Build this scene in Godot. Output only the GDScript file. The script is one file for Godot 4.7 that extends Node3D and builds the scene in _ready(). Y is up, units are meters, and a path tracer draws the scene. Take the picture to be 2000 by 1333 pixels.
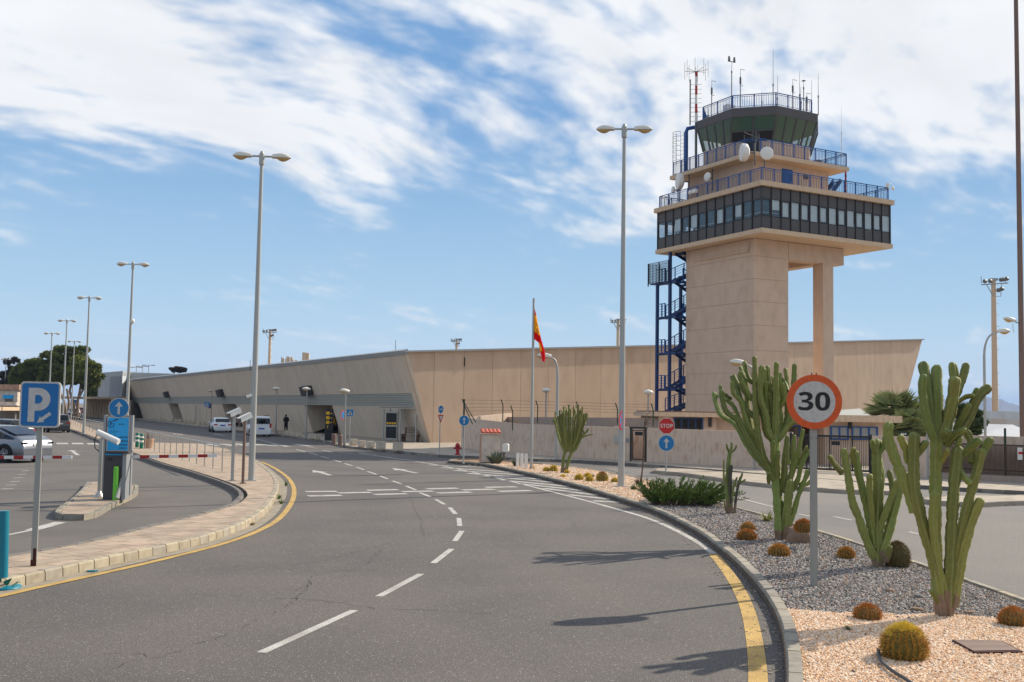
extends Node3D
# ---------------------------------------------------------------- camera model (pixels of the 2000 x 1333 photograph -> directions)
const FOC := 2040.0
const EYE := Vector3(0, 2.75, 0)
var cam_basis: Basis
var M := {}
var used_names := {}
var rng := RandomNumberGenerator.new()

func ray(x: float, y: float) -> Vector3:
	return cam_basis * Vector3((x - 1000.0) / FOC, -(y - 666.5) / FOC, -1.0)
func gd(x: float, y: float, h := 0.0) -> Vector3:          # where that pixel's ray meets the level h
	var d := ray(x, y)
	return EYE + d * ((h - EYE.y) / d.y)
func dp(x: float, y: float, depth: float) -> Vector3:      # the same at a known distance
	var d := ray(x, y)
	return EYE + d * (depth / -d.z)
func gp(a: Array, h := 0.0) -> PackedVector3Array:
	var o := PackedVector3Array()
	for i in range(0, a.size(), 2):
		o.append(gd(a[i], a[i + 1], h))
	return o
func rnd(a: float, b: float) -> float:
	return rng.randf_range(a, b)

# ---------------------------------------------------------------- mesh collector
class MB:
	var v := PackedVector3Array()
	var n := PackedVector3Array()
	var c := PackedColorArray()
	var col := Color(1, 1, 1)
	var colored := false
	var T := Transform3D()
	func tri(a: Vector3, b: Vector3, d: Vector3) -> void:      # counter-clockwise seen from outside
		var A := T * a
		var B := T * b
		var D := T * d
		var m := (B - A).cross(D - A).normalized()
		v.append(A); v.append(D); v.append(B)
		for i in 3:
			n.append(m); c.append(col)
	func quad(a: Vector3, b: Vector3, d: Vector3, e: Vector3) -> void:
		tri(a, b, d); tri(a, d, e)
	func trin(a: Vector3, b: Vector3, d: Vector3, na: Vector3, nb: Vector3, nd: Vector3) -> void:
		v.append(T * a); v.append(T * d); v.append(T * b)
		n.append((T.basis * na).normalized()); n.append((T.basis * nd).normalized()); n.append((T.basis * nb).normalized())
		for i in 3:
			c.append(col)
	func box(at: Vector3, s: Vector3, b := Basis()) -> void:
		var h := s * 0.5
		var p := []
		for k in 8:
			p.append(at + b * Vector3(h.x if k & 1 else -h.x, h.y if k & 2 else -h.y, h.z if k & 4 else -h.z))
		quad(p[4], p[5], p[7], p[6]); quad(p[1], p[0], p[2], p[3]); quad(p[5], p[1], p[3], p[7])
		quad(p[0], p[4], p[6], p[2]); quad(p[6], p[7], p[3], p[2]); quad(p[0], p[1], p[5], p[4])
	func bar(a: Vector3, b: Vector3, w: float, h: float, up := Vector3.UP) -> void:    # a box from a to b
		var z := (b - a)
		var l := z.length()
		if l < 1e-5:
			return
		z /= l
		var u := up if absf(z.dot(up)) < 0.98 else Vector3.RIGHT
		var x := u.cross(z).normalized()
		box((a + b) * 0.5, Vector3(w, h, l), Basis(x, z.cross(x), z))
	func tube(p: Array, r: Variant, sides := 8, caps := true) -> void:
		var ring := []
		var nor := []
		var last := Vector3.ZERO
		for i in p.size():
			var t: Vector3 = (p[mini(i + 1, p.size() - 1)] - p[maxi(i - 1, 0)]).normalized()
			if last == Vector3.ZERO:
				last = t.cross(Vector3.RIGHT if absf(t.x) < 0.9 else Vector3.UP).normalized()
			var x := (last - t * last.dot(t)).normalized()
			last = x
			var y := t.cross(x)
			var rr: float = r[i] if r is Array else r
			var a := []
			var b := []
			for k in sides:
				var q := x * cos(TAU * k / sides) + y * sin(TAU * k / sides)
				a.append(p[i] + q * rr)
				b.append(q)
			ring.append(a); nor.append(b)
		for i in p.size() - 1:
			for k in sides:
				var m := (k + 1) % sides
				trin(ring[i][k], ring[i][m], ring[i + 1][m], nor[i][k], nor[i][m], nor[i + 1][m])
				trin(ring[i][k], ring[i + 1][m], ring[i + 1][k], nor[i][k], nor[i + 1][m], nor[i + 1][k])
		if caps:
			for k in sides:
				var m := (k + 1) % sides
				tri(p[0], ring[0][m], ring[0][k])
				tri(p[-1], ring[-1][k], ring[-1][m])
	func lathe(prof: Array, seg := 16, at := Vector3.ZERO) -> void:   # Vector2(radius, height), upwards
		var g := []
		for q in prof:
			var row := []
			for k in seg:
				row.append(at + Vector3(q.x * cos(TAU * k / seg), q.y, -q.x * sin(TAU * k / seg)))
			g.append(row)
		surf(g, true)
	func surf(g: Array, closed := false) -> void:     # smooth surface through rows of points; rows go up while points turn counter-clockwise (seen from above)
		var R := g.size()
		var K: int = g[0].size()
		var nn := []
		for i in R:
			var row := []
			for k in K:
				var u: Vector3 = g[i][(k + 1) % K] - g[i][(k - 1 + K) % K] if closed else g[i][mini(k + 1, K - 1)] - g[i][maxi(k - 1, 0)]
				var w: Vector3 = g[mini(i + 1, R - 1)][k] - g[maxi(i - 1, 0)][k]
				if u.length() < 1e-6:
					var j := mini(i + 1, R - 1) if i == 0 else i - 1
					u = g[j][(k + 1) % K] - g[j][(k - 1 + K) % K] if closed else g[j][mini(k + 1, K - 1)] - g[j][maxi(k - 1, 0)]
				row.append(u.cross(w).normalized())
			nn.append(row)
		for i in R - 1:
			for k in (K if closed else K - 1):
				var m := (k + 1) % K
				trin(g[i][k], g[i][m], g[i + 1][m], nn[i][k], nn[i][m], nn[i + 1][m])
				trin(g[i][k], g[i + 1][m], g[i + 1][k], nn[i][k], nn[i + 1][m], nn[i + 1][k])
	func prism(poly: PackedVector2Array, y0: float, y1: float, bottom := true) -> void:    # x, z outline between two levels
		var p := poly.duplicate()
		if not Geometry2D.is_polygon_clockwise(p):
			p.reverse()
		var t := Geometry2D.triangulate_polygon(p)
		for i in range(0, t.size(), 3):
			var a := p[t[i]]
			var b := p[t[i + 1]]
			var d := p[t[i + 2]]
			if (b - a).cross(d - a) > 0:
				var s := b
				b = d
				d = s
			tri(Vector3(a.x, y1, a.y), Vector3(b.x, y1, b.y), Vector3(d.x, y1, d.y))
			if bottom:
				tri(Vector3(a.x, y0, a.y), Vector3(d.x, y0, d.y), Vector3(b.x, y0, b.y))
		if y1 > y0:
			for i in p.size():
				var a := p[i]
				var b := p[(i + 1) % p.size()]
				quad(Vector3(a.x, y0, a.y), Vector3(b.x, y0, b.y), Vector3(b.x, y1, b.y), Vector3(a.x, y1, a.y))
	func plate(poly: PackedVector2Array, z0: float, z1: float) -> void:      # x, y outline between two depths, facing +z
		var keep := T
		T = T * Transform3D(Basis(Vector3.RIGHT, Vector3.BACK, Vector3.DOWN), Vector3.ZERO)      # (x, y, z) -> (x, -z, y)
		var q := PackedVector2Array()
		for a in poly:
			q.append(Vector2(a.x, -a.y))
		prism(q, z0, z1)
		T = keep
	func mesh() -> ArrayMesh:
		var a := []
		a.resize(Mesh.ARRAY_MAX)
		a[Mesh.ARRAY_VERTEX] = v
		a[Mesh.ARRAY_NORMAL] = n
		if colored:
			a[Mesh.ARRAY_COLOR] = c
		var m := ArrayMesh.new()
		m.add_surface_from_arrays(Mesh.PRIMITIVE_TRIANGLES, a)
		return m

func mb(colored := false) -> MB:
	var b := MB.new()
	b.colored = colored
	return b

# ---------------------------------------------------------------- things, parts
func numbered(called: String) -> String:
	var k: int = used_names.get(called, 0)
	used_names[called] = k + 1
	return called if k == 0 else "%s_%03d" % [called, k]
func tag(o: Node, label: String, category: String, group := "") -> void:
	o.set_meta("label", label)
	o.set_meta("category", category)
	if group:
		o.set_meta("group", group)
func thing(called: String, label: String, category: String, at := Vector3.ZERO, turn := 0.0, group := "") -> Node3D:
	var o := Node3D.new()
	o.name = numbered(called)
	add_child(o)
	o.position = at
	o.rotation.y = turn
	tag(o, label, category, group)
	return o
func mesh_node(called: String, m: Mesh, material: Material, parent: Node) -> MeshInstance3D:
	var o := MeshInstance3D.new()
	o.mesh = m
	o.material_override = material
	if parent == self:
		o.name = numbered(called)
		add_child(o)
	else:
		var k := 0
		var wish := called
		while parent.has_node(NodePath(wish)):
			k += 1
			wish = "%s_%03d" % [called, k]
		o.name = wish
		parent.add_child(o)
	return o
var part_count := {}
func part(called: String, b: MB, material: Material, parent: Node) -> MeshInstance3D:
	var o := MeshInstance3D.new()
	o.mesh = b.mesh()
	o.material_override = material
	name_in(o, called, parent)
	return o
func part_mesh(called: String, m: Mesh, material: Material, parent: Node, tr := Transform3D()) -> MeshInstance3D:
	var o := MeshInstance3D.new()
	o.mesh = m
	o.material_override = material
	o.transform = tr
	name_in(o, called, parent)
	return o
func name_in(o: Node3D, called: String, parent: Node) -> void:
	if parent == self:
		o.name = numbered(called)
	else:
		var d: Dictionary = part_count.get_or_add(parent.get_instance_id(), {})
		var k: int = d.get(called, 0)
		d[called] = k + 1
		o.name = called if k == 0 else "%s_%03d" % [called, k]
	parent.add_child(o)
func struct(called: String, b: MB, material: Material) -> MeshInstance3D:
	var o := part(called, b, material, self)
	o.set_meta("kind", "structure")
	return o
func struct_node(called: String) -> Node3D:
	var o := Node3D.new()
	o.name = numbered(called)
	add_child(o)
	o.set_meta("kind", "structure")
	return o
func stuff(o: Node) -> Node:
	o.set_meta("kind", "stuff")
	return o
func copy_of(o: Node3D, label: String, at: Vector3, turn := 0.0) -> Node3D:
	var base: String = o.get_meta("name_base") if o.has_meta("name_base") else String(o.name)
	var r: Node3D = o.duplicate()
	r.name = numbered(base)
	add_child(r)
	r.position = at
	r.rotation.y = turn
	if label:
		r.set_meta("label", label)
	return r

# ---------------------------------------------------------------- materials
func noise_tex(freq: float, oct: int, stops: Array, side := 512, kind := FastNoiseLite.TYPE_SIMPLEX_SMOOTH, sd := 1, contrast := true) -> NoiseTexture2D:
	var f := FastNoiseLite.new()
	f.noise_type = kind
	f.frequency = freq
	f.seed = sd
	f.fractal_type = FastNoiseLite.FRACTAL_FBM if oct > 1 else FastNoiseLite.FRACTAL_NONE
	f.fractal_octaves = oct
	if kind == FastNoiseLite.TYPE_CELLULAR:
		f.cellular_return_type = FastNoiseLite.RETURN_CELL_VALUE
	var t := NoiseTexture2D.new()
	t.width = side
	t.height = side
	t.seamless = true
	t.normalize = contrast
	t.noise = f
	if stops.size():
		var g := Gradient.new()
		var off := PackedFloat32Array()
		var cs := PackedColorArray()
		for s in stops:
			off.append(s[0])
			cs.append(s[1] if s[1] is Color else Color(s[1], s[1], s[1]))
		g.offsets = off
		g.colors = cs
		t.color_ramp = g
	return t
func mat(key: String, c: Color, rough := 0.8, metal := 0.0) -> StandardMaterial3D:
	var m := StandardMaterial3D.new()
	m.resource_name = key
	m.albedo_color = c
	m.roughness = rough
	m.metallic = metal
	M[key] = m
	return m
func dress(m: StandardMaterial3D, t: Texture2D, scale: Variant, d: Texture2D = null, dscale: Variant = 1.0, bump: Texture2D = null, depth := 0.0, world := true) -> void:
	m.uv1_triplanar = true
	m.uv1_world_triplanar = world
	m.uv1_scale = scale if scale is Vector3 else Vector3.ONE * scale
	if t:
		m.albedo_texture = t
	if d:
		m.detail_enabled = true
		m.detail_blend_mode = BaseMaterial3D.BLEND_MODE_MUL
		m.detail_uv_layer = BaseMaterial3D.DETAIL_UV_2
		m.detail_albedo = d
		m.uv2_triplanar = true
		m.uv2_world_triplanar = world
		m.uv2_scale = dscale if dscale is Vector3 else Vector3.ONE * dscale
	if bump:
		m.heightmap_enabled = true
		m.heightmap_texture = bump
		m.heightmap_scale = depth

func materials() -> void:
	var speck := noise_tex(0.13, 3, [[0.0, 0.3], [0.3, 0.6], [0.45, 0.76], [0.58, 0.9], [0.7, 1.0], [1.0, 1.0]], 1024, FastNoiseLite.TYPE_SIMPLEX, 3)
	var patch := noise_tex(0.006, 5, [[0.0, Color(0.84, 0.84, 0.85)], [0.45, Color(0.93, 0.925, 0.92)], [0.6, Color(0.96, 0.95, 0.94)], [1.0, Color(1, 0.98, 0.955)]], 1024, FastNoiseLite.TYPE_SIMPLEX_SMOOTH, 5)
	var blotch := noise_tex(0.012, 4, [[0.0, Color(0.8, 0.78, 0.77)], [0.5, Color(0.93, 0.92, 0.91)], [1.0, Color(1, 1, 1)]], 512, FastNoiseLite.TYPE_SIMPLEX_SMOOTH, 6)
	var grain := noise_tex(0.25, 3, [[0.0, 0.8], [0.5, 0.93], [1.0, 1.0]], 512, FastNoiseLite.TYPE_SIMPLEX, 7)
	var grainh := noise_tex(0.2, 3, [], 512, FastNoiseLite.TYPE_SIMPLEX, 8)
	var streak := noise_tex(0.03, 4, [[0.0, Color(0.72, 0.6, 0.5)], [0.2, Color(0.88, 0.82, 0.77)], [0.38, Color(0.96, 0.945, 0.93)], [1.0, Color(1, 1, 1)]], 512, FastNoiseLite.TYPE_SIMPLEX_SMOOTH, 9)
	var soft_streak := noise_tex(0.02, 5, [[0.0, Color(0.88, 0.86, 0.845)], [0.4, Color(0.95, 0.945, 0.94)], [1.0, Color(1, 1, 1)]], 512, FastNoiseLite.TYPE_SIMPLEX_SMOOTH, 10)
	var worn := noise_tex(0.08, 4, [[0.0, 0.45], [0.3, 0.52], [0.4, 0.9], [1.0, 1.0]], 1024, FastNoiseLite.TYPE_SIMPLEX, 11)
	var worn2 := noise_tex(0.09, 4, [[0.0, Color(0.5, 0.55, 0.75)], [0.3, Color(0.52, 0.58, 0.8)], [0.4, Color(0.95, 0.95, 0.95)], [1.0, Color(1, 1, 1)]], 1024, FastNoiseLite.TYPE_SIMPLEX, 12)
	var stones := noise_tex(0.045, 1, [[0.0, Color(0.42, 0.4, 0.4)], [0.5, Color(0.7, 0.66, 0.62)], [0.8, Color(0.95, 0.86, 0.78)], [1.0, Color(1, 1, 1)]], 512, FastNoiseLite.TYPE_CELLULAR, 13)
	# roads
	dress(mat("asphalt", Color(0.475, 0.45, 0.43), 0.92), speck, 0.5, patch, 0.037)
	dress(mat("asphalt_pale", Color(0.575, 0.555, 0.535), 0.92), speck, 0.52, patch, 0.027)
	dress(mat("asphalt_old", Color(0.5, 0.475, 0.45), 0.92), speck, 0.5, patch, 0.043)
	dress(mat("crack", Color(0.25, 0.235, 0.23), 0.95), speck, 0.9)
	dress(mat("paint_white", Color(0.86, 0.85, 0.82), 0.75), worn, 0.55, blotch, 0.3)
	dress(mat("paint_yellow", Color(0.86, 0.7, 0.37), 0.75), worn2, 0.55, blotch, 0.3)
	dress(mat("earth", Color(0.56, 0.5, 0.42), 0.95), grain, 0.3, blotch, 0.02)
	dress(mat("kerb_stone", Color(0.66, 0.63, 0.57), 0.85), grain, 0.9, blotch, 0.35, grainh, 0.15)
	dress(mat("kerb_stone_b", Color(0.62, 0.595, 0.545), 0.85), grain, 0.9, blotch, 0.45, grainh, 0.15)
	dress(mat("kerb_stone_c", Color(0.7, 0.665, 0.6), 0.85), grain, 0.8, blotch, 0.4, grainh, 0.15)
	dress(mat("kerb_cream", Color(0.76, 0.71, 0.61), 0.85), grain, 0.9, blotch, 0.5, grainh, 0.15)
	dress(mat("kerb_cream_b", Color(0.72, 0.67, 0.58), 0.85), grain, 0.9, blotch, 0.6, grainh, 0.15)
	dress(mat("kerb_dark", Color(0.5, 0.48, 0.46), 0.88), grain, 0.9, blotch, 0.4)
	dress(mat("paving", Color(0.76, 0.68, 0.59), 0.85), grain, 0.8, blotch, 0.25, grainh, 0.1)
	dress(mat("paving_b", Color(0.72, 0.645, 0.565), 0.85), grain, 0.8, blotch, 0.25, grainh, 0.1)
	dress(mat("paving_c", Color(0.79, 0.7, 0.61), 0.85), grain, 0.8, blotch, 0.3, grainh, 0.1)
	dress(mat("joint", Color(0.42, 0.385, 0.34), 0.95), grain, 0.8)
	dress(mat("pavement_pale", Color(0.74, 0.69, 0.62), 0.85), grain, 0.5, blotch, 0.2)
	dress(mat("gutter", Color(0.66, 0.62, 0.55), 0.9), grain, 0.8, blotch, 0.6)
	# gravel
	dress(mat("gravel_grey_bed", Color(0.5, 0.465, 0.44), 0.95), stones, 1.6, blotch, 0.2)
	dress(mat("gravel_tan_bed", Color(0.8, 0.66, 0.53), 0.95), stones, 1.8, blotch, 0.2)
	var gm := mat("pebble", Color(1, 1, 1), 0.85)
	gm.vertex_color_use_as_albedo = true
	# walls
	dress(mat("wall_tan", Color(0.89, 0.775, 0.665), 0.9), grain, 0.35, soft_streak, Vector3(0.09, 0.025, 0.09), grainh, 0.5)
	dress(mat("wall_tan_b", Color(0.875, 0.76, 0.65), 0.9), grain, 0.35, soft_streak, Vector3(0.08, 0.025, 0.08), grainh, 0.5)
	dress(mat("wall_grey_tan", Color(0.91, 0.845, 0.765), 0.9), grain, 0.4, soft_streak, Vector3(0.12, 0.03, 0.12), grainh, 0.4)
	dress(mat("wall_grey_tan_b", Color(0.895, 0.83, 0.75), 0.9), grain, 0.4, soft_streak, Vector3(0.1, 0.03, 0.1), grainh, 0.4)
	dress(mat("tower_tan", Color(0.89, 0.785, 0.69), 0.9), grain, 0.5, soft_streak, Vector3(0.12, 0.06, 0.12), grainh, 0.8)
	dress(mat("fascia_tan", Color(0.9, 0.79, 0.665), 0.85), grain, 0.5, soft_streak, Vector3(0.5, 0.2, 0.5))
	dress(mat("concrete_stained", Color(0.9, 0.81, 0.73), 0.9), streak, Vector3(0.4, 0.07, 0.4), grain, 0.5)
	dress(mat("concrete_stained_b", Color(0.885, 0.795, 0.72), 0.9), streak, Vector3(0.45, 0.06, 0.45), grain, 0.5)
	dress(mat("concrete_grey", Color(0.7, 0.63, 0.575), 0.9), soft_streak, Vector3(0.3, 0.2, 0.3), grain, 0.5)
	dress(mat("plaster_white", Color(0.92, 0.87, 0.81), 0.9), grain, 0.5, blotch, 0.3)
	dress(mat("plaster_pink", Color(0.83, 0.66, 0.55), 0.9), grain, 0.5, blotch, 0.3)
	dress(mat("concrete_block", Color(0.88, 0.83, 0.75), 0.9), grain, 0.8, blotch, 0.3)
	# metals and paints
	mat("zinc", Color(0.62, 0.63, 0.63), 0.55, 0.25)
	mat("galvanised", Color(0.66, 0.66, 0.64), 0.5, 0.35)
	mat("steel_post", Color(0.6, 0.6, 0.58), 0.5, 0.3)
	mat("steel_bright", Color(0.68, 0.67, 0.64), 0.35, 0.6)
	dress(mat("metal_clad", Color(0.78, 0.8, 0.82), 0.6, 0.1), soft_streak, Vector3(0.1, 0.03, 0.1))
	dress(mat("metal_clad_dark", Color(0.62, 0.64, 0.67), 0.6, 0.1), soft_streak, Vector3(0.1, 0.03, 0.1))
	mat("louvre", Color(0.68, 0.68, 0.65), 0.6, 0.1)
	mat("blue_paint", Color(0.03, 0.29, 0.55), 0.45)
	mat("blue_dark", Color(0.04, 0.2, 0.4), 0.5)
	mat("spandrel", Color(0.285, 0.27, 0.265), 0.55)
	mat("spandrel_b", Color(0.3, 0.285, 0.275), 0.55)
	mat("mullion", Color(0.16, 0.155, 0.16), 0.5)
	mat("cab_band", Color(0.32, 0.3, 0.3), 0.6)
	mat("cab_dark", Color(0.12, 0.1, 0.09), 0.7)
	mat("blind", Color(0.88, 0.91, 0.9), 0.7)
	mat("interior", Color(0.38, 0.36, 0.34), 0.9)
	mat("interior_mid", Color(0.42, 0.41, 0.39), 0.9)
	mat("black", Color(0.07, 0.07, 0.075), 0.6)
	mat("black_iron", Color(0.13, 0.125, 0.12), 0.55)
	mat("green_post", Color(0.1, 0.2, 0.15), 0.6)
	mat("rubber", Color(0.09, 0.09, 0.09), 0.85)
	mat("white_paint", Color(0.88, 0.87, 0.84), 0.5)
	mat("lamp_white", Color(0.84, 0.82, 0.77), 0.5)
	mat("lamp_lens", Color(0.75, 0.62, 0.42), 0.35)
	mat("dish_white", Color(0.88, 0.87, 0.84), 0.6)
	mat("red_paint", Color(0.66, 0.13, 0.08), 0.5)
	mat("antenna_grey", Color(0.4, 0.39, 0.38), 0.6)
	var sb := mat("sign_blue", Color(0.0, 0.47, 0.71), 0.5)
	dress(sb, grain, 0.8, null, 1.0, null, 0.0, false)
	mat("sign_cyan", Color(0.12, 0.62, 0.86), 0.5)
	mat("sign_blue_dark", Color(0.0, 0.4, 0.64), 0.5)
	dress(mat("sign_white", Color(0.84, 0.825, 0.805), 0.6), grain, 0.7, soft_streak, 1.0, null, 0.0, false)
	dress(mat("sign_orange", Color(0.93, 0.38, 0.12), 0.6), grain, 0.7, soft_streak, 1.0, null, 0.0, false)
	mat("sign_red", Color(0.72, 0.08, 0.06), 0.55)
	mat("sign_back", Color(0.55, 0.55, 0.54), 0.5, 0.3)
	mat("print_dark", Color(0.03, 0.16, 0.26), 0.7)
	mat("totem_grey", Color(0.56, 0.57, 0.58), 0.5, 0.2)
	mat("charcoal", Color(0.235, 0.225, 0.24), 0.55)
	mat("lime", Color(0.42, 0.74, 0.22), 0.5)
	mat("teal", Color(0.02, 0.45, 0.53), 0.4)
	mat("green_plastic", Color(0.03, 0.42, 0.33), 0.45)
	mat("barrier_white", Color(0.84, 0.83, 0.82), 0.5)
	mat("barrier_red", Color(0.6, 0.06, 0.06), 0.5)
	mat("sign_yellow", Color(0.86, 0.66, 0.05), 0.6)
	mat("tile_red", Color(0.72, 0.36, 0.27), 0.8)
	mat("roof_felt", Color(0.5, 0.38, 0.33), 0.9)
	mat("hydrant_red", Color(0.62, 0.07, 0.1), 0.45)
	mat("rust", Color(0.27, 0.12, 0.08), 0.9)
	mat("cast_iron", Color(0.47, 0.38, 0.34), 0.75)
	mat("hose", Color(0.24, 0.24, 0.25), 0.6)
	dress(mat("rock", Color(0.66, 0.55, 0.46), 0.95), blotch, 2.0, grain, 1.0, grainh, 0.8)
	mat("flag_red", Color(0.8, 0.03, 0.09), 0.8)
	mat("flag_yellow", Color(0.95, 0.74, 0.0), 0.8)
	mat("flag_emblem", Color(0.62, 0.3, 0.16), 0.8)
	for k in ["flag_red", "flag_yellow"]:
		M[k].backlight_enabled = true
		M[k].backlight = M[k].albedo_color * 0.8
	# glass
	var gl := mat("glass_cab", Color(0.3, 0.5, 0.4, 0.4), 0.04)
	gl.transparency = BaseMaterial3D.TRANSPARENCY_ALPHA
	gl.metallic_specular = 0.9
	var g2 := mat("glass_pane", Color(0.4, 0.46, 0.47, 0.16), 0.04)
	g2.transparency = BaseMaterial3D.TRANSPARENCY_ALPHA
	g2.metallic_specular = 0.7
	mat("glass_dark", Color(0.05, 0.06, 0.07), 0.06)
	mat("glass_car", Color(0.035, 0.04, 0.045), 0.05)
	# plants
	for q in [["cactus", 0.75], ["leaf", 0.75], ["needle", 0.8], ["spine", 0.7]]:
		var p := mat(q[0], Color(1, 1, 1), q[1])
		p.vertex_color_use_as_albedo = true
	for k in ["leaf", "needle"]:
		M[k].backlight_enabled = true
		M[k].backlight = Color(0.3, 0.3, 0.2)
	dress(mat("bark", Color(0.42, 0.34, 0.28), 0.95), soft_streak, Vector3(3, 0.6, 3), grain, 1.0)
	dress(mat("bark_pale", Color(0.6, 0.5, 0.42), 0.95), soft_streak, Vector3(3, 0.6, 3), grain, 1.0)
	dress(mat("hill", Color(0.42, 0.39, 0.34), 0.95), blotch, 0.0006)
	# car paints
	for q in [["car_silver", Color(0.47, 0.49, 0.52)], ["car_white", Color(0.86, 0.86, 0.86)], ["car_red", Color(0.5, 0.03, 0.06)], ["car_dark", Color(0.13, 0.12, 0.125)], ["car_grey", Color(0.2, 0.195, 0.2)], ["car_navy", Color(0.04, 0.05, 0.1)], ["car_black", Color(0.05, 0.05, 0.055)]]:
		var p := mat(q[0], q[1], 0.3, 0.6 if q[0] == "car_silver" else 0.0)
		p.clearcoat_enabled = true
		p.clearcoat = 0.8
		p.clearcoat_roughness = 0.05
	mat("rim", Color(0.6, 0.6, 0.62), 0.35, 0.7)
	mat("rim_dark", Color(0.16, 0.16, 0.165), 0.4, 0.4)
	mat("tail_red", Color(0.7, 0.03, 0.04), 0.25)
	mat("head_clear", Color(0.75, 0.78, 0.8), 0.1, 0.3)
	mat("plate_blue", Color(0.05, 0.3, 0.62), 0.5)
	mat("cloth_black", Color(0.06, 0.06, 0.07), 0.9)
	mat("cloth_yellow", Color(0.8, 0.6, 0.06), 0.9)
	mat("cloth_grey", Color(0.5, 0.52, 0.55), 0.9)
	mat("skin", Color(0.65, 0.44, 0.34), 0.7)
	mat("hair", Color(0.07, 0.055, 0.045), 0.8)
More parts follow.
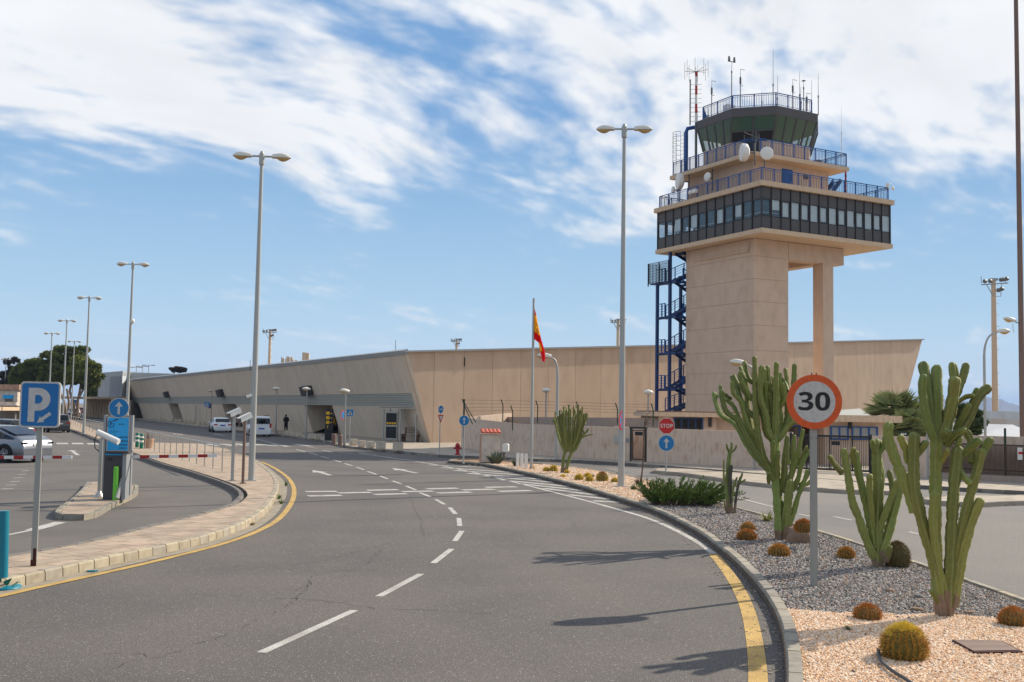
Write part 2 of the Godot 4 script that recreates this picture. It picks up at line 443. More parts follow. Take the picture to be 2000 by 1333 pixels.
# ---------------------------------------------------------------- sky: thin high cloud over blue, computed per direction
func sky_image() -> Image:
	var W := 4096
	var H := 2048
	var n1 := FastNoiseLite.new()
	n1.noise_type = FastNoiseLite.TYPE_SIMPLEX_SMOOTH
	n1.fractal_type = FastNoiseLite.FRACTAL_FBM
	n1.fractal_octaves = 6
	n1.fractal_gain = 0.52
	n1.frequency = 1.0
	n1.seed = 21
	var n2 := FastNoiseLite.new()
	n2.noise_type = FastNoiseLite.TYPE_SIMPLEX_SMOOTH
	n2.fractal_type = FastNoiseLite.FRACTAL_FBM
	n2.fractal_octaves = 3
	n2.frequency = 1.0
	n2.seed = 5
	var blobs := []      # direction (azimuth, height), sizes, turn, weight: the masses and gaps of the cloud deck
	for q in [[250, 60, 70, 45, 0.3, -0.55], [60, 220, 110, 40, 0.3, -0.5], [1640, 170, 130, 60, 0.2, -0.42], [480, 330, 130, 70, 0.6, -0.3], [130, 330, 260, 60, 0.5, 0.35], [700, 250, 260, 150, 0.5, 0.5], [820, 400, 90, 36, 0.75, 0.55], [1090, 370, 130, 60, 0.9, 0.55], [1800, 310, 260, 60, 0.1, 0.42], [1400, 80, 300, 80, 0.0, 0.12], [620, 440, 40, 14, -0.6, 0.55], [330, 390, 150, 35, 0.45, 0.4],
			[1095, 507, 85, 8, 0.02, 0.88], [1260, 492, 60, 14, 0.05, 0.88], [1265, 538, 45, 12, 0.0, 0.71], [1560, 545, 60, 22, 0.1, 0.66], [1840, 497, 90, 12, -0.1, 0.98], [1690, 512, 130, 9, -0.12, 0.76], [1880, 568, 45, 5, 0.0, 0.71], [100, 468, 60, 12, 0.1, 0.4], [1010, 450, 80, 8, 0.06, 0.76], [930, 345, 120, 26, 0.1, 0.3]]:
		var d := ray(q[0], q[1]).normalized()
		blobs.append([atan2(d.x, -d.z), asin(d.y), q[2] / FOC, q[3] / FOC, q[4], q[5]])
	var data := PackedFloat32Array()
	data.resize(W * H * 3)
	var top_c := Vector3(0.085, 0.21, 0.47)
	var mid_c := Vector3(0.165, 0.35, 0.635)
	var low_c := Vector3(0.41, 0.605, 0.78)
	var hor_c := Vector3(0.66, 0.77, 0.84)
	var row := func(y: int) -> void:
		var el := (0.5 - (y + 0.5) / H) * PI
		var i := y * W * 3
		if el < 0.0:
			for x in W:
				data[i] = 0.42
				data[i + 1] = 0.43
				data[i + 2] = 0.42
				i += 3
			return
		var base: Vector3
		if el < 0.1:
			base = hor_c.lerp(low_c, el / 0.1)
		elif el < 0.28:
			base = low_c.lerp(mid_c, (el - 0.1) / 0.18)
		else:
			base = mid_c.lerp(top_c, minf(1.0, (el - 0.28) / 0.9))
		var deck := smoothstep(0.14, 0.27, el) * 0.86 - 0.42 - 0.15 * smoothstep(0.4, 0.9, el)
		var sy := sin(el)
		var ce := cos(el)
		for x in W:
			var az := (float(x) + 0.5) / W * TAU - PI          # 0 = straight ahead
			var px := ce * sin(az)
			var pz := -ce * cos(az)
			# a flat layer far up: perspective shrinks it towards the horizon
			var k := 1.0 / (sy + 0.16)
			var u := px * k
			var w := pz * k
			var wx := n2.get_noise_2d(u * 0.7 + 7.0, w * 0.7) * 0.13
			var wy := n2.get_noise_2d(u * 0.7 - 3.0, w * 0.7 + 9.0) * 0.13
			# drawn-out fibres
			var s := (u + wx) * 0.62 - (w + wy) * 0.78
			var t := (u + wx) * 0.78 + (w + wy) * 0.62
			var f := n1.get_noise_2d(s * 0.95, t * 1.5) * 0.9 + n1.get_noise_2d(s * 2.4 + 30.0, t * 4.6) * 0.5 + n1.get_noise_2d(s * 7.0 - 9.0, t * 13.0) * 0.32
			var big := n2.get_noise_2d(u * 0.55 + 50.0, w * 0.55 + 2.0) * 0.4
			var cov := deck + big
			if el < 0.5 and absf(az) < 0.62:
				for b in blobs:
					var da: float = az - b[0]
					var de: float = el - b[1]
					if absf(da) < b[2] * 2.6 and absf(de) < (b[2] + b[3]) * 2.0:
						var ca := cos(b[4])
						var sa := sin(b[4])
						var p: float = (da * ca - de * sa) / b[2]
						var q: float = (da * sa + de * ca) / b[3]
						cov += b[5] * exp(-(p * p + q * q))
			var m := clampf((f + cov) * 0.95 + 0.2, 0.0, 1.0)
			m = m * m * (3.0 - 2.0 * m)
			var veil := smoothstep(-0.5, 0.9, f + cov) * 0.22
			var alpha := clampf(m * 0.88 + veil, 0.0, 0.96)
			var tone := 0.86 + 0.08 * n1.get_noise_2d(s * 1.5 + 11.0, t * 3.0)
			data[i] = base.x + (tone * 0.985 - base.x) * alpha
			data[i + 1] = base.y + (tone * 1.0 - base.y) * alpha
			data[i + 2] = base.z + (tone * 1.02 - base.z) * alpha
			i += 3
	for y in H:
		row.call(y)
	return Image.create_from_data(W, H, false, Image.FORMAT_RGBF, data.to_byte_array())

func set_light() -> void:
	cam_basis = Basis(Vector3.RIGHT, atan((802.0 - 666.5) / FOC)) * Basis(Vector3.BACK, 0.0165)
	var cam := Camera3D.new()
	cam.name = "camera"
	add_child(cam)
	cam.transform = Transform3D(cam_basis, EYE)
	cam.fov = rad_to_deg(2.0 * atan(666.5 / FOC))
	cam.near = 0.1
	cam.far = 30000.0
	cam.current = true
	var env := Environment.new()
	env.background_mode = Environment.BG_SKY
	var sky := Sky.new()
	var pan := PanoramaSkyMaterial.new()
	pan.panorama = ImageTexture.create_from_image(sky_image())
	sky.sky_material = pan
	env.sky = sky
	env.background_energy_multiplier = 0.92
	env.ambient_light_source = Environment.AMBIENT_SOURCE_SKY
	env.tonemap_mode = Environment.TONE_MAPPER_LINEAR
	env.tonemap_exposure = 1.2
	env.sdfgi_enabled = true
	env.ssao_enabled = true
	env.ssil_enabled = true
	env.fog_enabled = true
	env.fog_density = 0.0001
	env.fog_light_color = Color(0.62, 0.75, 0.95)
	var we := WorldEnvironment.new()
	we.name = "environment"
	we.environment = env
	add_child(we)
	var sun := DirectionalLight3D.new()
	sun.name = "sun"
	add_child(sun)
	sun.light_energy = 1.6
	sun.light_color = Color(1.0, 0.955, 0.88)
	sun.light_angular_distance = 0.6
	sun.shadow_enabled = true
	sun.look_at_from_position(Vector3.ZERO, Vector3(-0.826 * 0.821, -0.571, 0.564 * 0.821), Vector3.UP)

# ---------------------------------------------------------------- ground helpers
func smooth_path(p: PackedVector3Array, step := 0.25) -> PackedVector3Array:
	var o := PackedVector3Array()
	for i in p.size() - 1:
		var a := p[maxi(i - 1, 0)]
		var b := p[i]
		var c := p[i + 1]
		var d := p[mini(i + 2, p.size() - 1)]
		var m := maxi(1, int(b.distance_to(c) / step))
		for k in m:
			o.append(b.cubic_interpolate(c, a, d, float(k) / m))
	o.append(p[-1])
	return o
func flat2(p: PackedVector3Array) -> PackedVector2Array:
	var o := PackedVector2Array()
	for a in p:
		o.append(Vector2(a.x, a.z))
	return o
func at_length(p: PackedVector3Array, lens: PackedFloat32Array, s: float) -> Array:
	var i := clampi(lens.bsearch(s) - 1, 0, p.size() - 2)
	var k := clampf((s - lens[i]) / maxf(lens[i + 1] - lens[i], 1e-6), 0.0, 1.0)
	var a := p[maxi(i - 1, 0)]
	var b := p[mini(i + 2, p.size() - 1)]
	return [p[i].lerp(p[i + 1], k), Vector3(b.x - a.x, 0, b.z - a.z).normalized()]
func lengths(p: PackedVector3Array) -> PackedFloat32Array:
	var o := PackedFloat32Array([0.0])
	for i in p.size() - 1:
		o.append(o[-1] + p[i].distance_to(p[i + 1]))
	return o
# a kerb of single stones along a path; inside is to the left (side 1) or to the right (side -1) of it
func kerb(called: String, path: PackedVector3Array, side: float, width: float, height: float, stone: float, mats: Array, singles := true) -> void:
	var o := struct_node(called)
	var L := lengths(path)
	var count := maxi(1, int(L[-1] / stone))
	var st := L[-1] / count
	var joined := mb()
	for i in count:
		var b := mb() if singles else joined
		var g := 0.008 + rnd(0.0, 0.005)
		var lift := rnd(-0.004, 0.005)
		var cut := 0.025
		var rows := []
		var sub := 2 if stone > 0.6 else 1
		for k in sub + 1:
			var q := at_length(path, L, i * st + g + (st - 2 * g) * k / sub)
			var inward: Vector3 = Vector3(q[1].z, 0, -q[1].x) * side
			var p: Vector3 = q[0]
			var row := []
			for e in [[0.0, -0.04], [0.012, height - cut], [0.012 + cut * 0.8, height], [width, height], [width, -0.04]]:
				row.append(Vector3(p.x, 0, p.z) + inward * e[0] + Vector3.UP * (e[1] + lift))
			rows.append(row)
		for k in sub:
			for e in 4:
				if side > 0:
					b.quad(rows[k + 1][e], rows[k][e], rows[k][e + 1], rows[k + 1][e + 1])
				else:
					b.quad(rows[k][e], rows[k + 1][e], rows[k + 1][e + 1], rows[k][e + 1])
		for e in [0, -1]:
			var r: Array = rows[e]
			var poly := [r[0], r[1], r[2], r[3], r[4]]
			if (side > 0) == (e == 0):
				poly.reverse()
			for k in range(1, 4):
				b.tri(poly[0], poly[k], poly[k + 1])
		if singles:
			part("kerb_stone", b, M[mats[rng.randi() % mats.size()]], o)
	if not singles:
		part("kerb_run", joined, M[mats[0]], o)
func sheet(called: String, pts: PackedVector3Array, y: float, material: Material) -> MeshInstance3D:
	var b := mb()
	b.prism(flat2(pts), y, y, false)
	return struct(called, b, material)
# a painted band along a path
func band(b: MB, path: PackedVector3Array, w: float, y := 0.004, from := 0.0, to := -1.0) -> void:
	var L := lengths(path)
	var e := L[-1] if to < 0 else minf(to, L[-1])
	var m := maxi(1, int((e - from) / 0.35))
	var last := []
	for k in m + 1:
		var q := at_length(path, L, from + (e - from) * k / m)
		var s: Vector3 = Vector3(q[1].z, 0, -q[1].x) * w * 0.5
		var c := Vector3(q[0].x, y, q[0].z)
		if last.size():
			b.quad(last[0], last[1], c - s, c + s)
		last = [c + s, c - s]
func strip(b: MB, x0: float, y0: float, x1: float, y1: float, w: float, y := 0.004) -> void:
	band(b, PackedVector3Array([gd(x0, y0), gd(x1, y1)]), w, y)
# flat outline given by pixels on the road
func patch_px(b: MB, a: Array, y := 0.004) -> void:
	b.prism(flat2(gp(a)), y, y, false)
# the lane arrow: head towards a, tail at b, in metres
func arrow(b: MB, tip: Vector3, tail: Vector3, shaft: float, head: float, head_len: float, y := 0.004) -> void:
	var d := (tip - tail)
	d.y = 0
	d = d.normalized()
	var s := Vector3(d.z, 0, -d.x)
	var n := tip - d * head_len
	var pts := PackedVector2Array()
	for p in [tip, n + s * head, n + s * shaft, tail + s * shaft, tail - s * shaft, n - s * shaft, n - s * head]:
		pts.append(Vector2(p.x, p.z))
	b.prism(pts, y, y, false)
func paver_field(called: String, outline: PackedVector2Array, dir: Vector2, sx: float, sy: float, y: float, mats: Array, most: int, centre: Vector2) -> void:
	var o := struct_node(called)
	var base := mb()
	base.prism(outline, -0.03, y - 0.012, false)
	part("bedding", base, M.joint, o)
	var d := dir.normalized()
	var e := Vector2(-d.y, d.x)
	var lo := Vector2(1e9, 1e9)
	var hi := -lo
	for p in outline:
		var q := Vector2(p.dot(d), p.dot(e))
		lo = Vector2(minf(lo.x, q.x), minf(lo.y, q.y))
		hi = Vector2(maxf(hi.x, q.x), maxf(hi.y, q.y))
	var cells := []
	var gap := 0.007
	for j in range(int(floor(lo.y / sy)), int(ceil(hi.y / sy)) + 1):
		for i in range(int(floor(lo.x / sx)) - 1, int(ceil(hi.x / sx)) + 1):
			var x0 := i * sx + (sx * 0.5 if j % 2 else 0.0) + gap
			var y0 := j * sy + gap
			var x1 := x0 + sx - 2 * gap
			var y1 := y0 + sy - 2 * gap
			var quad := PackedVector2Array([d * x0 + e * y0, d * x1 + e * y0, d * x1 + e * y1, d * x0 + e * y1])
			for cut in Geometry2D.intersect_polygons(quad, outline):
				if cut.size() < 3 or Geometry2D.is_polygon_clockwise(cut) and false:
					continue
				var area := 0.0
				for k in cut.size():
					area += cut[k].cross(cut[(k + 1) % cut.size()])
				if absf(area) < 0.006:
					continue
				cells.append([cut, ((quad[0] + quad[2]) * 0.5).distance_to(centre)])
	cells.sort_custom(func(a, b): return a[1] < b[1])
	var rest := mb()
	for i in cells.size():
		var b := mb() if i < most else rest
		b.prism(cells[i][0], y - 0.02, y + rnd(-0.0015, 0.0025), false)
		if i < most:
			part("paving_slab", b, M[mats[rng.randi() % mats.size()]], o)
	if rest.v.size():
		stuff(part("far_paving_slabs", rest, M[mats[0]], o))

func roads() -> void:
	var b := mb()
	b.prism(PackedVector2Array([Vector2(-6000, -9000), Vector2(6000, -9000), Vector2(6000, 300), Vector2(-6000, 300)]), -0.03, -0.03, false)
	struct("ground", b, M.earth)
	b = mb()
	b.prism(PackedVector2Array([Vector2(-160, -330), Vector2(90, -330), Vector2(90, -60), Vector2(60, 40), Vector2(-80, 40), Vector2(-160, -60)]), 0.0, 0.0, false)
	struct("road", b, M.asphalt)
	# the paler side road right of the planted island, and the older surface of the car park
	sheet("side_road", gp([1180, 914, 1320, 919, 1560, 930, 2300, 975, 2600, 1500, 1900, 1160, 1700, 1085, 1440, 1000, 1345, 968, 1262, 942]), 0.004, M.asphalt_pale)
	sheet("car_park_road", gp([-420, 1150, -300, 870, 60, 830, 120, 836, 289, 901, 374, 927, 455, 956, 476, 975, 455, 994, 292, 1040, 97, 1087, 0, 1106]), 0.004, M.asphalt_old)
	# ---- the planted island: outline by its kerbs
	var near := smooth_path(gp([874, 905.5, 900, 907.5, 938, 911, 982, 919, 1034, 931, 1086, 944, 1138, 958, 1210, 981, 1261, 998, 1300, 1014, 1360, 1046, 1396, 1073, 1435, 1106, 1468, 1142, 1495, 1178, 1516, 1217, 1528, 1256, 1533, 1295, 1535, 1333, 1530, 1420, 1508, 1540]))
	var far := smooth_path(gp([874, 905.5, 886, 902.2, 940, 902.5, 1000, 906, 1080, 913, 1160, 923, 1262, 942, 1345, 968, 1439, 1000, 1470, 1008, 1597, 1046, 1699, 1079, 1783, 1108, 1867, 1138, 2000, 1186, 2150, 1242, 2400, 1345]))
	kerb("island_kerb", near, 1.0, 0.17, 0.15, 0.5, ["kerb_stone", "kerb_stone_b", "kerb_stone_c"])
	kerb("island_rear_kerb", far, -1.0, 0.13, 0.14, 0.5, ["kerb_cream", "kerb_stone", "kerb_stone_c"])
	var whole := flat2(near)
	var back := flat2(far)
	back.reverse()
	whole.append_array(back)
	island = whole
	island_edge = near
	# two gravels: the line between them crosses the island in front of the bare sign pole; another stretch of tan further off
	var cut1 := gp([1350, 1262, 1480, 1190, 1547, 1188, 1640, 1196, 1700, 1192, 1760, 1200, 1830, 1196, 1900, 1202, 2010, 1210, 2400, 1240], 0.12)
	var cut2 := gp([1255, 1010, 1232, 985, 1275, 968, 1310, 955, 1350, 935], 0.12)
	var side_a := flat2(cut1)
	side_a.append_array(PackedVector2Array([Vector2(30, 10), Vector2(-2, 10)]))
	var side_b := flat2(cut2)
	side_b.append_array(PackedVector2Array([Vector2(20, -90), Vector2(-40, -90), Vector2(-12, -26)]))
	tan_near = Geometry2D.intersect_polygons(whole, side_a)
	tan_far = Geometry2D.intersect_polygons(whole, side_b)
	b = mb()
	b.prism(whole, -0.02, 0.09, false)
	struct("gravel_bed", b, M.gravel_grey_bed)
	b = mb()
	for p in tan_near + tan_far:
		b.prism(p, 0.094, 0.094, false)
	struct("tan_gravel_bed", b, M.gravel_tan_bed)
	# ---- the hooked pavement on the left with its barrier railing
	var outer := smooth_path(gp([-90, 1170, 0, 1155.5, 49, 1144, 104, 1132, 149, 1121, 224, 1103, 292, 1088, 364, 1072, 406, 1060, 455, 1043, 487, 1028, 520, 1004, 536, 981, 543, 965, 544, 949, 533, 932, 507, 910, 490, 899, 470, 891, 440, 881]))
	kerb("pavement_kerb", outer, 1.0, 0.16, 0.16, 0.42, ["kerb_cream", "kerb_cream_b", "kerb_cream", "kerb_stone_c"])
	var inner := smooth_path(gp([110, 833, 150, 846, 200, 866, 250, 887, 289, 901.5, 325, 914, 374, 928, 422, 944, 455, 957, 471, 967, 476, 977, 471, 984, 455, 996, 390, 1017, 292, 1042, 195, 1068, 97, 1089, 16, 1103, -90, 1125]))
	kerb("car_park_kerb", inner, -1.0, 0.14, 0.15, 0.5, ["kerb_dark"], true)
	var pv := flat2(inner)
	var ov := flat2(outer)
	var mid := flat2(gp([380, 871, 250, 868, 190, 845, 150, 826, 112, 812, 96, 815]))
	pv.append_array(ov)
	pv.append_array(mid)
	var shrunk := Geometry2D.offset_polygon(pv, -0.10)
	var biggest := pv
	if shrunk.size():
		biggest = shrunk[0]
		for s in shrunk:
			if s.size() > biggest.size():
				biggest = s
	paver_field("pavement", biggest, Vector2(0.42, -0.9), 0.6, 0.4, 0.15, ["paving", "paving_b", "paving_c"], 300, Vector2(-6, -22))
	# ---- ticket island
	var isl := smooth_path(gp([178, 950, 205, 950.5, 253, 955, 260, 963, 250, 975, 208, 994, 175, 1013, 150, 1017, 124, 1015.5, 122, 1006, 153, 981, 172, 961, 178, 950]), 0.2)
	kerb("ticket_island_kerb", isl, 1.0, 0.14, 0.15, 0.4, ["kerb_cream_b", "kerb_stone", "kerb_stone_b"])
	b = mb()
	b.prism(flat2(isl), 0.0, 0.142, false)
	struct("ticket_island_pavement", b, M.paving_b)
	# ---- pavement along the terminal and the concrete wall
	var tk := smooth_path(gp([250, 818.5, 330, 828, 420, 838.5, 520, 850, 600, 859.5, 640, 866, 674, 874.5, 762, 884, 800, 888, 873, 894.5, 938, 897, 1039, 901, 1138, 905, 1206, 909, 1320, 917, 1420, 925, 1560, 938, 1700, 949, 1905, 962, 2010, 968, 2300, 990]), 1.0)
	kerb("terminal_kerb", tk, -1.0, 0.16, 0.15, 0.8, ["kerb_dark", "kerb_stone_b", "kerb_dark"], true)
	var tp := flat2(tk)
	tp.append_array(PackedVector2Array([Vector2(62, -40), Vector2(62, -150), Vector2(-20, -180), Vector2(-62, -216)]))
	b = mb()
	b.prism(tp, -0.02, 0.143, false)
	struct("terminal_pavement", b, M.pavement_pale)
	# ---- refuge with the stop sign, and the next one to the right
	var rf := smooth_path(gp([1275, 925.5, 1300, 928, 1350, 933, 1425, 944, 1500, 953, 1600, 962, 1690, 967, 1760, 967, 1740, 957, 1640, 945, 1500, 934, 1400, 926.5, 1340, 921.5, 1285, 920.5, 1275, 925.5]), 0.3)
	kerb("refuge_kerb", rf, 1.0, 0.15, 0.15, 0.8, ["kerb_dark", "kerb_stone_b", "kerb_dark"])
	b = mb()
	b.prism(flat2(rf), 0.0, 0.143, false)
	struct("refuge_pavement", b, M.pavement_pale)
	var r2 := smooth_path(gp([1799, 984, 1821, 987, 1907, 992, 2000, 988, 2200, 984, 2400, 1010, 2300, 968, 2000, 975, 1880, 976, 1810, 980, 1799, 984]), 0.3)
	kerb("corner_refuge_kerb", r2, 1.0, 0.15, 0.15, 0.5, ["kerb_stone_b", "kerb_stone", "kerb_dark"])
	b = mb()
	b.prism(flat2(r2), 0.0, 0.143, false)
	struct("corner_refuge_pavement", b, M.pavement_pale)
	# ---- gutter of pale slabs under the left kerb, yellow edge lines
	b = mb()
	var gut := PackedVector3Array()
	var oL := lengths(outer)
	for k in 120:
		var q := at_length(outer, oL, oL[-1] * (k / 119.0) * 0.9)
		gut.append(q[0] - Vector3(q[1].z, 0, -q[1].x) * 0.13)
	band(b, gut, 0.26, 0.004)
	struct("gutter", b, M.gutter)
	b = mb()
	band(b, smooth_path(gp([-90, 1184, 0, 1166, 60, 1152, 150, 1132, 292, 1100, 400, 1073, 455, 1057, 500, 1040, 540, 1018, 565, 990, 574, 966, 570, 945, 555, 928, 530, 912, 510, 903])), 0.15, 0.009)
	band(b, smooth_path(gp([1394, 1084, 1412, 1105, 1440, 1146, 1458, 1185, 1470, 1230, 1478, 1285, 1481, 1340, 1478, 1420, 1460, 1540])), 0.2, 0.005)
	band(b, smooth_path(gp([150, 826, 200, 834, 250, 842, 330, 853, 380, 860])), 0.12, 0.005)
	struct("yellow_edge_marking", b, M.paint_yellow)
	# ---- white markings
	b = mb()
	# lane divider, dash by dash
	for q in [[372, 1341, 300, 1372], [510, 1276, 692, 1193], [740, 1166, 822, 1122], [846, 1101, 882, 1073], [888, 1058, 902, 1038], [898, 1028, 896, 1012.5], [890, 1005, 878, 992], [868, 986, 851, 976], [840, 971, 820, 963], [812, 958, 793, 950], [784, 946.5, 767, 940], [757, 936, 742, 930.5], [735, 927.5, 718, 921.5], [711, 918.5, 696, 913], [688, 910.5, 673, 906], [666, 903.5, 650, 898.5], [642, 896, 627, 892], [620, 889.5, 604, 885], [596, 883, 578, 878.5], [560, 873.5, 546, 870]]:
		strip(b, q[0], q[1], q[2], q[3], 0.12)
	band(b, smooth_path(gp([544, 869.5, 470, 850, 400, 834, 330, 823, 250, 813.5])), 0.12)
	# solid line beside the hatched area, on to the island's nose
	band(b, smooth_path(gp([1394, 1083, 1360, 1058, 1300, 1027, 1256, 1010, 1206, 995.5, 1150, 980, 1100, 967, 1040, 951.5, 980, 936.5, 920, 922.5, 860, 910, 800, 900, 740, 891.5, 700, 886])), 0.14)
	for q in [[836, 909, 970, 917], [862, 914, 1010, 927], [886, 919.5, 1035, 932.5], [912, 925, 1060, 940], [944, 930.5, 1085, 946], [976, 938, 1112, 954], [1016, 945.5, 1140, 962], [1062, 954.5, 1168, 971], [1110, 967, 1195, 979], [1158, 979, 1212, 985]]:
		strip(b, q[0], q[1], q[2], q[3] - 3.0, 0.3)
	# give-way lines in front of the crossing
	for q in [[596, 961, 658, 960.5], [601, 969.5, 667, 968.3], [661, 963.6, 724, 962.4], [717, 958.4, 777, 957.2], [730, 966.6, 794, 965], [785, 961, 846, 960], [834, 955.6, 894, 954.2], [854, 963.8, 919, 961.9], [903, 957.8, 965, 956.2], [948, 952.6, 1008, 951.6], [974, 960.6, 1038, 958.8]]:
		strip(b, q[0], q[1], q[2], q[3], 0.42)
	arrow(b, gd(610, 919), gd(645, 929), 0.1, 0.32, 1.6)
	arrow(b, gd(765, 915), gd(815, 925), 0.1, 0.32, 1.6)
	arrow(b, gd(336, 847.5), gd(358, 850), 0.1, 0.32, 2.2)
	arrow(b, gd(416, 848), gd(438, 851), 0.1, 0.32, 2.2)
	# zebra crossing
	for q in [[196, 862], [225, 864], [262, 865.5], [296, 867.5], [335, 868], [362, 868.5], [390, 869], [417, 869.5], [445, 869.5], [470, 869], [497, 868.5], [524, 870], [548, 870.5], [590, 870]]:
		var c := gd(q[0], q[1])
		b.T = Transform3D(Basis(Vector3.UP, 0.5), Vector3(c.x, 0, c.z))
		b.prism(PackedVector2Array([Vector2(-0.27, -1.8), Vector2(0.27, -1.8), Vector2(0.27, 1.8), Vector2(-0.27, 1.8)]), 0.006, 0.006, false)
	b.T = Transform3D()
	# lane edges near the exit on the far carriageway
	for q in [[700, 884, 735, 888.5], [750, 894, 775, 896.5], [800, 889.5, 845, 892], [660, 884, 690, 888], [600, 873, 616, 876], [630, 880, 648, 884], [1230, 941, 1300, 949.5], [1440, 973, 1545, 1000], [1560, 1005, 1595, 1012], [1628, 1010, 1664, 1017], [1776, 1040, 1826, 1052]]:
		strip(b, q[0], q[1], q[2], q[3], 0.1, 0.009)
	# car park: crossing, stop line remains, bay lines
	for q in [[90, 867], [121, 867], [151, 867], [181, 867.5], [60, 867]]:
		var c := gd(q[0], q[1])
		b.T = Transform3D(Basis(Vector3.UP, 0.42), Vector3(c.x, 0, c.z))
		b.prism(PackedVector2Array([Vector2(-0.36, -1.3), Vector2(0.36, -1.3), Vector2(0.36, 1.3), Vector2(-0.36, 1.3)]), 0.009, 0.009, false)
	b.T = Transform3D()
	strip(b, 10, 1047, 60, 1037, 0.12, 0.009)
	strip(b, 60, 1037, 118, 1021, 0.3, 0.009)
	strip(b, 0, 918, 54, 917, 0.12, 0.009)
	for k in 6:
		strip(b, 2 + k * 8.0, 956 - k * 7.0, 26 + k * 6.0, 955 - k * 7.0, 0.14, 0.009)
	arrow(b, gd(138, 880), gd(152, 890), 0.1, 0.3, 1.2, 0.009)
	struct("white_road_marking", b, M.paint_white)
	# ---- cracks and seams
	b = mb()
	for q in [[[210, 1315, 262, 1292, 320, 1283, 400, 1255, 460, 1235, 520, 1205, 560, 1185, 590, 1160, 610, 1135]], [[70, 1275, 160, 1277, 250, 1278, 310, 1285]], [[300, 1160, 390, 1163, 500, 1168, 600, 1172]], [[565, 1168, 660, 1178, 730, 1189, 820, 1192, 900, 1196, 1000, 1204, 1080, 1214, 1180, 1222, 1330, 1231]],
			[[800, 968, 806, 985, 812, 1000, 822, 1020, 824, 1038, 835, 1048, 842, 1038]], [[822, 1050, 780, 1060, 745, 1075, 720, 1098, 690, 1112, 660, 1130]], [[560, 1070, 640, 1074, 700, 1071, 760, 1078]], [[560, 1105, 620, 1098, 690, 1080, 760, 1062]], [[560, 1160, 600, 1145, 612, 1125, 680, 1115, 742, 1112]], [[925, 1084, 1000, 1085, 1100, 1083]], [[1110, 1012, 1120, 1024, 1128, 1036]], [[1500, 1036, 1700, 1085, 1900, 1130]], [[400, 1100, 500, 1110, 580, 1113]],
			[[560, 935, 680, 932, 780, 928, 880, 920]], [[90, 870, 110, 900, 130, 940]]]:
		var w: PackedVector3Array = smooth_path(gp(q[0]), 0.12)
		for i in w.size():
			w[i] += Vector3(rnd(-0.05, 0.05), 0, rnd(-0.05, 0.05))
		for i in range(1, w.size() - 1):
			if rng.randf() < 0.72:
				band(b, PackedVector3Array([w[i], w[i + 1]]), rnd(0.003, 0.011), 0.0045 if q[0][0] < 1490 else 0.0085)
	stuff(part("road_cracks", b, M.crack, self))
var island: PackedVector2Array
var island_edge: PackedVector3Array
var tan_near: Array
var tan_far: Array
# ---------------------------------------------------------------- control tower (local x runs along its right face, -z along its left face)
func oct(x0: float, x1: float, z0: float, z1: float, k: float) -> PackedVector2Array:      # a rectangle with cut corners
	return PackedVector2Array([Vector2(x0, z0 - k), Vector2(x0 + k, z0), Vector2(x1 - k, z0), Vector2(x1, z0 - k), Vector2(x1, z1 + k), Vector2(x1 - k, z1), Vector2(x0 + k, z1), Vector2(x0, z1 + k)])
func railing(parent: Node3D, pts: Array, y: float, h: float, spacing: float, bar_gap: float, closed := false) -> void:
	var r := Node3D.new()
	name_in(r, "railing", parent)
	var n := pts.size() if closed else pts.size() - 1
	var top := mb()
	var bars := mb()
	for i in n:
		var a := Vector3(pts[i].x, y, pts[i].y)
		var q: Vector2 = pts[(i + 1) % pts.size()]
		var c := Vector3(q.x, y, q.y)
		var L := a.distance_to(c)
		if L < 0.05:
			continue
		top.bar(a + Vector3.UP * h, c + Vector3.UP * h, 0.07, 0.05)
		top.bar(a + Vector3.UP * (h - 0.12), c + Vector3.UP * (h - 0.12), 0.03, 0.03)
		top.bar(a + Vector3.UP * 0.09, c + Vector3.UP * 0.09, 0.03, 0.03)
		var m := maxi(1, int(round(L / spacing)))
		for k in m:
			var p := a.lerp(c, float(k) / m)
			var b := mb()
			b.box(p + Vector3.UP * h * 0.5, Vector3(0.07, h, 0.07))
			part("post", b, M.blue_paint, r)
			var e := a.lerp(c, float(k + 1) / m)
			var w := maxi(2, int(p.distance_to(e) / bar_gap))
			for j in range(1, w):
				var s := p.lerp(e, float(j) / w)
				bars.box(s + Vector3.UP * (h * 0.5 - 0.02), Vector3(0.022, h - 0.22, 0.022))
	if not closed:
		var b := mb()
		b.box(Vector3(pts[-1].x, y + h * 0.5, pts[-1].y), Vector3(0.07, h, 0.07))
		part("post", b, M.blue_paint, r)
	part("rail", top, M.blue_paint, r)
	stuff(part("baluster", bars, M.blue_dark, r))
func dish(parent: Node3D, at: Vector3, towards: Vector3, r: float, depth: float, called := "dish_antenna") -> void:
	var b := mb()
	var z := towards.normalized()
	var x := Vector3.UP.cross(z).normalized()
	b.T = Transform3D(Basis(x, z, x.cross(z)), at)       # lathe axis (y) -> towards
	b.lathe([Vector2(0.0, -depth), Vector2(r * 0.6, -depth), Vector2(r, -depth * 0.7), Vector2(r, 0.0), Vector2(r * 0.95, 0.02), Vector2(r * 0.5, 0.06), Vector2(0.0, 0.1)], 20)
	var o := part(called, b, M.dish_white, parent)
	var f := mb()
	f.tube([at - z * depth, at - z * (depth + 0.45)], 0.06, 6)
	f.tube([at - z * (depth + 0.45) + Vector3.UP * 0.7, at - z * (depth + 0.45) - Vector3.UP * 0.9], 0.05, 6)
	part("mount", f, M.antenna_grey, o)
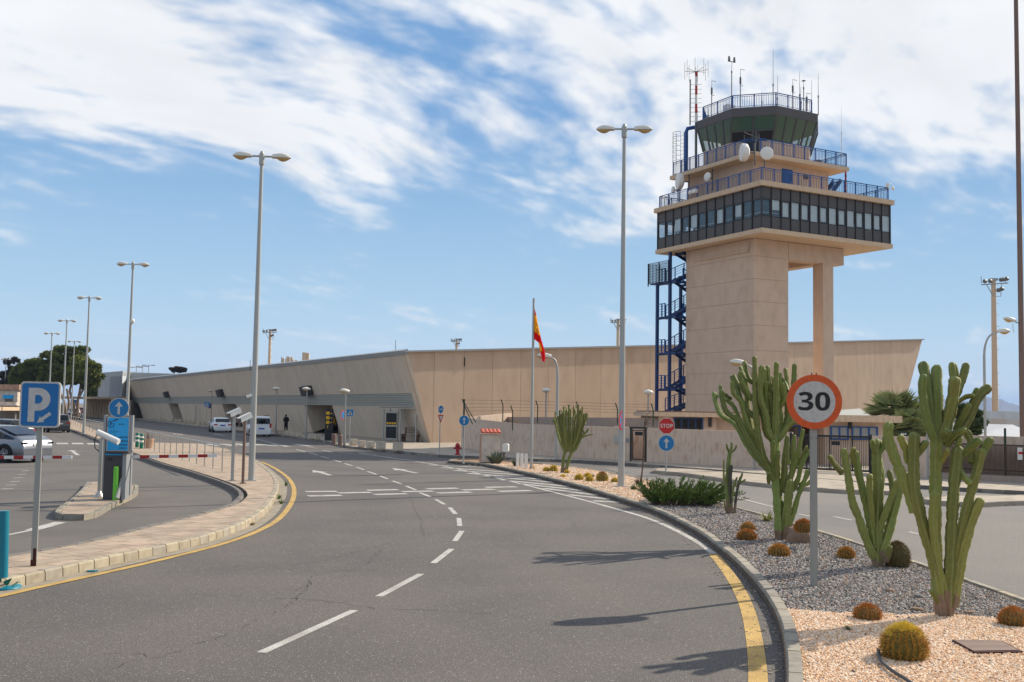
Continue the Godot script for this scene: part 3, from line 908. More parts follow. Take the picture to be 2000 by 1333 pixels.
func whip(parent: Node3D, at: Vector3, h: float, r := 0.02, style := 0, m := "antenna_grey") -> void:
	var b := mb()
	var base := h * (0.45 if style == 0 else 0.8)
	b.tube([at, at + Vector3.UP * base], r * 1.6, 6)
	b.tube([at + Vector3.UP * base, at + Vector3.UP * h], [r, r * 0.5], 5)
	b.tube([at + Vector3.UP * (base - 0.1), at + Vector3.UP * (base + 0.05)], r * 2.6, 6)
	if style == 1:        # obstruction light or folded aerial on top
		b.tube([at + Vector3.UP * h, at + Vector3(0.42, h, 0)], r, 5)
		b.box(at + Vector3(0, h * 0.72, 0), Vector3(0.1, 0.5, 0.1))
		b.tube([at + Vector3.UP * h * 0.6, at + Vector3(0.25, h * 0.62, 0)], r, 5)
	elif style == 2:
		b.box(at + Vector3.UP * h, Vector3(0.6, 0.05, 0.05))
		for s in [-0.25, 0.25]:
			b.tube([at + Vector3(s, h, 0), at + Vector3(s, h + 0.38, 0)], [0.1, 0.07], 8)
	elif style == 3:
		b.box(at + Vector3.UP * h, Vector3(0.22, 0.05, 0.22))
	part("antenna", b, M[m], parent)
func tower() -> void:
	var o := thing("control_tower", "tall tan airport control tower with dark window band and green glazed cab", "tower", Vector3(16.78, 0, -70.0), deg_to_rad(28.4))
	# shaft in lifts with recessed joints
	var lifts := [0.0, 1.3, 2.65, 4.15, 5.67, 7.19, 8.95, 10.6, 12.19, 13.79, 15.02]
	var core := mb()
	core.box(Vector3(2.59, 7.5, -5.69), Vector3(3.1, 14.9, 7.5))
	part("core", core, M.tower_tan, o)
	for i in lifts.size() - 1:
		var b := mb()
		b.box(Vector3(2.585, (lifts[i] + lifts[i + 1]) * 0.5, -5.69), Vector3(3.17, lifts[i + 1] - lifts[i] - 0.018, 7.58))
		part("shaft_block", b, M.tower_tan, o)
		if i < lifts.size() - 2:
			b = mb()
			b.box(Vector3(8.03, (lifts[i] + lifts[i + 1]) * 0.5, -2.4), Vector3(1.02, lifts[i + 1] - lifts[i] - 0.014, 1.0))
			part("column_block", b, M.tower_tan, o)
	var b := mb()
	b.box(Vector3(8.03, 7.0, -2.4), Vector3(0.98, 13.7, 0.96))
	part("column_core", b, M.tower_tan, o)
	b = mb()          # beam between shaft and column, and the second column row behind
	b.box(Vector3(6.9, 14.4, -2.4), Vector3(5.4, 1.22, 1.0))
	b.box(Vector3(8.03, 14.4, -6.2), Vector3(1.0, 1.22, 6.5))
	b.box(Vector3(8.03, 7.5, -9.0), Vector3(1.0, 14.9, 1.0))
	part("beam", b, M.tower_tan, o)
	b = mb()
	b.tube([Vector3(0.96, 14.15, -8.6), Vector3(0.96, 14.15, -2.4), Vector3(0.96, 14.75, -2.4)], 0.06, 8)
	part("drain_pipe", b, M.fascia_tan, o)
	# the office storey: slab, glazed band, slab
	b = mb()
	b.box(Vector3(6.17, 15.2, -5.9), Vector3(12.55, 0.32, 12.05))
	part("lower_slab", b, M.fascia_tan, o)
	b = mb()
	b.box(Vector3(6.17, 18.43, -5.9), Vector3(12.75, 0.34, 12.25))
	part("upper_slab", b, M.fascia_tan, o)
	b = mb()          # inner room: floor, ceiling, pale core, so the panes have something behind them
	b.box(Vector3(6.17, 15.44, -5.9), Vector3(11.9, 0.12, 11.4))
	b.box(Vector3(6.17, 18.18, -5.9), Vector3(11.9, 0.1, 11.4))
	b.box(Vector3(6.17, 16.8, -5.9), Vector3(6.0, 2.6, 5.6))
	part("office_interior", b, M.interior_mid, o)
	var sides := [[Vector3(0, 0, -11.8), Vector3(0, 0, 0), 12], [Vector3(0, 0, 0), Vector3(12.34, 0, 0), 14], [Vector3(12.34, 0, 0), Vector3(12.34, 0, -11.8), 13], [Vector3(12.34, 0, -11.8), Vector3(0, 0, -11.8), 14]]
	for si in 4:
		var s: Array = sides[si]
		var n: int = s[2]
		var d: Vector3 = (s[1] - s[0]).normalized()
		var out := Vector3(-d.z, 0, d.x)
		var bas := Basis(d, Vector3.UP, out)
		var step: float = s[0].distance_to(s[1]) / n
		for k in n:
			var c: Vector3 = s[0] + d * step * (k + 0.5)
			for lv in [[15.37, 16.22], [17.45, 18.25]]:
				b = mb()
				b.box(c + Vector3.UP * (lv[0] + lv[1]) * 0.5 - out * 0.06, Vector3(step - 0.09, lv[1] - lv[0] - 0.015, 0.06), bas)
				part("spandrel_panel", b, M.spandrel if (k + si) % 2 else M.spandrel_b, o)
			var small := k % 2 == (0 if si == 1 else 1)
			var inset := 0.085 if small else 0.035
			var lo := 16.23 + (0.09 if small else 0.02)
			var hi := 17.44 - (0.09 if small else 0.02)
			b = mb()
			for e in [-1, 1]:
				b.box(c + d * e * (step * 0.5 - 0.03 - inset * 0.5) + Vector3.UP * 16.835 - out * 0.05, Vector3(inset, 1.22, 0.08), bas)
			b.box(c + Vector3.UP * ((16.225 + lo) * 0.5) - out * 0.05, Vector3(step - 0.06 - 2 * inset, lo - 16.225, 0.08), bas)
			b.box(c + Vector3.UP * ((17.445 + hi) * 0.5) - out * 0.05, Vector3(step - 0.06 - 2 * inset, 17.445 - hi, 0.08), bas)
			var win := part("window", b, M.mullion, o)
			b = mb()
			b.box(c + Vector3.UP * (lo + hi) * 0.5 - out * 0.07, Vector3(step - 0.06 - 2 * inset, hi - lo, 0.012), bas)
			part("pane", b, M.glass_pane, win)
			var roll := rng.randf()
			if si == 1 and k > 1 or roll < 0.45:
				var drop := (hi - lo) * (1.0 if si == 1 and k > 1 else rnd(0.3, 1.0))
				b = mb()
				b.box(c + Vector3.UP * (hi - drop * 0.5) - out * 0.12, Vector3(step - 0.1 - 2 * inset, drop, 0.01), bas)
				part("blind", b, M.blind, win)
			b = mb()
			b.box(s[0] + d * step * k + Vector3.UP * 16.815 - out * 0.03, Vector3(0.055, 2.88, 0.12), bas)
			part("mullion", b, M.mullion, o)
		b = mb()
		b.tube([s[0] + d * 0.3 + Vector3.UP * 16.55 - out * 0.35, s[1] - d * 0.3 + Vector3.UP * 16.55 - out * 0.35], 0.025, 5)
		part("handrail", b, M.dish_white, o)
	railing(o, [Vector2(0.12, -11.7), Vector2(0.12, -0.12), Vector2(12.25, -0.12), Vector2(12.25, -11.7)], 18.6, 0.95, 1.15, 0.14, true)
	# equipment storey
	b = mb()
	b.box(Vector3(5.55, 19.75, -6.75), Vector3(7.3, 2.4, 7.5))
	part("equipment_storey_wall", b, M.tower_tan, o)
	b = mb()
	b.box(Vector3(5.1, 19.6, -2.98), Vector3(1.0, 2.0, 0.06))
	var door := part("door", b, M.blue_paint, o)
	b = mb()
	b.box(Vector3(5.42, 19.6, -2.94), Vector3(0.05, 0.2, 0.04))
	part("handle", b, M.steel_bright, door)
	b = mb()
	b.box(Vector3(6.9, 20.25, -2.98), Vector3(0.45, 0.3, 0.05))
	part("vent", b, M.interior, o)
	# balcony slab
	b = mb()
	b.prism(PackedVector2Array([Vector2(0.92, -2.3), Vector2(1.25, -2.0), Vector2(10.3, -2.0), Vector2(10.3, -11.5), Vector2(0.92, -11.5)]), 20.93, 21.22)
	part("balcony_slab", b, M.fascia_tan, o)
	var hole := [Vector2(1.1, -11.3), Vector2(1.1, -3.0), Vector2(1.85, -2.15), Vector2(10.15, -2.15), Vector2(10.15, -11.3)]
	railing(o, hole, 21.22, 1.02, 1.05, 0.13)
	# cab: sill wall, leaning glazing, band, roof
	var low := oct(2.3, 10.15, -3.75, -11.2, 2.1)
	var high := oct(1.93, 10.5, -3.12, -11.65, 2.3)
	b = mb()
	b.prism(low, 21.2, 22.83)
	part("cab_wall", b, M.tower_tan, o)
	b = mb()
	b.prism(oct(3.4, 9.0, -4.9, -10.0, 1.6), 22.83, 23.3)
	part("control_desk", b, M.cab_dark, o)
	var kinds := [4, 2, 4, 2, 4, 2, 4, 2]        # panes on each side; side 0 starts at the near cut corner
	for i in 8:
		var a0 := Vector3(low[i].x, 22.83, low[i].y)
		var a1 := Vector3(low[(i + 1) % 8].x, 22.83, low[(i + 1) % 8].y)
		var t0 := Vector3(high[i].x, 24.56, high[i].y)
		var t1 := Vector3(high[(i + 1) % 8].x, 24.56, high[(i + 1) % 8].y)
		var cnt := 2 if i % 2 == 0 else 4
		var out := (a1 - a0).cross(t0 - a0).normalized()
		if out.dot((a0 + a1) * 0.5 - Vector3(6.2, 22.83, -7.4)) < 0:
			out = -out
		for k in cnt + 1:
			b = mb()
			b.bar(a0.lerp(a1, float(k) / cnt) - Vector3.UP * 0.02, t0.lerp(t1, float(k) / cnt) + Vector3.UP * 0.02, 0.13, 0.09, out)
			part("cab_mullion", b, M.cab_band, o)
		for k in cnt:
			var p := [a0.lerp(a1, (k + 0.05) / cnt), a0.lerp(a1, (k + 0.95) / cnt), t0.lerp(t1, (k + 0.95) / cnt), t0.lerp(t1, (k + 0.05) / cnt)]
			if i == 0:
				var m0: Vector3 = p[0].lerp(p[3], 0.42)
				var m1: Vector3 = p[1].lerp(p[2], 0.42)
				b = mb()
				b.quad(p[0], p[1], m1 - Vector3.UP * 0.03, m0 - Vector3.UP * 0.03)
				b.quad(p[1] - out * 0.04, p[0] - out * 0.04, m0 - out * 0.04, m1 - out * 0.04)
				part("cab_panel", b, M.cab_dark, o)
				b = mb()
				b.bar(m0, m1, 0.09, 0.09, out)
				part("cab_transom", b, M.cab_band, o)
				p[0] = m0
				p[1] = m1
			b = mb()
			b.quad(p[0], p[1], p[2], p[3])
			part("cab_pane", b, M.glass_cab, o)
	b = mb()          # door in the near cut corner
	var mid := (Vector3(low[0].x, 0, low[0].y) + Vector3(low[1].x, 0, low[1].y)) * 0.5
	var dd := Vector3(1, 0, 1).normalized()
	var nn := Vector3(-1, 0, 1).normalized()
	var db := Basis(dd, Vector3.UP, nn)
	b.box(mid + Vector3.UP * 22.3 + nn * 0.05, Vector3(0.95, 2.1, 0.12), db)
	var cd := part("cab_door", b, M.black, o)
	b = mb()
	for e in [-1, 1]:
		b.box(mid + dd * e * 0.52 + Vector3.UP * 22.3 + nn * 0.09, Vector3(0.09, 2.2, 0.14), db)
	b.box(mid + Vector3.UP * 23.42 + nn * 0.09, Vector3(1.13, 0.09, 0.14), db)
	part("door_frame", b, M.cab_band, cd)
	b = mb()
	b.prism(oct(1.88, 10.55, -3.07, -11.7, 2.32), 24.56, 25.2)
	part("cab_band", b, M.cab_band, o)
	b = mb()
	b.prism(oct(2.2, 10.2, -3.4, -11.35, 2.2), 25.2, 25.36)
	part("cab_roof", b, M.zinc, o)
	var rr := []
	for p in oct(2.25, 10.15, -3.45, -11.3, 2.2):
		rr.append(p)
	railing(o, rr, 25.36, 0.95, 1.4, 0.17, true)
	# aerials on the cab roof: (x, z, height, style)
	for q in [[2.6, -8.5, 3.4, 1], [2.7, -6.3, 4.4, 2], [3.2, -5.9, 3.7, 1], [4.5, -5.0, 1.7, 0], [5.6, -5.0, 5.6, 0], [6.1, -5.2, 2.0, 0], [6.6, -5.6, 3.7, 0], [6.9, -4.3, 3.0, 1], [7.4, -4.1, 3.7, 0], [7.7, -4.3, 2.5, 0], [8.0, -4.3, 3.1, 3], [8.6, -4.6, 2.2, 1], [8.9, -3.7, 3.8, 0], [9.9, -5.4, 3.9, 0], [9.8, -5.9, 1.9, 0], [2.4, -10.0, 2.3, 0], [3.0, -9.4, 1.2, 0], [4.9, -7.0, 1.1, 0], [6.0, -7.5, 1.3, 0], [7.2, -7.0, 1.2, 0]]:
		whip(o, Vector3(q[0], 25.36, q[1]), q[2] * 0.86, 0.022, q[3])
	b = mb()
	b.box(Vector3(3.4, 25.8, -7.4), Vector3(0.8, 0.8, 0.5))
	part("roof_cabinet", b, M.dish_white, o)
	whip(o, Vector3(9.85, 22.2, -2.3), 3.6, 0.018, 0, "dish_white")
	# mast with the ring aerial, caged ladder, blue duct at the left rear
	b = mb()
	var mast := [Vector3(1.98, 21.2, -9.6)]
	for k in 11:
		var y0 := 25.2 + k * 0.36
		var c := mb()
		c.tube([Vector3(1.98, y0, -9.6), Vector3(1.98, y0 + 0.36, -9.6)], 0.1, 8)
		part("mast_section", c, M.red_paint if (k / 2) % 2 else M.dish_white, o)
	b.tube([Vector3(1.98, 21.2, -9.6), Vector3(1.98, 25.2, -9.6)], 0.1, 8)
	b.tube([Vector3(1.63, 25.0, -9.9), Vector3(1.63, 28.6, -9.9)], 0.055, 6)
	for k in 9:
		b.tube([Vector3(1.63, 25.3 + k * 0.36, -9.9), Vector3(2.33, 25.3 + k * 0.36, -9.4)], 0.015, 4)
	part("mast_foot", b, M.antenna_grey, o)
	b = mb()
	for k in 8:
		var e := Vector3(cos(TAU * k / 8), 0, sin(TAU * k / 8)) * 0.9
		b.tube([Vector3(1.98, 29.2, -9.6), Vector3(1.98, 29.3, -9.6) + e], 0.018, 5)
		b.tube([Vector3(1.98, 28.65, -9.6) + e, Vector3(1.98, 30.0, -9.6) + e], 0.014, 5)
	part("ring_antenna", b, M.antenna_grey, o)
	b = mb()
	b.tube([Vector3(1.8, 21.2, -10.6), Vector3(1.8, 24.6, -10.6), Vector3(1.85, 24.9, -10.5), Vector3(2.3, 25.0, -10.2), Vector3(2.7, 24.7, -10.0)], 0.16, 8)
	part("cable_duct", b, M.blue_paint, o)
	b = mb()
	var cc := Vector3(2.0, 0, -11.8)
	for k in 7:
		var ring := []
		for j in 13:
			ring.append(cc + Vector3(cos(PI * j / 12.0 + PI * 0.6), 0, sin(PI * j / 12.0 + PI * 0.6)) * 0.48 + Vector3.UP * (22.6 + k * 0.38))
		b.tube(ring, 0.016, 4)
	for j in 5:
		var e := Vector3(cos(PI * j / 4.0 + PI * 0.6), 0, sin(PI * j / 4.0 + PI * 0.6)) * 0.48
		b.tube([cc + e + Vector3.UP * 22.3, cc + e + Vector3.UP * 24.9], 0.014, 4)
	for e in [-0.2, 0.2]:
		b.tube([cc + Vector3(0.35, 21.2, e), cc + Vector3(0.35, 25.0, e)], 0.02, 4)
	for k in 12:
		b.tube([cc + Vector3(0.35, 21.4 + k * 0.3, -0.2), cc + Vector3(0.35, 21.4 + k * 0.3, 0.2)], 0.014, 4)
	part("caged_ladder", b, M.antenna_grey, o)
	# dishes, cameras
	dish(o, Vector3(0.2, 21.05, -2.3), Vector3(-0.86, 0, -0.4), 0.62, 0.5)
	dish(o, Vector3(1.55, 20.95, -1.2), Vector3(-0.475, 0, 0.88), 0.46, 0.2)
	dish(o, Vector3(0.3, 20.4, -9.7), Vector3(-0.86, 0, -0.35), 0.62, 0.45)
	dish(o, Vector3(0.9, 20.3, -6.9), Vector3(-0.98, 0.1, 0.1), 0.34, 0.1)
	dish(o, Vector3(0.75, 20.0, -10.9), Vector3(-0.9, 0, -0.3), 0.28, 0.15)
	b = mb()
	b.lathe([Vector2(0.0, 0.0), Vector2(0.15, 0.06), Vector2(0.17, 0.2), Vector2(0.1, 0.33), Vector2(0, 0.36)], 10, Vector3(-0.1, 18.95, -7.6))
	b.box(Vector3(-0.05, 19.15, -7.15), Vector3(0.25, 0.28, 0.4))
	part("dome_camera", b, M.dish_white, o)
	b = mb()
	b.box(Vector3(12.3, 19.65, -0.2), Vector3(0.16, 0.5, 0.16))
	b.tube([Vector3(12.35, 19.75, -0.2), Vector3(12.65, 19.95, -0.2), Vector3(12.85, 19.8, -0.2)], 0.03, 5)
	b.lathe([Vector2(0.0, 0.0), Vector2(0.12, 0.06), Vector2(0.14, 0.18), Vector2(0.06, 0.28), Vector2(0, 0.3)], 10, Vector3(12.86, 19.45, -0.2))
	part("corner_camera", b, M.dish_white, o)
	b = mb()          # yagi aerial at the balcony corner
	b.tube([Vector3(1.3, 21.2, -2.1), Vector3(1.3, 22.6, -2.0)], 0.03, 5)
	b.tube([Vector3(0.2, 22.4, -2.0), Vector3(1.6, 22.2, -2.0)], 0.02, 4)
	for k in 6:
		b.tube([Vector3(1.0 + k * 0.11, 21.9, -2.0), Vector3(1.0 + k * 0.11, 22.65, -2.0)], 0.012, 4)
	part("yagi_antenna", b, M.antenna_grey, o)
	# steel stair from balcony to terrace at the right, striped post
	b = mb()
	b.bar(Vector3(9.3, 18.75, -3.4), Vector3(10.9, 20.6, -3.4), 0.08, 0.3)
	b.bar(Vector3(9.3, 18.75, -4.2), Vector3(10.9, 20.6, -4.2), 0.08, 0.3)
	for k in 8:
		b.box(Vector3(9.4 + k * 0.2, 18.85 + k * 0.23, -3.8), Vector3(0.24, 0.04, 0.8))
	part("balcony_stair", b, M.blue_dark, o)
	for k in 12:
		b = mb()
		b.tube([Vector3(10.25, 18.62 + k * 0.19, -2.3), Vector3(10.25, 18.62 + (k + 1) * 0.19, -2.3)], 0.07, 8)
		part("striped_post_band", b, M.red_paint if k % 2 else M.black, o)
	b = mb()
	b.box(Vector3(9.5, 21.7, -4.6), Vector3(0.4, 0.85, 0.9))
	part("air_conditioner", b, M.antenna_grey, o)
	# ---- outside escape stair in blue steel at the far left corner
	var st := Node3D.new()
	name_in(st, "escape_stair", o)
	var X0 := 0.15
	var X1 := 2.4
	var levels := [2.86, 4.56, 7.3, 10.07, 12.77]
	b = mb()
	for p in [[X0, -11.95], [X0, -10.35], [X1, -11.95], [X1, -10.35]]:
		b.box(Vector3(p[0], 7.8 if p[1] < -11 else 8.9, p[1]), Vector3(0.2, 10.1 if p[1] < -11 else 12.2, 0.2))
	part("column", b, M.blue_dark, st)
	for i in levels.size():
		var y: float = levels[i]
		if i > 0:
			b = mb()
			b.box(Vector3(X0 + 0.35, y, -11.15 if i < 4 else -11.5), Vector3(0.95, 0.1, 1.75 if i < 4 else 2.6))
			b.bar(Vector3(X0, y - 0.05, -12.0), Vector3(X0, y - 0.05, -9.6), 0.1, 0.2)
			part("landing", b, M.blue_dark, st)
			b = mb()
			for hgt in [0.25, 0.45, 0.65, 0.85, 1.05]:
				b.bar(Vector3(X0 - 0.05, y + hgt, -12.0), Vector3(X0 - 0.05, y + hgt, -10.9), 0.03 if hgt < 1 else 0.06, 0.03 if hgt < 1 else 0.06)
			for e in [-11.3, -10.9]:
				b.box(Vector3(X0 - 0.05, y + 0.53, e), Vector3(0.08, 1.1, 0.08))
			part("landing_rail", b, M.blue_paint, st)
		var y1: float = levels[i + 1] if i < 4 else 15.0
		var ym := (y + y1) * 0.5
		for fl in 2:
			var za := -11.75 if fl == 0 else -10.65
			var xa := X0 + 0.7 if fl == 0 else X0 + 3.3
			var xb := X0 + 3.3 if fl == 0 else X0 + 0.7
			var ya := y if fl == 0 else ym
			var yb := ym if fl == 0 else y1
			b = mb()
			for e in [0.0, 0.95]:
				b.bar(Vector3(xa, ya, za + e), Vector3(xb, yb, za + e), 0.06, 0.22)
			var steps := maxi(4, int((yb - ya) / 0.19))
			for k in steps:
				var q := (k + 0.5) / steps
				b.box(Vector3(lerpf(xa, xb, q), lerpf(ya, yb, q) + 0.06, za + 0.47), Vector3(0.3, 0.14, 0.94))
			part("flight", b, M.blue_dark, st)
			b = mb()
			for hgt in [0.4, 0.6, 0.8, 1.0]:
				var th := 0.06 if hgt > 0.9 else 0.025
				b.bar(Vector3(xa, ya + hgt, za + (0.98 if fl == 1 else -0.04)), Vector3(xb, yb + hgt, za + (0.98 if fl == 1 else -0.04)), th, th)
			for k in 4:
				b.box(Vector3(lerpf(xa, xb, k / 3.0), lerpf(ya, yb, k / 3.0) + 0.5, za + (0.98 if fl == 1 else -0.04)), Vector3(0.06, 1.0, 0.06))
			part("stair_rail", b, M.blue_paint, st)
	b = mb()          # mesh cage round the top landing
	for k in 24:
		b.box(Vector3(X0 - 0.2, 13.6, -12.9 + k * 0.11), Vector3(0.02, 1.6, 0.02))
	for k in 8:
		b.box(Vector3(X0 - 0.2, 12.9 + k * 0.21, -11.6), Vector3(0.02, 0.02, 2.6))
	for k in 12:
		b.box(Vector3(X0 - 0.2 + k * 0.11, 13.6, -12.9), Vector3(0.02, 1.6, 0.02))
	for e in [-12.9, -11.5, -10.3]:
		b.box(Vector3(X0 - 0.2, 13.5, e), Vector3(0.07, 1.8, 0.07))
	stuff(part("safety_mesh", b, M.black_iron, st))

# ---------------------------------------------------------------- terminal: leaning facade along the road, plain end wall
var TA := Vector3(-6.19, 0.15, -81.39)        # foot of the corner
var TE := Vector3(0.775, 0, -0.632)           # along the end wall
var TF := Vector3(-0.4846, 0, -0.8747)        # along the facade
var TV := Vector3(-2.01, 6.92, 1.65)          # up the leaning facade
func fpt(u: float, v: float, off := 0.0) -> Vector3:
	return TA + TF * u + TV * v + Vector3(-0.82, -0.35, 0.45) * off
func fslab(b: MB, u0: float, u1: float, v0: float, v1: float, o0: float, o1: float) -> void:
	var p := []
	for k in 8:
		p.append(fpt(u1 if k & 1 else u0, v1 if k & 2 else v0, o1 if k & 4 else o0))
	for f in [[4, 6, 7, 5], [1, 3, 2, 0], [5, 7, 3, 1], [0, 2, 6, 4], [6, 2, 3, 7], [0, 4, 5, 1]]:
		b.quad(p[f[0]], p[f[1]], p[f[2]], p[f[3]])
func ept(s: float, h: float, off := 0.0) -> Vector3:
	return TA + TE * s + Vector3.UP * (h - 0.15) + Vector3(0.632, 0, 0.775) * off
func terminal() -> void:
	var o := thing("terminal_building", "long low beige terminal with leaning panelled facade and grey louvre band", "building")
	var len := 176.0
	# facade panels
	var b := mb()
	fslab(b, 0.1, len, 0.42, 0.99, -0.35, -0.2)
	var doors := [[20.3, 28.6], [55.8, 63.0], [90.8, 98.0], [126.0, 133.0]]
	var spans := []
	var last := 0.1
	for d in doors:
		spans.append([last, d[0]])
		last = d[1]
	spans.append([last, len])
	for s in spans:
		fslab(b, s[0], s[1], 0.0, 0.42, -0.35, -0.2)
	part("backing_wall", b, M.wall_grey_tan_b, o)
	var w := 3.5
	var u := 0.0
	var k := 0
	while u < len - 0.1:
		var e := minf(u + w, len)
		b = mb()
		fslab(b, u + (0.0 if k == 0 else 0.012), e - 0.012, 0.548, 0.972, -0.2, 0.0)
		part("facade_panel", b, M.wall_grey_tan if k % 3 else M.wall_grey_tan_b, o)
		u = e
		k += 1
	for s in spans:
		var n := maxi(1, int(round((s[1] - s[0]) / 3.5)))
		var st: float = (s[1] - s[0]) / n
		for j in n:
			b = mb()
			fslab(b, s[0] + j * st + (0.0 if j == 0 else 0.012), s[0] + (j + 1) * st - (0.0 if j == n - 1 else 0.012), 0.0, 0.4, -0.2, 0.0)
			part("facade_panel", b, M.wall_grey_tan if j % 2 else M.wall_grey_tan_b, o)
	b = mb()
	fslab(b, -0.05, 0.95, 0.4, 0.548, -0.2, 0.0)
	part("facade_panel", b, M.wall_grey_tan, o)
	for j in 7:
		b = mb()
		fslab(b, 0.96, len, 0.404 + j * 0.0205, 0.404 + j * 0.0205 + 0.0165, -0.16, -0.03)
		part("louvre_slat", b, M.louvre, o)
	b = mb()
	fslab(b, 0.96, len, 0.4, 0.5475, -0.2, -0.17)
	part("louvre_backing", b, M.interior_mid, o)
	b = mb()
	fslab(b, -0.02, len, 0.972, 1.02, -0.3, 0.06)
	part("roof_edge", b, M.zinc, o)
	# entrances: recess with side walls, ceiling and glazed doors
	for di in doors.size():
		var d: Array = doors[di]
		var r := Node3D.new()
		name_in(r, "entrance", o)
		b = mb()
		fslab(b, d[0] - 0.3, d[0] - 0.01, 0.0, 0.42, -4.0, -0.36)
		fslab(b, d[1] + 0.01, d[1] + 0.3, 0.0, 0.42, -4.0, -0.36)
		fslab(b, d[0], d[1], 0.405, 0.43, -4.0, -0.36)
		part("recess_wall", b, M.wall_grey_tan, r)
		b = mb()
		fslab(b, d[0], d[1], 0.0, 0.4, -4.2, -4.0)
		part("rear_wall", b, M.interior, r)
		for q in 4:
			b = mb()
			var x0: float = d[0] + 0.5 + q * 0.95
			fslab(b, x0, x0 + 0.9, 0.02, 0.33, -3.9, -3.85)
			var leaf := part("door_leaf", b, M.glass_dark, r)
			b = mb()
			fslab(b, x0, x0 + 0.06, 0.02, 0.33, -3.84, -3.8)
			fslab(b, x0 + 0.84, x0 + 0.9, 0.02, 0.33, -3.84, -3.8)
			part("door_stile", b, M.steel_bright, leaf)
		b = mb()
		fslab(b, d[0] + 4.3, d[0] + 6.7 if di == 0 else d[0] + 6.2, 0.555, 0.68, 0.0, 0.55)
		part("floodlight_hood", b, M.charcoal, o)
	# end wall: vertical panels whose top follows the roof
	var joints := [0.2, 3.1, 6.0, 9.0, 12.1, 15.2, 18.3, 21.6, 24.6, 27.8, 31.0, 34.2, 37.4, 40.6, 43.7, 46.8, 51.3, 54.9, 58.6, 62.2, 65.9]
	var top := func(s: float) -> float: return 7.07 + (s + 2.6) * 0.068
	joints.push_front(-2.6)
	joints.append(72.75)
	for i in joints.size() - 1:
		var s0: float = joints[i]
		var s1: float = joints[i + 1]
		b = mb()
		var g := 0.014
		var bl := s0 + g
		var br := s1 - g
		var tl := s0 + g
		var tr := s1 - g
		if i == 0:
			bl = 0.0
		if i == joints.size() - 2:
			br = s0 + 0.6
		var q := [ept(bl, 0.1, 0.0), ept(br, 0.1, 0.0), ept(tr, top.call(tr), 0.0), ept(tl, top.call(tl), 0.0), ept(bl, 0.1, -0.25), ept(br, 0.1, -0.25), ept(tr, top.call(tr), -0.25), ept(tl, top.call(tl), -0.25)]
		for f in [[0, 1, 2, 3], [5, 4, 7, 6], [1, 5, 6, 2], [4, 0, 3, 7], [3, 2, 6, 7], [4, 5, 1, 0]]:
			b.quad(q[f[0]], q[f[1]], q[f[2]], q[f[3]])
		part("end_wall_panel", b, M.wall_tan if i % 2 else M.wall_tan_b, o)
	b = mb()
	b.quad(ept(0, 0, -0.26), ept(66, 0, -0.26), ept(72.0, top.call(72.0) - 0.05, -0.26), ept(-2.4, top.call(-2.4) - 0.05, -0.26))
	b.quad(ept(-2.5, 7.0, -0.28), ept(72.5, 12.1, -0.28), ept(72.5, 12.1, -0.28) + TF * len, ept(-2.5, 7.0, -0.28) + TF * len)
	b.quad(ept(66.4, 0, -0.28), ept(66.4, 0, -0.28) + TF * len, ept(72.5, 12.1, -0.28) + TF * len, ept(72.5, 12.1, -0.28))
	part("roof", b, M.zinc, o)
	b = mb()
	b.bar(ept(-2.7, 7.1, 0.0), ept(72.9, 12.24, 0.0), 0.42, 0.14)
	part("coping", b, M.zinc, o)
	b = mb()
	b.tube([ept(3.1, 6.9, 0.05), ept(3.1, 6.2, 0.05)], 0.05, 6)
	part("cable_bracket", b, M.black_iron, o)
	# things that stick up behind the roof edge
	for q in [[772, 690, 665, 0.05], [552, 714, 700, 0.22], [562, 713, 697, 0.3], [594, 710, 689, 0.4], [571, 712, 703, 0.25], [488, 720, 704, 0.05], [549, 715, 697, 0.05]]:
		var at := dp(q[0], q[1] + 4, 118.0)
		var tp := dp(q[0], q[2], 118.0)
		b = mb()
		b.tube([at, Vector3(at.x, tp.y, at.z)], q[3] * 0.7, 6)
		if q[3] > 0.2:
			b.box(Vector3(at.x + 0.4, tp.y - 0.5, at.z), Vector3(0.25, 0.9, 0.25))
		part("roof_vent" if q[3] > 0.2 else "lightning_rod", b, M.fascia_tan if q[3] > 0.2 else M.antenna_grey, o)
	# ---- grey metal clad hall at the far end
	var h := thing("metal_clad_hall", "grey metal clad hall jutting out beyond the far end of the terminal", "building")
	var c0 := dp(190, 780, 205.0)
	var c1 := dp(237, 776, 190.0)
	var c2 := dp(251, 774, 196.0)
	var yb := c1.y
	var yt := dp(237, 725, 190.0).y
	var poly := PackedVector2Array([Vector2(c0.x, c0.z), Vector2(c1.x, c1.z), Vector2(c2.x, c2.z), Vector2(c2.x + 30, c2.z - 26), Vector2(c0.x + 30, c0.z - 60)])
	b = mb()
	b.prism(poly, yb, yt - 0.9)
	part("wall", b, M.metal_clad, h)
	b = mb()
	b.prism(poly, yt - 0.9, yt)
	part("parapet", b, M.zinc, h)
	for j in 26:
		var q := Vector2(c0.x, c0.z).lerp(Vector2(c1.x, c1.z), (j + 0.5) / 26.0)
		b = mb()
		b.box(Vector3(q.x, (yb + yt - 0.9) * 0.5, q.y + 0.05), Vector3(0.1, yt - 0.9 - yb, 0.14))
		part("cladding_rib", b, M.metal_clad_dark if j > 12 else M.metal_clad, h)
	b = mb()
	var far_roof := PackedVector2Array([Vector2(c2.x, c2.z), Vector2(c2.x + 1.0, c2.z + 2.0), Vector2(c2.x + 42, c2.z + 12), Vector2(c2.x + 42, c2.z - 30)])
	b.prism(far_roof, yt - 2.2, yt - 0.3)
	part("rear_roof", b, M.zinc, h)
	# canopy and fluted wall beneath
	b = mb()
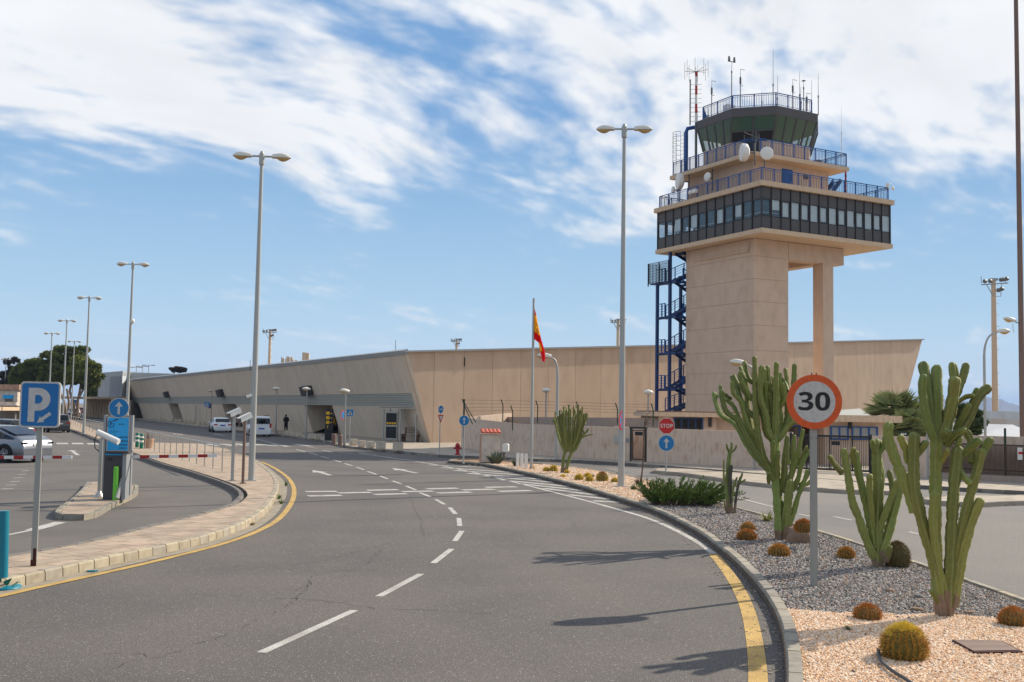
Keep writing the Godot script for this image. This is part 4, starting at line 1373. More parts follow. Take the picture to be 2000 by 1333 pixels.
	b.box(Vector3((c0.x + c1.x) * 0.5 - 3, yb - 0.25, (c0.z + c1.z) * 0.5 + 1.0), Vector3(9.5, 0.4, 14), Basis(Vector3.UP, -0.2))
	part("canopy", b, M.fascia_tan, h)
	for j in 16:
		var q := Vector3(c0.x - 2.0, 0, c0.z + 1).lerp(Vector3(c1.x + 1, 0, c1.z), j / 15.0)
		b = mb()
		b.box(Vector3(q.x, yb * 0.5, q.z), Vector3(0.42, yb, 0.5))
		part("fluted_pier", b, M.fascia_tan, h)
	b = mb()
	b.prism(PackedVector2Array([Vector2(c0.x - 1.0, c0.z - 2), Vector2(c1.x + 1, c1.z - 2), Vector2(c2.x + 2, c2.z - 1), Vector2(c2.x + 10, c2.z - 20), Vector2(c0.x + 5, c0.z - 20)]), 0, yb - 0.5)
	part("recessed_wall", b, M.wall_grey_tan, h)

# ---------------------------------------------------------------- concrete boundary wall, gates, annex
func wall_seg(o: Node3D, a: Vector3, c: Vector3, h0: float, h1: float, t: float, panel: float, mats: Array, called := "wall_panel") -> void:
	var d := (c - a)
	d.y = 0
	var L := d.length()
	d /= L
	var out := Vector3(-d.z, 0, d.x)
	var n := maxi(1, int(round(L / panel)))
	for i in n:
		var s0 := L * i / n + 0.006
		var s1 := L * (i + 1) / n - 0.006
		var y0 := lerpf(h0, h1, s0 / L)
		var y1 := lerpf(h0, h1, s1 / L)
		var b := mb()
		var p := []
		for k in 8:
			p.append(a + d * (s1 if k & 1 else s0) + Vector3.UP * ((y1 if k & 1 else y0) if k & 2 else 0.0) + out * (0.0 if k & 4 else -t))
		for f in [[4, 5, 7, 6], [1, 0, 2, 3], [5, 1, 3, 7], [0, 4, 6, 2], [6, 7, 3, 2], [0, 1, 5, 4]]:
			b.quad(p[f[0]], p[f[1]], p[f[2]], p[f[3]])
		part(called, b, M[mats[i % mats.size()]], o)
func height_at(x: float, y: float, foot: Vector3) -> float:      # height of that pixel above a foot point
	return dp(x, y, -foot.z).y - foot.y
func walls() -> void:
	var o := thing("boundary_wall", "rain streaked concrete boundary wall of joined panels beside the pavement", "wall")
	var px := [[900, 876, 816], [1003, 886.5, 828], [1230, 901, 836], [1263, 903, 837], [1430, 911.5, 842], [1545, 918, 844.5]]
	var f := []
	for q in px:
		f.append(gd(q[0], q[1], 0.14))
	for i in f.size() - 1:
		if i == 2:
			continue
		wall_seg(o, f[i], f[i + 1], height_at(px[i][0], px[i][2], f[i]), height_at(px[i + 1][0], px[i + 1][2], f[i + 1]), 0.25, 3.4, ["concrete_stained", "concrete_stained_b"])
	# return wall at its left end
	wall_seg(o, f[0] + Vector3(3.2, 0, -6), f[0], 2.4, height_at(900, 816, f[0]), 0.25, 3.0, ["concrete_stained"])
	# small iron door in it
	var hh := height_at(1246, 836, f[2])
	var dd: Vector3 = (f[3] - f[2]).normalized()
	var g := thing("iron_door", "narrow black iron door frame in the boundary wall with a small dark plate", "door")
	var b := mb()
	for e in [f[2] + dd * 0.07, f[3] - dd * 0.07]:
		b.box(e + Vector3.UP * hh * 0.5, Vector3(0.1, hh, 0.1))
	b.bar(f[2] + Vector3.UP * hh, f[3] + Vector3.UP * hh, 0.1, 0.1)
	part("frame", b, M.black_iron, g)
	b = mb()
	for e in [f[2] + dd * 0.2, f[3] - dd * 0.2]:
		b.box(e + Vector3.UP * hh * 0.5, Vector3(0.05, hh - 0.15, 0.05))
	for y in [0.12, hh - 0.14]:
		b.bar(f[2] + dd * 0.2 + Vector3.UP * y, f[3] - dd * 0.2 + Vector3.UP * y, 0.05, 0.05)
	part("leaf", b, M.black_iron, g)
	b = mb()
	b.bar(f[2].lerp(f[3], 0.3) + Vector3(0, hh * 0.83, 0.05), f[2].lerp(f[3], 0.75) + Vector3(0, hh * 0.83, 0.05), 0.03, 0.2)
	part("plate", b, M.black, g)
	b = mb()
	b.bar(f[2] + Vector3(-0.6, 0, -2.4), f[3] + Vector3(0.6, 0, -2.4), 0.2, 3.6)
	part("wall_panel", b, M.concrete_stained_b, o)
	# intercom and letter box left of it
	b = mb()
	b.box(f[2] - dd * 0.95 + Vector3(0, 1.15, 0.06), Vector3(0.3, 0.42, 0.16))
	tag(part("wall_box", b, M.louvre, self), "grey green meter box fixed to the boundary wall beside the iron door", "box")
	b = mb()
	b.box(f[2] - dd * 0.2 + Vector3(0, 1.1, 0.06), Vector3(0.14, 0.22, 0.08))
	tag(part("intercom", b, M.totem_grey, self), "small blue grey intercom on the wall at the iron door", "intercom")
	# rear parapet with barbed wire
	var r := thing("rear_wall", "low grey parapet wall behind the boundary wall carrying barbed wire posts", "wall")
	var ra := gd(912, 874, 0.14) + Vector3(1.98, 0, -5)
	var rb := dp(1290, 830, 57.0)
	rb.y = 0.14
	wall_seg(r, ra, rb, height_at(930, 814, ra), height_at(1290, 817, rb), 0.3, 6.0, ["concrete_grey"])
	var posts := [[906, 816, 780, 64.0], [982, 814, 781, 66.0], [1001, 828, 793, 61.0], [1050, 814, 783, 64.0], [1129, 815, 785, 61.0], [1206, 816, 788, 58.5], [1276, 818, 789, 56.0]]
	var wires := mb()
	var tops := []
	for q in posts:
		var foot := dp(q[0], q[1], q[3])
		var t := dp(q[0], q[2], q[3])
		var w := mb()
		w.tube([foot - Vector3.UP * 0.4, Vector3(foot.x, t.y - 0.35, foot.z), Vector3(foot.x - 0.12, t.y, foot.z + 0.1)], 0.035, 6)
		if q[0] == 906:
			w.tube([foot + Vector3.UP * 0.9, foot + Vector3(0.75, -0.3, 0.2)], 0.03, 5)
			w.tube([foot + Vector3.UP * 0.75, foot + Vector3(0.55, -0.4, 0.3)], 0.03, 5)
			w.tube([foot - Vector3.UP * 1.2, Vector3(foot.x, t.y, foot.z)], 0.055, 6)
		tag(part("fence_post", w, M.green_post, self), "dark green braced wire post at the end of the boundary wall" if q[0] == 906 else "thin dark green barbed wire post on the concrete wall", "post", "" if q[0] == 906 else "barbed wire posts")
		tops.append([foot, Vector3(foot.x, t.y, foot.z)])
	var seq := [0, 1, 3, 4, 5, 6]
	for i in seq.size() - 1:
		for hgt in [0.35, 0.55, 0.75, 0.95]:
			wires.tube([tops[seq[i]][0].lerp(tops[seq[i]][1], hgt), tops[seq[i + 1]][0].lerp(tops[seq[i + 1]][1], hgt)], 0.008, 3, false)
	tag(part("barbed_wire", wires, M.black_iron, self), "thin strands of barbed wire strung between green posts", "wire")
	# ---- sliding gate in iron bars
	var ga := gd(1545, 918, 0.14)
	var gb := gd(1701, 925.5, 0.14)
	var gh := height_at(1545, 848, ga)
	var gt := thing("sliding_gate", "wide black iron bar gate with a small dark sign", "gate", ga)
	var vec := gb - ga
	var L := vec.length()
	var dir := vec / L
	b = mb()
	for y in [0.1, gh - 0.05]:
		b.bar(Vector3.UP * y, vec + Vector3.UP * y, 0.07, 0.09)
	part("rail", b, M.black_iron, gt)
	for s in [0.0, 0.2, 0.5, 0.78, 1.0]:
		b = mb()
		var pw := 0.1 if s == 0.0 or s == 1.0 else 0.055
		b.box(vec * s + Vector3.UP * gh * 0.5, Vector3(pw, gh + (0.15 if pw > 0.09 else -0.1), pw))
		part("post", b, M.black_iron, gt)
	var nb := 46
	for k in range(1, nb):
		b = mb()
		b.box(vec * (float(k) / nb) + Vector3.UP * gh * 0.5, Vector3(0.022, gh - 0.15, 0.022))
		part("bar", b, M.black_iron, gt)
	b = mb()
	b.bar(vec * 0.52 + Vector3(0, gh * 0.78, 0.06), vec * 0.62 + Vector3(0, gh * 0.78, 0.06), 0.02, 0.18)
	part("plate", b, M.black, gt)
	# wall right of the gate, slatted fence beyond
	var w2 := thing("gate_wall", "tan concrete wall between the iron gate and the slatted fence", "wall")
	var wa := gd(1703, 925.6, 0.14)
	var wb := gd(1826, 934, 0.14)
	wall_seg(w2, wa, wb, height_at(1703, 852, wa), height_at(1826, 854, wb), 0.25, 3.0, ["concrete_stained", "concrete_stained_b"])
	var fn := thing("slatted_fence", "dark brown slatted fence on a low concrete base with a white notice", "fence", gd(1826, 934, 0.14))
	var fa := gd(1826, 934, 0.14)
	var fb := gd(2120, 950, 0.14)
	var fv := fb - fa
	var fh := height_at(1900, 868, fa.lerp(fb, 0.3))
	b = mb()
	b.bar(Vector3.UP * 0.12, fv + Vector3.UP * 0.12, 0.28, 0.26)
	part("base", b, M.concrete_grey, fn)
	var ns := 120
	for k in ns:
		b = mb()
		b.box(fv * ((k + 0.5) / ns) + Vector3.UP * (fh * 0.5 + 0.15), Vector3(0.024, fh - 0.25, 0.024))
		part("slat", b, M.bark, fn)
	for k in 7:
		b = mb()
		b.box(fv * (k / 6.0) + Vector3(0, fh * 0.5 + 0.2, -0.06), Vector3(0.07, fh + (1.0 if k % 2 else 0.1), 0.07))
		part("post", b, M.green_post, fn)
	for y in [fh * 0.3, fh]:
		b = mb()
		b.bar(Vector3(0, y, -0.04), fv + Vector3(0, y, -0.04), 0.04, 0.05)
		part("rail", b, M.black_iron, fn)
	b = mb()
	var nt := gd(1994, 943, 0.14) - fa
	b.box(nt + Vector3(0, fh * 0.78, 0.1), Vector3(0.3, 0.5, 0.015))
	part("notice", b, M.white_paint, fn)
	b = mb()
	b.box(nt + Vector3(0, fh * 0.8, 0.112), Vector3(0.24, 0.1, 0.006))
	part("notice_stripe", b, M.sign_red, fn)
	b = mb()
	wall_seg(fn, Vector3(0, 0, -0.9), fv + Vector3(0, 0, -0.9), fh + 0.35, fh + 0.35, 0.2, 4.0, ["concrete_stained"])
	# ---- annex building with blue windows at the tower foot
	var an := thing("annex_building", "flat roofed tan annex with blue framed windows at the tower foot", "building")
	var Z := 57.0
	var xa := dp(1275, 830, Z).x
	var xb := dp(1412, 830, Z).x
	var xc := dp(1560, 830, Z).x
	var xd := dp(1746, 830, Z - 1.0).x
	var roof_y := dp(1340, 806, Z).y
	var wt := dp(1340, 814.5, Z).y
	b = mb()
	b.box(Vector3((xa + xb) * 0.5, wt * 0.5, -Z - 4), Vector3(xb - xa - 0.7, wt, 8))
	b.box(Vector3((xb + xc) * 0.5, wt * 0.5, -Z - 4.4), Vector3(xc - xb + 0.6, wt, 8))
	b.box(Vector3((xc + xd) * 0.5 + 0.4, wt * 0.5, -Z - 3), Vector3(xd - xc - 1.4, wt - 0.05, 8))
	part("wall", b, M.tower_tan, an)
	b = mb()
	b.box(Vector3((xa + xc) * 0.5, (roof_y + wt) * 0.5, -Z - 3.8), Vector3(xc - xa + 0.2, roof_y - wt, 8.6))
	part("roof_slab", b, M.fascia_tan, an)
	var ry := dp(1690, 813, Z - 1).y
	b = mb()
	b.box(Vector3((xc + xd) * 0.5 + 0.1, ry - 0.15, -Z - 2.6), Vector3(xd - xc + 0.2, 0.36, 8.6))
	part("roof_slab", b, M.fascia_tan, an)
	b = mb()
	b.box(Vector3((xa + xc) * 0.5, roof_y + 0.03, -Z - 3.8), Vector3(xc - xa - 0.1, 0.06, 8.2))
	part("roof_covering", b, M.roof_felt, an)
	var windows := [[1317, 1372, 818, 842, Z, 4], [1536, 1562, 832, 852, Z + 0.4, 1], [1623, 1656, 834.5, 858, Z - 1.0, 2], [1665, 1713, 835.5, 858, Z - 1.0, 3]]
	for q in windows:
		var zz: float = q[4] - 0.02
		var p0 := dp(q[0], q[3], zz)
		var p1 := dp(q[1], q[2], zz)
		b = mb()
		b.box(Vector3((p0.x + p1.x) * 0.5, (p0.y + p1.y) * 0.5, -zz + 0.01), Vector3(p1.x - p0.x, p1.y - p0.y, 0.05))
		var win := part("window", b, M.glass_dark if q[5] != 3 and q[5] != 2 else M.totem_grey, an)
		b = mb()
		var cnt: int = q[5]
		for k in cnt + 1:
			b.box(Vector3(lerpf(p0.x, p1.x, float(k) / cnt), (p0.y + p1.y) * 0.5, -zz + 0.05), Vector3(0.09, p1.y - p0.y, 0.05))
		b.box(Vector3((p0.x + p1.x) * 0.5, p0.y, -zz + 0.05), Vector3(p1.x - p0.x + 0.1, 0.08, 0.06))
		b.box(Vector3((p0.x + p1.x) * 0.5, p1.y, -zz + 0.05), Vector3(p1.x - p0.x + 0.1, 0.06, 0.06))
		part("frame", b, M.blue_paint, win)
		if q[5] == 4:
			for k in 26:
				b = mb()
				b.box(Vector3(lerpf(p0.x, p1.x, (k + 0.5) / 26.0), (p0.y + p1.y) * 0.5, -zz + 0.12), Vector3(0.018, p1.y - p0.y, 0.018))
				part("security_bar", b, M.black_iron, win)
	b = mb()
	for q in [[1387, 825, Z - 0.1], [1661, 828, Z - 1.1]]:
		var p := dp(q[0], q[1], q[2])
		b.box(p, Vector3(0.16, 0.5, 0.2))
	part("wall_lamp_arm", b, M.black_iron, an)
	# low glazed shed roof behind it
	b = mb()
	var g0 := dp(1595, 812, 62.0)
	var g1 := dp(1702, 812, 62.0)
	var gy := dp(1690, 798, 62.0).y
	b.quad(g0, g1, Vector3(g1.x, gy, g1.z - 2.0), Vector3(g0.x, gy - 0.3, g0.z - 2.0))
	b.quad(Vector3(g0.x, g0.y - 3, g0.z), Vector3(g1.x, g1.y - 3, g1.z), g1, g0)
	tag(part("glazed_canopy", b, M.louvre, self), "low grey sheet canopy roof rising behind the tan annex", "canopy")
# ---------------------------------------------------------------- lettering
func letters(parent: Node, called: String, s: String, cap: float, material: Material, tr: Transform3D, wide := 1.0, weight := 700) -> void:
	var f := SystemFont.new()
	f.font_names = PackedStringArray(["Droid Sans"])
	f.font_weight = weight
	var t := TextMesh.new()
	t.text = s
	t.font = f
	t.font_size = 64
	t.pixel_size = cap / (64.0 * 0.714)
	t.depth = 0.003
	t.curve_step = 1.0
	t.horizontal_alignment = HORIZONTAL_ALIGNMENT_CENTER
	t.vertical_alignment = VERTICAL_ALIGNMENT_CENTER
	part_mesh(called, t, material, parent, tr * Transform3D(Basis.from_scale(Vector3(wide, 1, 1)), Vector3.ZERO))
func disc(r: float, n := 40) -> PackedVector2Array:
	var o := PackedVector2Array()
	for k in n:
		o.append(Vector2(cos(TAU * k / n), sin(TAU * k / n)) * r)
	return o
func at2(p: PackedVector2Array, c: Vector2) -> PackedVector2Array:
	var o := PackedVector2Array()
	for q in p:
		o.append(q + c)
	return o
func rounded(w: float, h: float, r: float) -> PackedVector2Array:
	var o := PackedVector2Array()
	for c in [[w - r, h - r, 0], [-w + r, h - r, 1], [-w + r, -h + r, 2], [w - r, -h + r, 3]]:
		for k in 6:
			var a: float = (c[2] + k / 5.0) * PI * 0.5
			o.append(Vector2(c[0] + cos(a) * r, c[1] + sin(a) * r))
	return o
func arrow2(h: float, shaft: float, head: float) -> PackedVector2Array:
	return PackedVector2Array([Vector2(0, h), Vector2(-head, h * 0.18), Vector2(-shaft, h * 0.3), Vector2(-shaft, -h), Vector2(shaft, -h), Vector2(shaft, h * 0.3), Vector2(head, h * 0.18)])
func plate_at(p: Node, called: String, poly: PackedVector2Array, z0: float, z1: float, m: String, y: float, turn := 0.0) -> MeshInstance3D:
	var b := mb()
	b.T = Transform3D(Basis(Vector3.BACK, turn), Vector3(0, y, 0))
	b.plate(poly, z0, z1)
	return part(called, b, M[m], p)
# a post with sign plates; plates: [kind, px y of centre, radius in px, extra]
func sign_post(label: String, x: float, ybase: float, h: float, ytop: float, rpole: float, plates: Array, yaw := 0.0, group := "", called := "road_sign", pole := "galvanised") -> Node3D:
	var foot := gd(x, ybase, h)
	var s := FOC / -foot.z
	var o := thing(called, label, "road sign", foot, yaw, group)
	var b := mb()
	var top := dp(x, ytop, -foot.z).y - foot.y
	b.tube([Vector3.ZERO, Vector3(0, top, 0)], rpole, 12)
	b.lathe([Vector2(rpole * 1.5, 0.0), Vector2(rpole * 1.4, 0.03), Vector2(rpole, 0.05)], 12)
	part("pole", b, M[pole], o)
	for q in plates:
		var y: float = dp(x, q[1], -foot.z).y - foot.y
		var r: float = q[2] / s
		var z := rpole + 0.004
		match q[0]:
			"up", "right":
				var pl := plate_at(o, "plate", disc(r), z, z + 0.02, "sign_white", y)
				plate_at(pl, "face", disc(r * 0.93), z + 0.02, z + 0.023, "sign_blue", y)
				plate_at(pl, "arrow", arrow2(r * 0.62, r * 0.1, r * 0.38), z + 0.023, z + 0.026, "sign_white", y, 0.0 if q[0] == "up" else -PI / 2)
				plate_at(pl, "back", disc(r * 0.98), z - 0.004, z - 0.001, "sign_back", y)
			"stop":
				var oc := PackedVector2Array()
				for k in 8:
					oc.append(Vector2(cos(TAU * (k + 0.5) / 8), sin(TAU * (k + 0.5) / 8)) * r * 1.08)
				var oi := PackedVector2Array()
				for p in oc:
					oi.append(p * 0.93)
				var pl := plate_at(o, "plate", oc, z, z + 0.02, "sign_white", y)
				plate_at(pl, "face", oi, z + 0.02, z + 0.023, "sign_red", y)
				letters(pl, "lettering", "STOP", r * 0.5, M.sign_white, Transform3D(Basis(), Vector3(0, y, z + 0.025)), 0.95)
			"yield":
				var tr := PackedVector2Array([Vector2(-r, r * 0.85), Vector2(r, r * 0.85), Vector2(0, -r)])
				var ti := PackedVector2Array([Vector2(-r * 0.62, r * 0.6), Vector2(r * 0.62, r * 0.6), Vector2(0, -r * 0.52)])
				var pl := plate_at(o, "plate", tr, z, z + 0.02, "sign_red", y)
				plate_at(pl, "face", ti, z + 0.02, z + 0.023, "sign_white", y)
			"cross":       # pedestrian crossing
				var sq := rounded(r, r, r * 0.12)
				var pl := plate_at(o, "plate", sq, z, z + 0.02, "sign_white", y)
				plate_at(pl, "face", rounded(r * 0.93, r * 0.93, r * 0.1), z + 0.02, z + 0.023, "sign_blue", y)
				plate_at(pl, "triangle", PackedVector2Array([Vector2(-r * 0.75, -r * 0.6), Vector2(r * 0.75, -r * 0.6), Vector2(0, r * 0.7)]), z + 0.023, z + 0.026, "sign_white", y)
				var bb := mb()
				bb.T = Transform3D(Basis(), Vector3(0, y, 0))
				for g in [disc(r * 0.11, 10)]:
					bb.plate(at2(g, Vector2(0, r * 0.22)), z + 0.026, z + 0.029)
				for g in [[0.0, 0.1, 0.0, -0.2, 0.1], [0.0, -0.2, -0.25, -0.52, 0.06], [0.0, -0.2, 0.22, -0.52, 0.06], [0.0, 0.06, -0.24, -0.14, 0.05], [0.0, 0.06, 0.25, -0.12, 0.05]]:
					bb.bar(Vector3(g[0] * r, g[1] * r, z + 0.0275), Vector3(g[2] * r, g[3] * r, z + 0.0275), g[4] * r * 2, 0.003, Vector3.BACK)
				part("figure", bb, M.black, pl)
			"no_parking":
				var pl := plate_at(o, "plate", disc(r), z, z + 0.02, "sign_red", y)
				plate_at(pl, "face", disc(r * 0.8), z + 0.02, z + 0.023, "sign_blue", y)
				var bb := mb()
				bb.T = Transform3D(Basis(), Vector3(0, y, 0))
				for e in [1, -1]:
					bb.bar(Vector3(-r * 0.56 * e, -r * 0.56, z + 0.024), Vector3(r * 0.56 * e, r * 0.56, z + 0.024), r * 0.2, 0.003, Vector3.BACK)
				part("cross", bb, M.sign_red, pl)
	return o
func signs() -> void:
	# speed limit sign in the island
	var foot := gd(1590, 1146, 0.1)
	var s := FOC / -foot.z
	var o := thing("speed_limit_sign", "round orange rimmed 30 speed limit sign on a grey pole in the gravel", "road sign", foot, -0.06)
	var r := 53.0 / s
	var y := dp(1591, 785.5, -foot.z).y - foot.y
	var b := mb()
	b.box(Vector3(0, y * 0.5 + 0.1, 0), Vector3(0.105, y + 0.2, 0.055))
	b.box(Vector3(0, y * 0.5 + 0.1, 0), Vector3(0.095, y + 0.2, 0.065))
	part("pole", b, M.steel_post, o)
	var pl := plate_at(o, "plate", disc(r, 64), 0.045, 0.075, "sign_orange", y)
	plate_at(pl, "face", disc(r * 0.755, 64), 0.075, 0.078, "sign_white", y)
	plate_at(pl, "back", disc(r * 0.985, 64), 0.037, 0.044, "sign_back", y)
	letters(pl, "lettering", "30", r * 0.66, M.black, Transform3D(Basis(), Vector3(0, y, 0.08)), 1.2)
	b = mb()
	for e in [-0.035, 0.035]:
		b.tube([Vector3(e, y + r - 0.02, 0.05), Vector3(e, y + r + 0.03, 0.05)], 0.008, 5)
		b.box(Vector3(e, y - r - 0.14, 0.034), Vector3(0.014, 0.014, 0.01))
	part("bolt", b, M.rust, pl)
	# parking sign on the left pavement
	foot = gd(65, 1106, 0.15)
	s = FOC / -foot.z
	o = thing("parking_sign", "blue parking sign with white P and small arrow on a square grey post", "road sign", foot, 0.2)
	var w := 36.5 / s
	var hh := 44.5 / s
	y = dp(61, 790.5, -foot.z).y - foot.y
	b = mb()
	b.box(Vector3(0, y * 0.5, 0), Vector3(0.085, y, 0.05))
	part("pole", b, M.steel_post, o)
	b = mb()
	b.box(Vector3(0.012, 0.14, 0.027), Vector3(0.05, 0.28, 0.004))
	b.box(Vector3(0.0, 0.05, 0.026), Vector3(0.088, 0.1, 0.003))
	part("rust_stain", b, M.rust, o)
	pl = plate_at(o, "plate", rounded(w, hh, 0.06), 0.028, 0.078, "sign_white", y)
	plate_at(pl, "face", rounded(w * 0.91, hh * 0.925, 0.045), 0.078, 0.081, "sign_blue_dark", y)
	b = mb()
	b.T = Transform3D(Basis(), Vector3(0, y, 0))
	# the letter P as one outline: stem and bowl with its counter
	var st := 0.33 * w
	var P0 := PackedVector2Array([Vector2(-w * 0.58, hh * 0.727), Vector2(-w * 0.58, -hh * 0.75), Vector2(-w * 0.58 + st, -hh * 0.75), Vector2(-w * 0.58 + st, hh * 0.727)])
	b.plate(P0, 0.081, 0.085)
	var cx := -w * 0.09
	var cy := hh * 0.23
	var ro := hh * 0.497
	var ri := hh * 0.19
	var arc := PackedVector2Array()
	for k in 19:
		var a := PI / 2 - PI * k / 18.0
		arc.append(Vector2(cx + cos(a) * ro, cy + sin(a) * ro))
	for k in 19:
		var a := -PI / 2 + PI * k / 18.0
		arc.append(Vector2(cx - w * 0.02 + cos(a) * ri, cy + sin(a) * ri))
	b.plate(arc, 0.081, 0.085)
	for e in [1, -1]:
		b.plate(PackedVector2Array([Vector2(-w * 0.58 + st, cy + e * ri), Vector2(cx, cy + e * ri), Vector2(cx, cy + e * ro), Vector2(-w * 0.58 + st, cy + e * ro)]), 0.081, 0.085)
	part("letter", b, M.sign_white, pl)
	b = mb()
	b.T = Transform3D(Basis(Vector3.BACK, deg_to_rad(128)), Vector3(w * 0.22, y - hh * 0.58, 0))
	b.plate(arrow2(0.125, 0.026, 0.058), 0.081, 0.085)
	part("arrow", b, M.sign_white, pl)
	# the others
	sign_post("red octagonal STOP sign above a blue arrow disc on the refuge", 1301, 922, 0.15, 815, 0.035, [["stop", 832.5, 15.5], ["up", 866, 16.0]])
	sign_post("blue straight ahead arrow disc on a grey pole at the island nose", 905, 906, 0.12, 812, 0.035, [["up", 822, 10.2]])
	sign_post("blue right arrow disc above a red rimmed yield triangle on the terminal pavement", 858, 888, 0.15, 793, 0.03, [["right", 800, 7.6], ["yield", 818, 8.2]], 0.9)
	sign_post("blue pedestrian crossing sign beside the bus stop lamp column", 682, 871.5, 0.15, 799, 0.03, [["cross", 807, 7.2]])
	sign_post("blue pedestrian crossing sign far along the terminal by the second entrance", 402, 834, 0.15, 785, 0.03, [["cross", 790, 5.0]])
	sign_post("small blue pedestrian crossing sign near the pines", 142, 817, 0.15, 782, 0.03, [["cross", 787, 6.0]])
	# no parking disc on the tall lamp post, seen nearly edge on
	var lp := gd(1213, 950.5, 0.12)
	var n := thing("no_parking_sign", "red and blue no parking disc strapped to the tall grey lamp post", "road sign", lp, 1.15)
	r = 19.0 * -lp.z / FOC
	y = dp(1207, 822, -lp.z).y - lp.y
	var np := plate_at(n, "plate", disc(r), 0.13, 0.15, "sign_red", y)
	n.position += Vector3(-0.12, 0, 0.02)
	plate_at(np, "face", disc(r * 0.8), 0.15, 0.153, "sign_blue", y)
	b = mb()
	b.T = Transform3D(Basis(), Vector3(0, y, 0))
	for e in [1, -1]:
		b.bar(Vector3(-r * 0.55 * e, -r * 0.55, 0.1545), Vector3(r * 0.55 * e, r * 0.55, 0.1545), r * 0.2, 0.003, Vector3.BACK)
	part("cross", b, M.sign_red, np)
	for q in [[1178, 824, 672, 870], [1218 - 808, 792, 410, 833]]:
		var fp := gd(q[2] + 0.0, q[3], 0.15)
		var m := thing("no_parking_sign", "small red no parking disc on the lamp column beside the bus stop" if q[2] == 672 else "small red no parking disc on the lamp column by the second entrance", "road sign", fp + Vector3(-0.12, 0, 0.1), 1.2)
		var yy := dp(q[2], 811 if q[2] == 672 else 793, -fp.z).y - fp.y
		var rr := (9.0 if q[2] == 672 else 5.5) * -fp.z / FOC
		var q1 := plate_at(m, "plate", disc(rr, 20), 0.0, 0.02, "sign_red", yy)
		plate_at(q1, "face", disc(rr * 0.8, 20), 0.02, 0.023, "sign_blue", yy)

# ---------------------------------------------------------------- lamp posts
func lamp_head(parent: Node3D, at: Vector3, dir: Vector3, L: float, called := "lamp_head") -> void:
	# a hood, wider in the middle, with a glass bowl below; at = the end by the arm
	var x := dir.normalized()
	var z := x.cross(Vector3.UP).normalized()
	var up := z.cross(x)
	var hood := []
	var bowl := []
	for i in 9:
		var t := i / 8.0
		var wdt := L * 0.2 * (0.55 + 0.45 * sin(PI * minf(1.0, t * 0.9 + 0.1))) * (1.0 if t < 0.6 else sqrt(maxf(0.02, 1.0 - pow((t - 0.6) / 0.42, 2))))
		var hgt := L * (0.15 + 0.12 * sin(PI * (t * 0.75 + 0.12))) * (1.0 if t < 0.55 else sqrt(maxf(0.02, 1.0 - pow((t - 0.55) / 0.47, 2))))
		var c := at + x * L * t
		var rowh := []
		var rowb := []
		for k in 9:
			var a := PI * k / 8.0
			rowh.append(c + z * cos(a) * wdt + up * sin(a) * hgt)
		for k in 9:
			var a := PI + PI * k / 8.0
			var d := 0.0 if t < 0.22 else L * 0.2 * sin(PI * pow((t - 0.22) / 0.78, 0.9))
			rowb.append(c + z * cos(a) * wdt * 0.97 + up * (sin(a) * d - 0.005))
		hood.append(rowh)
		bowl.append(rowb)
	var b := mb()
	b.surf(hood)
	for k in 8:
		b.tri(at, hood[0][k], hood[0][k + 1])
	var h := part(called, b, M.lamp_white, parent)
	b = mb()
	b.surf(bowl)
	part("lens", b, M.lamp_lens, h)
func lamp_post(label: String, xb: float, yb: float, ytop: float, base_h: float, yaw: float, group: String, slim := 1.0, height := 0.0) -> Node3D:
	var foot := gd(xb, yb, base_h)
	var H := dp(xb, ytop, -foot.z).y - foot.y if height == 0.0 else height
	var o := thing("lamp_post", label, "lamp post", foot, yaw, group)
	var b := mb()
	var r0 := 0.115 * slim
	b.tube([Vector3.ZERO, Vector3.UP * H * 0.5, Vector3.UP * H], [r0, r0 * 0.78, r0 * 0.52], 14)
	part("pole", b, M.galvanised, o)
	b = mb()
	b.box(Vector3(0, 0.012, 0), Vector3(0.42, 0.024, 0.42) * slim)
	part("base_plate", b, M.galvanised, o)
	b = mb()
	b.tube([Vector3.UP * (H - 0.35), Vector3.UP * (H + 0.05)], r0 * 0.85, 10)
	b.lathe([Vector2(r0 * 0.7, 0.0), Vector2(r0 * 0.5, 0.08), Vector2(0, 0.11)], 10, Vector3.UP * (H + 0.05))
	b.tube([Vector3(-0.45, H - 0.04, 0), Vector3(0.45, H - 0.04, 0)], 0.035, 8)
	part("bracket", b, M.galvanised, o)
	for e in [-1, 1]:
		lamp_head(o, Vector3(0.36 * e, H - 0.08, 0), Vector3(e, 0.03, 0), 0.66)
	return o
func column_lamp(label: String, x: float, yb: float, yt: float, group: String) -> void:
	var foot := gd(x, yb, 0.15)
	var H := dp(x, yt, -foot.z).y - foot.y
	var o := thing("lamp_column", label, "lamp", foot, 0.3, group)
	var b := mb()
	b.tube([Vector3.ZERO, Vector3.UP * 0.8, Vector3.UP * 0.82, Vector3.UP * H], [0.085, 0.085, 0.055, 0.05], 8)
	part("pole", b, M.steel_post, o)
	lamp_head(o, Vector3(0.25, H, 0), Vector3(-1, 0.12, 0.2), 0.72)
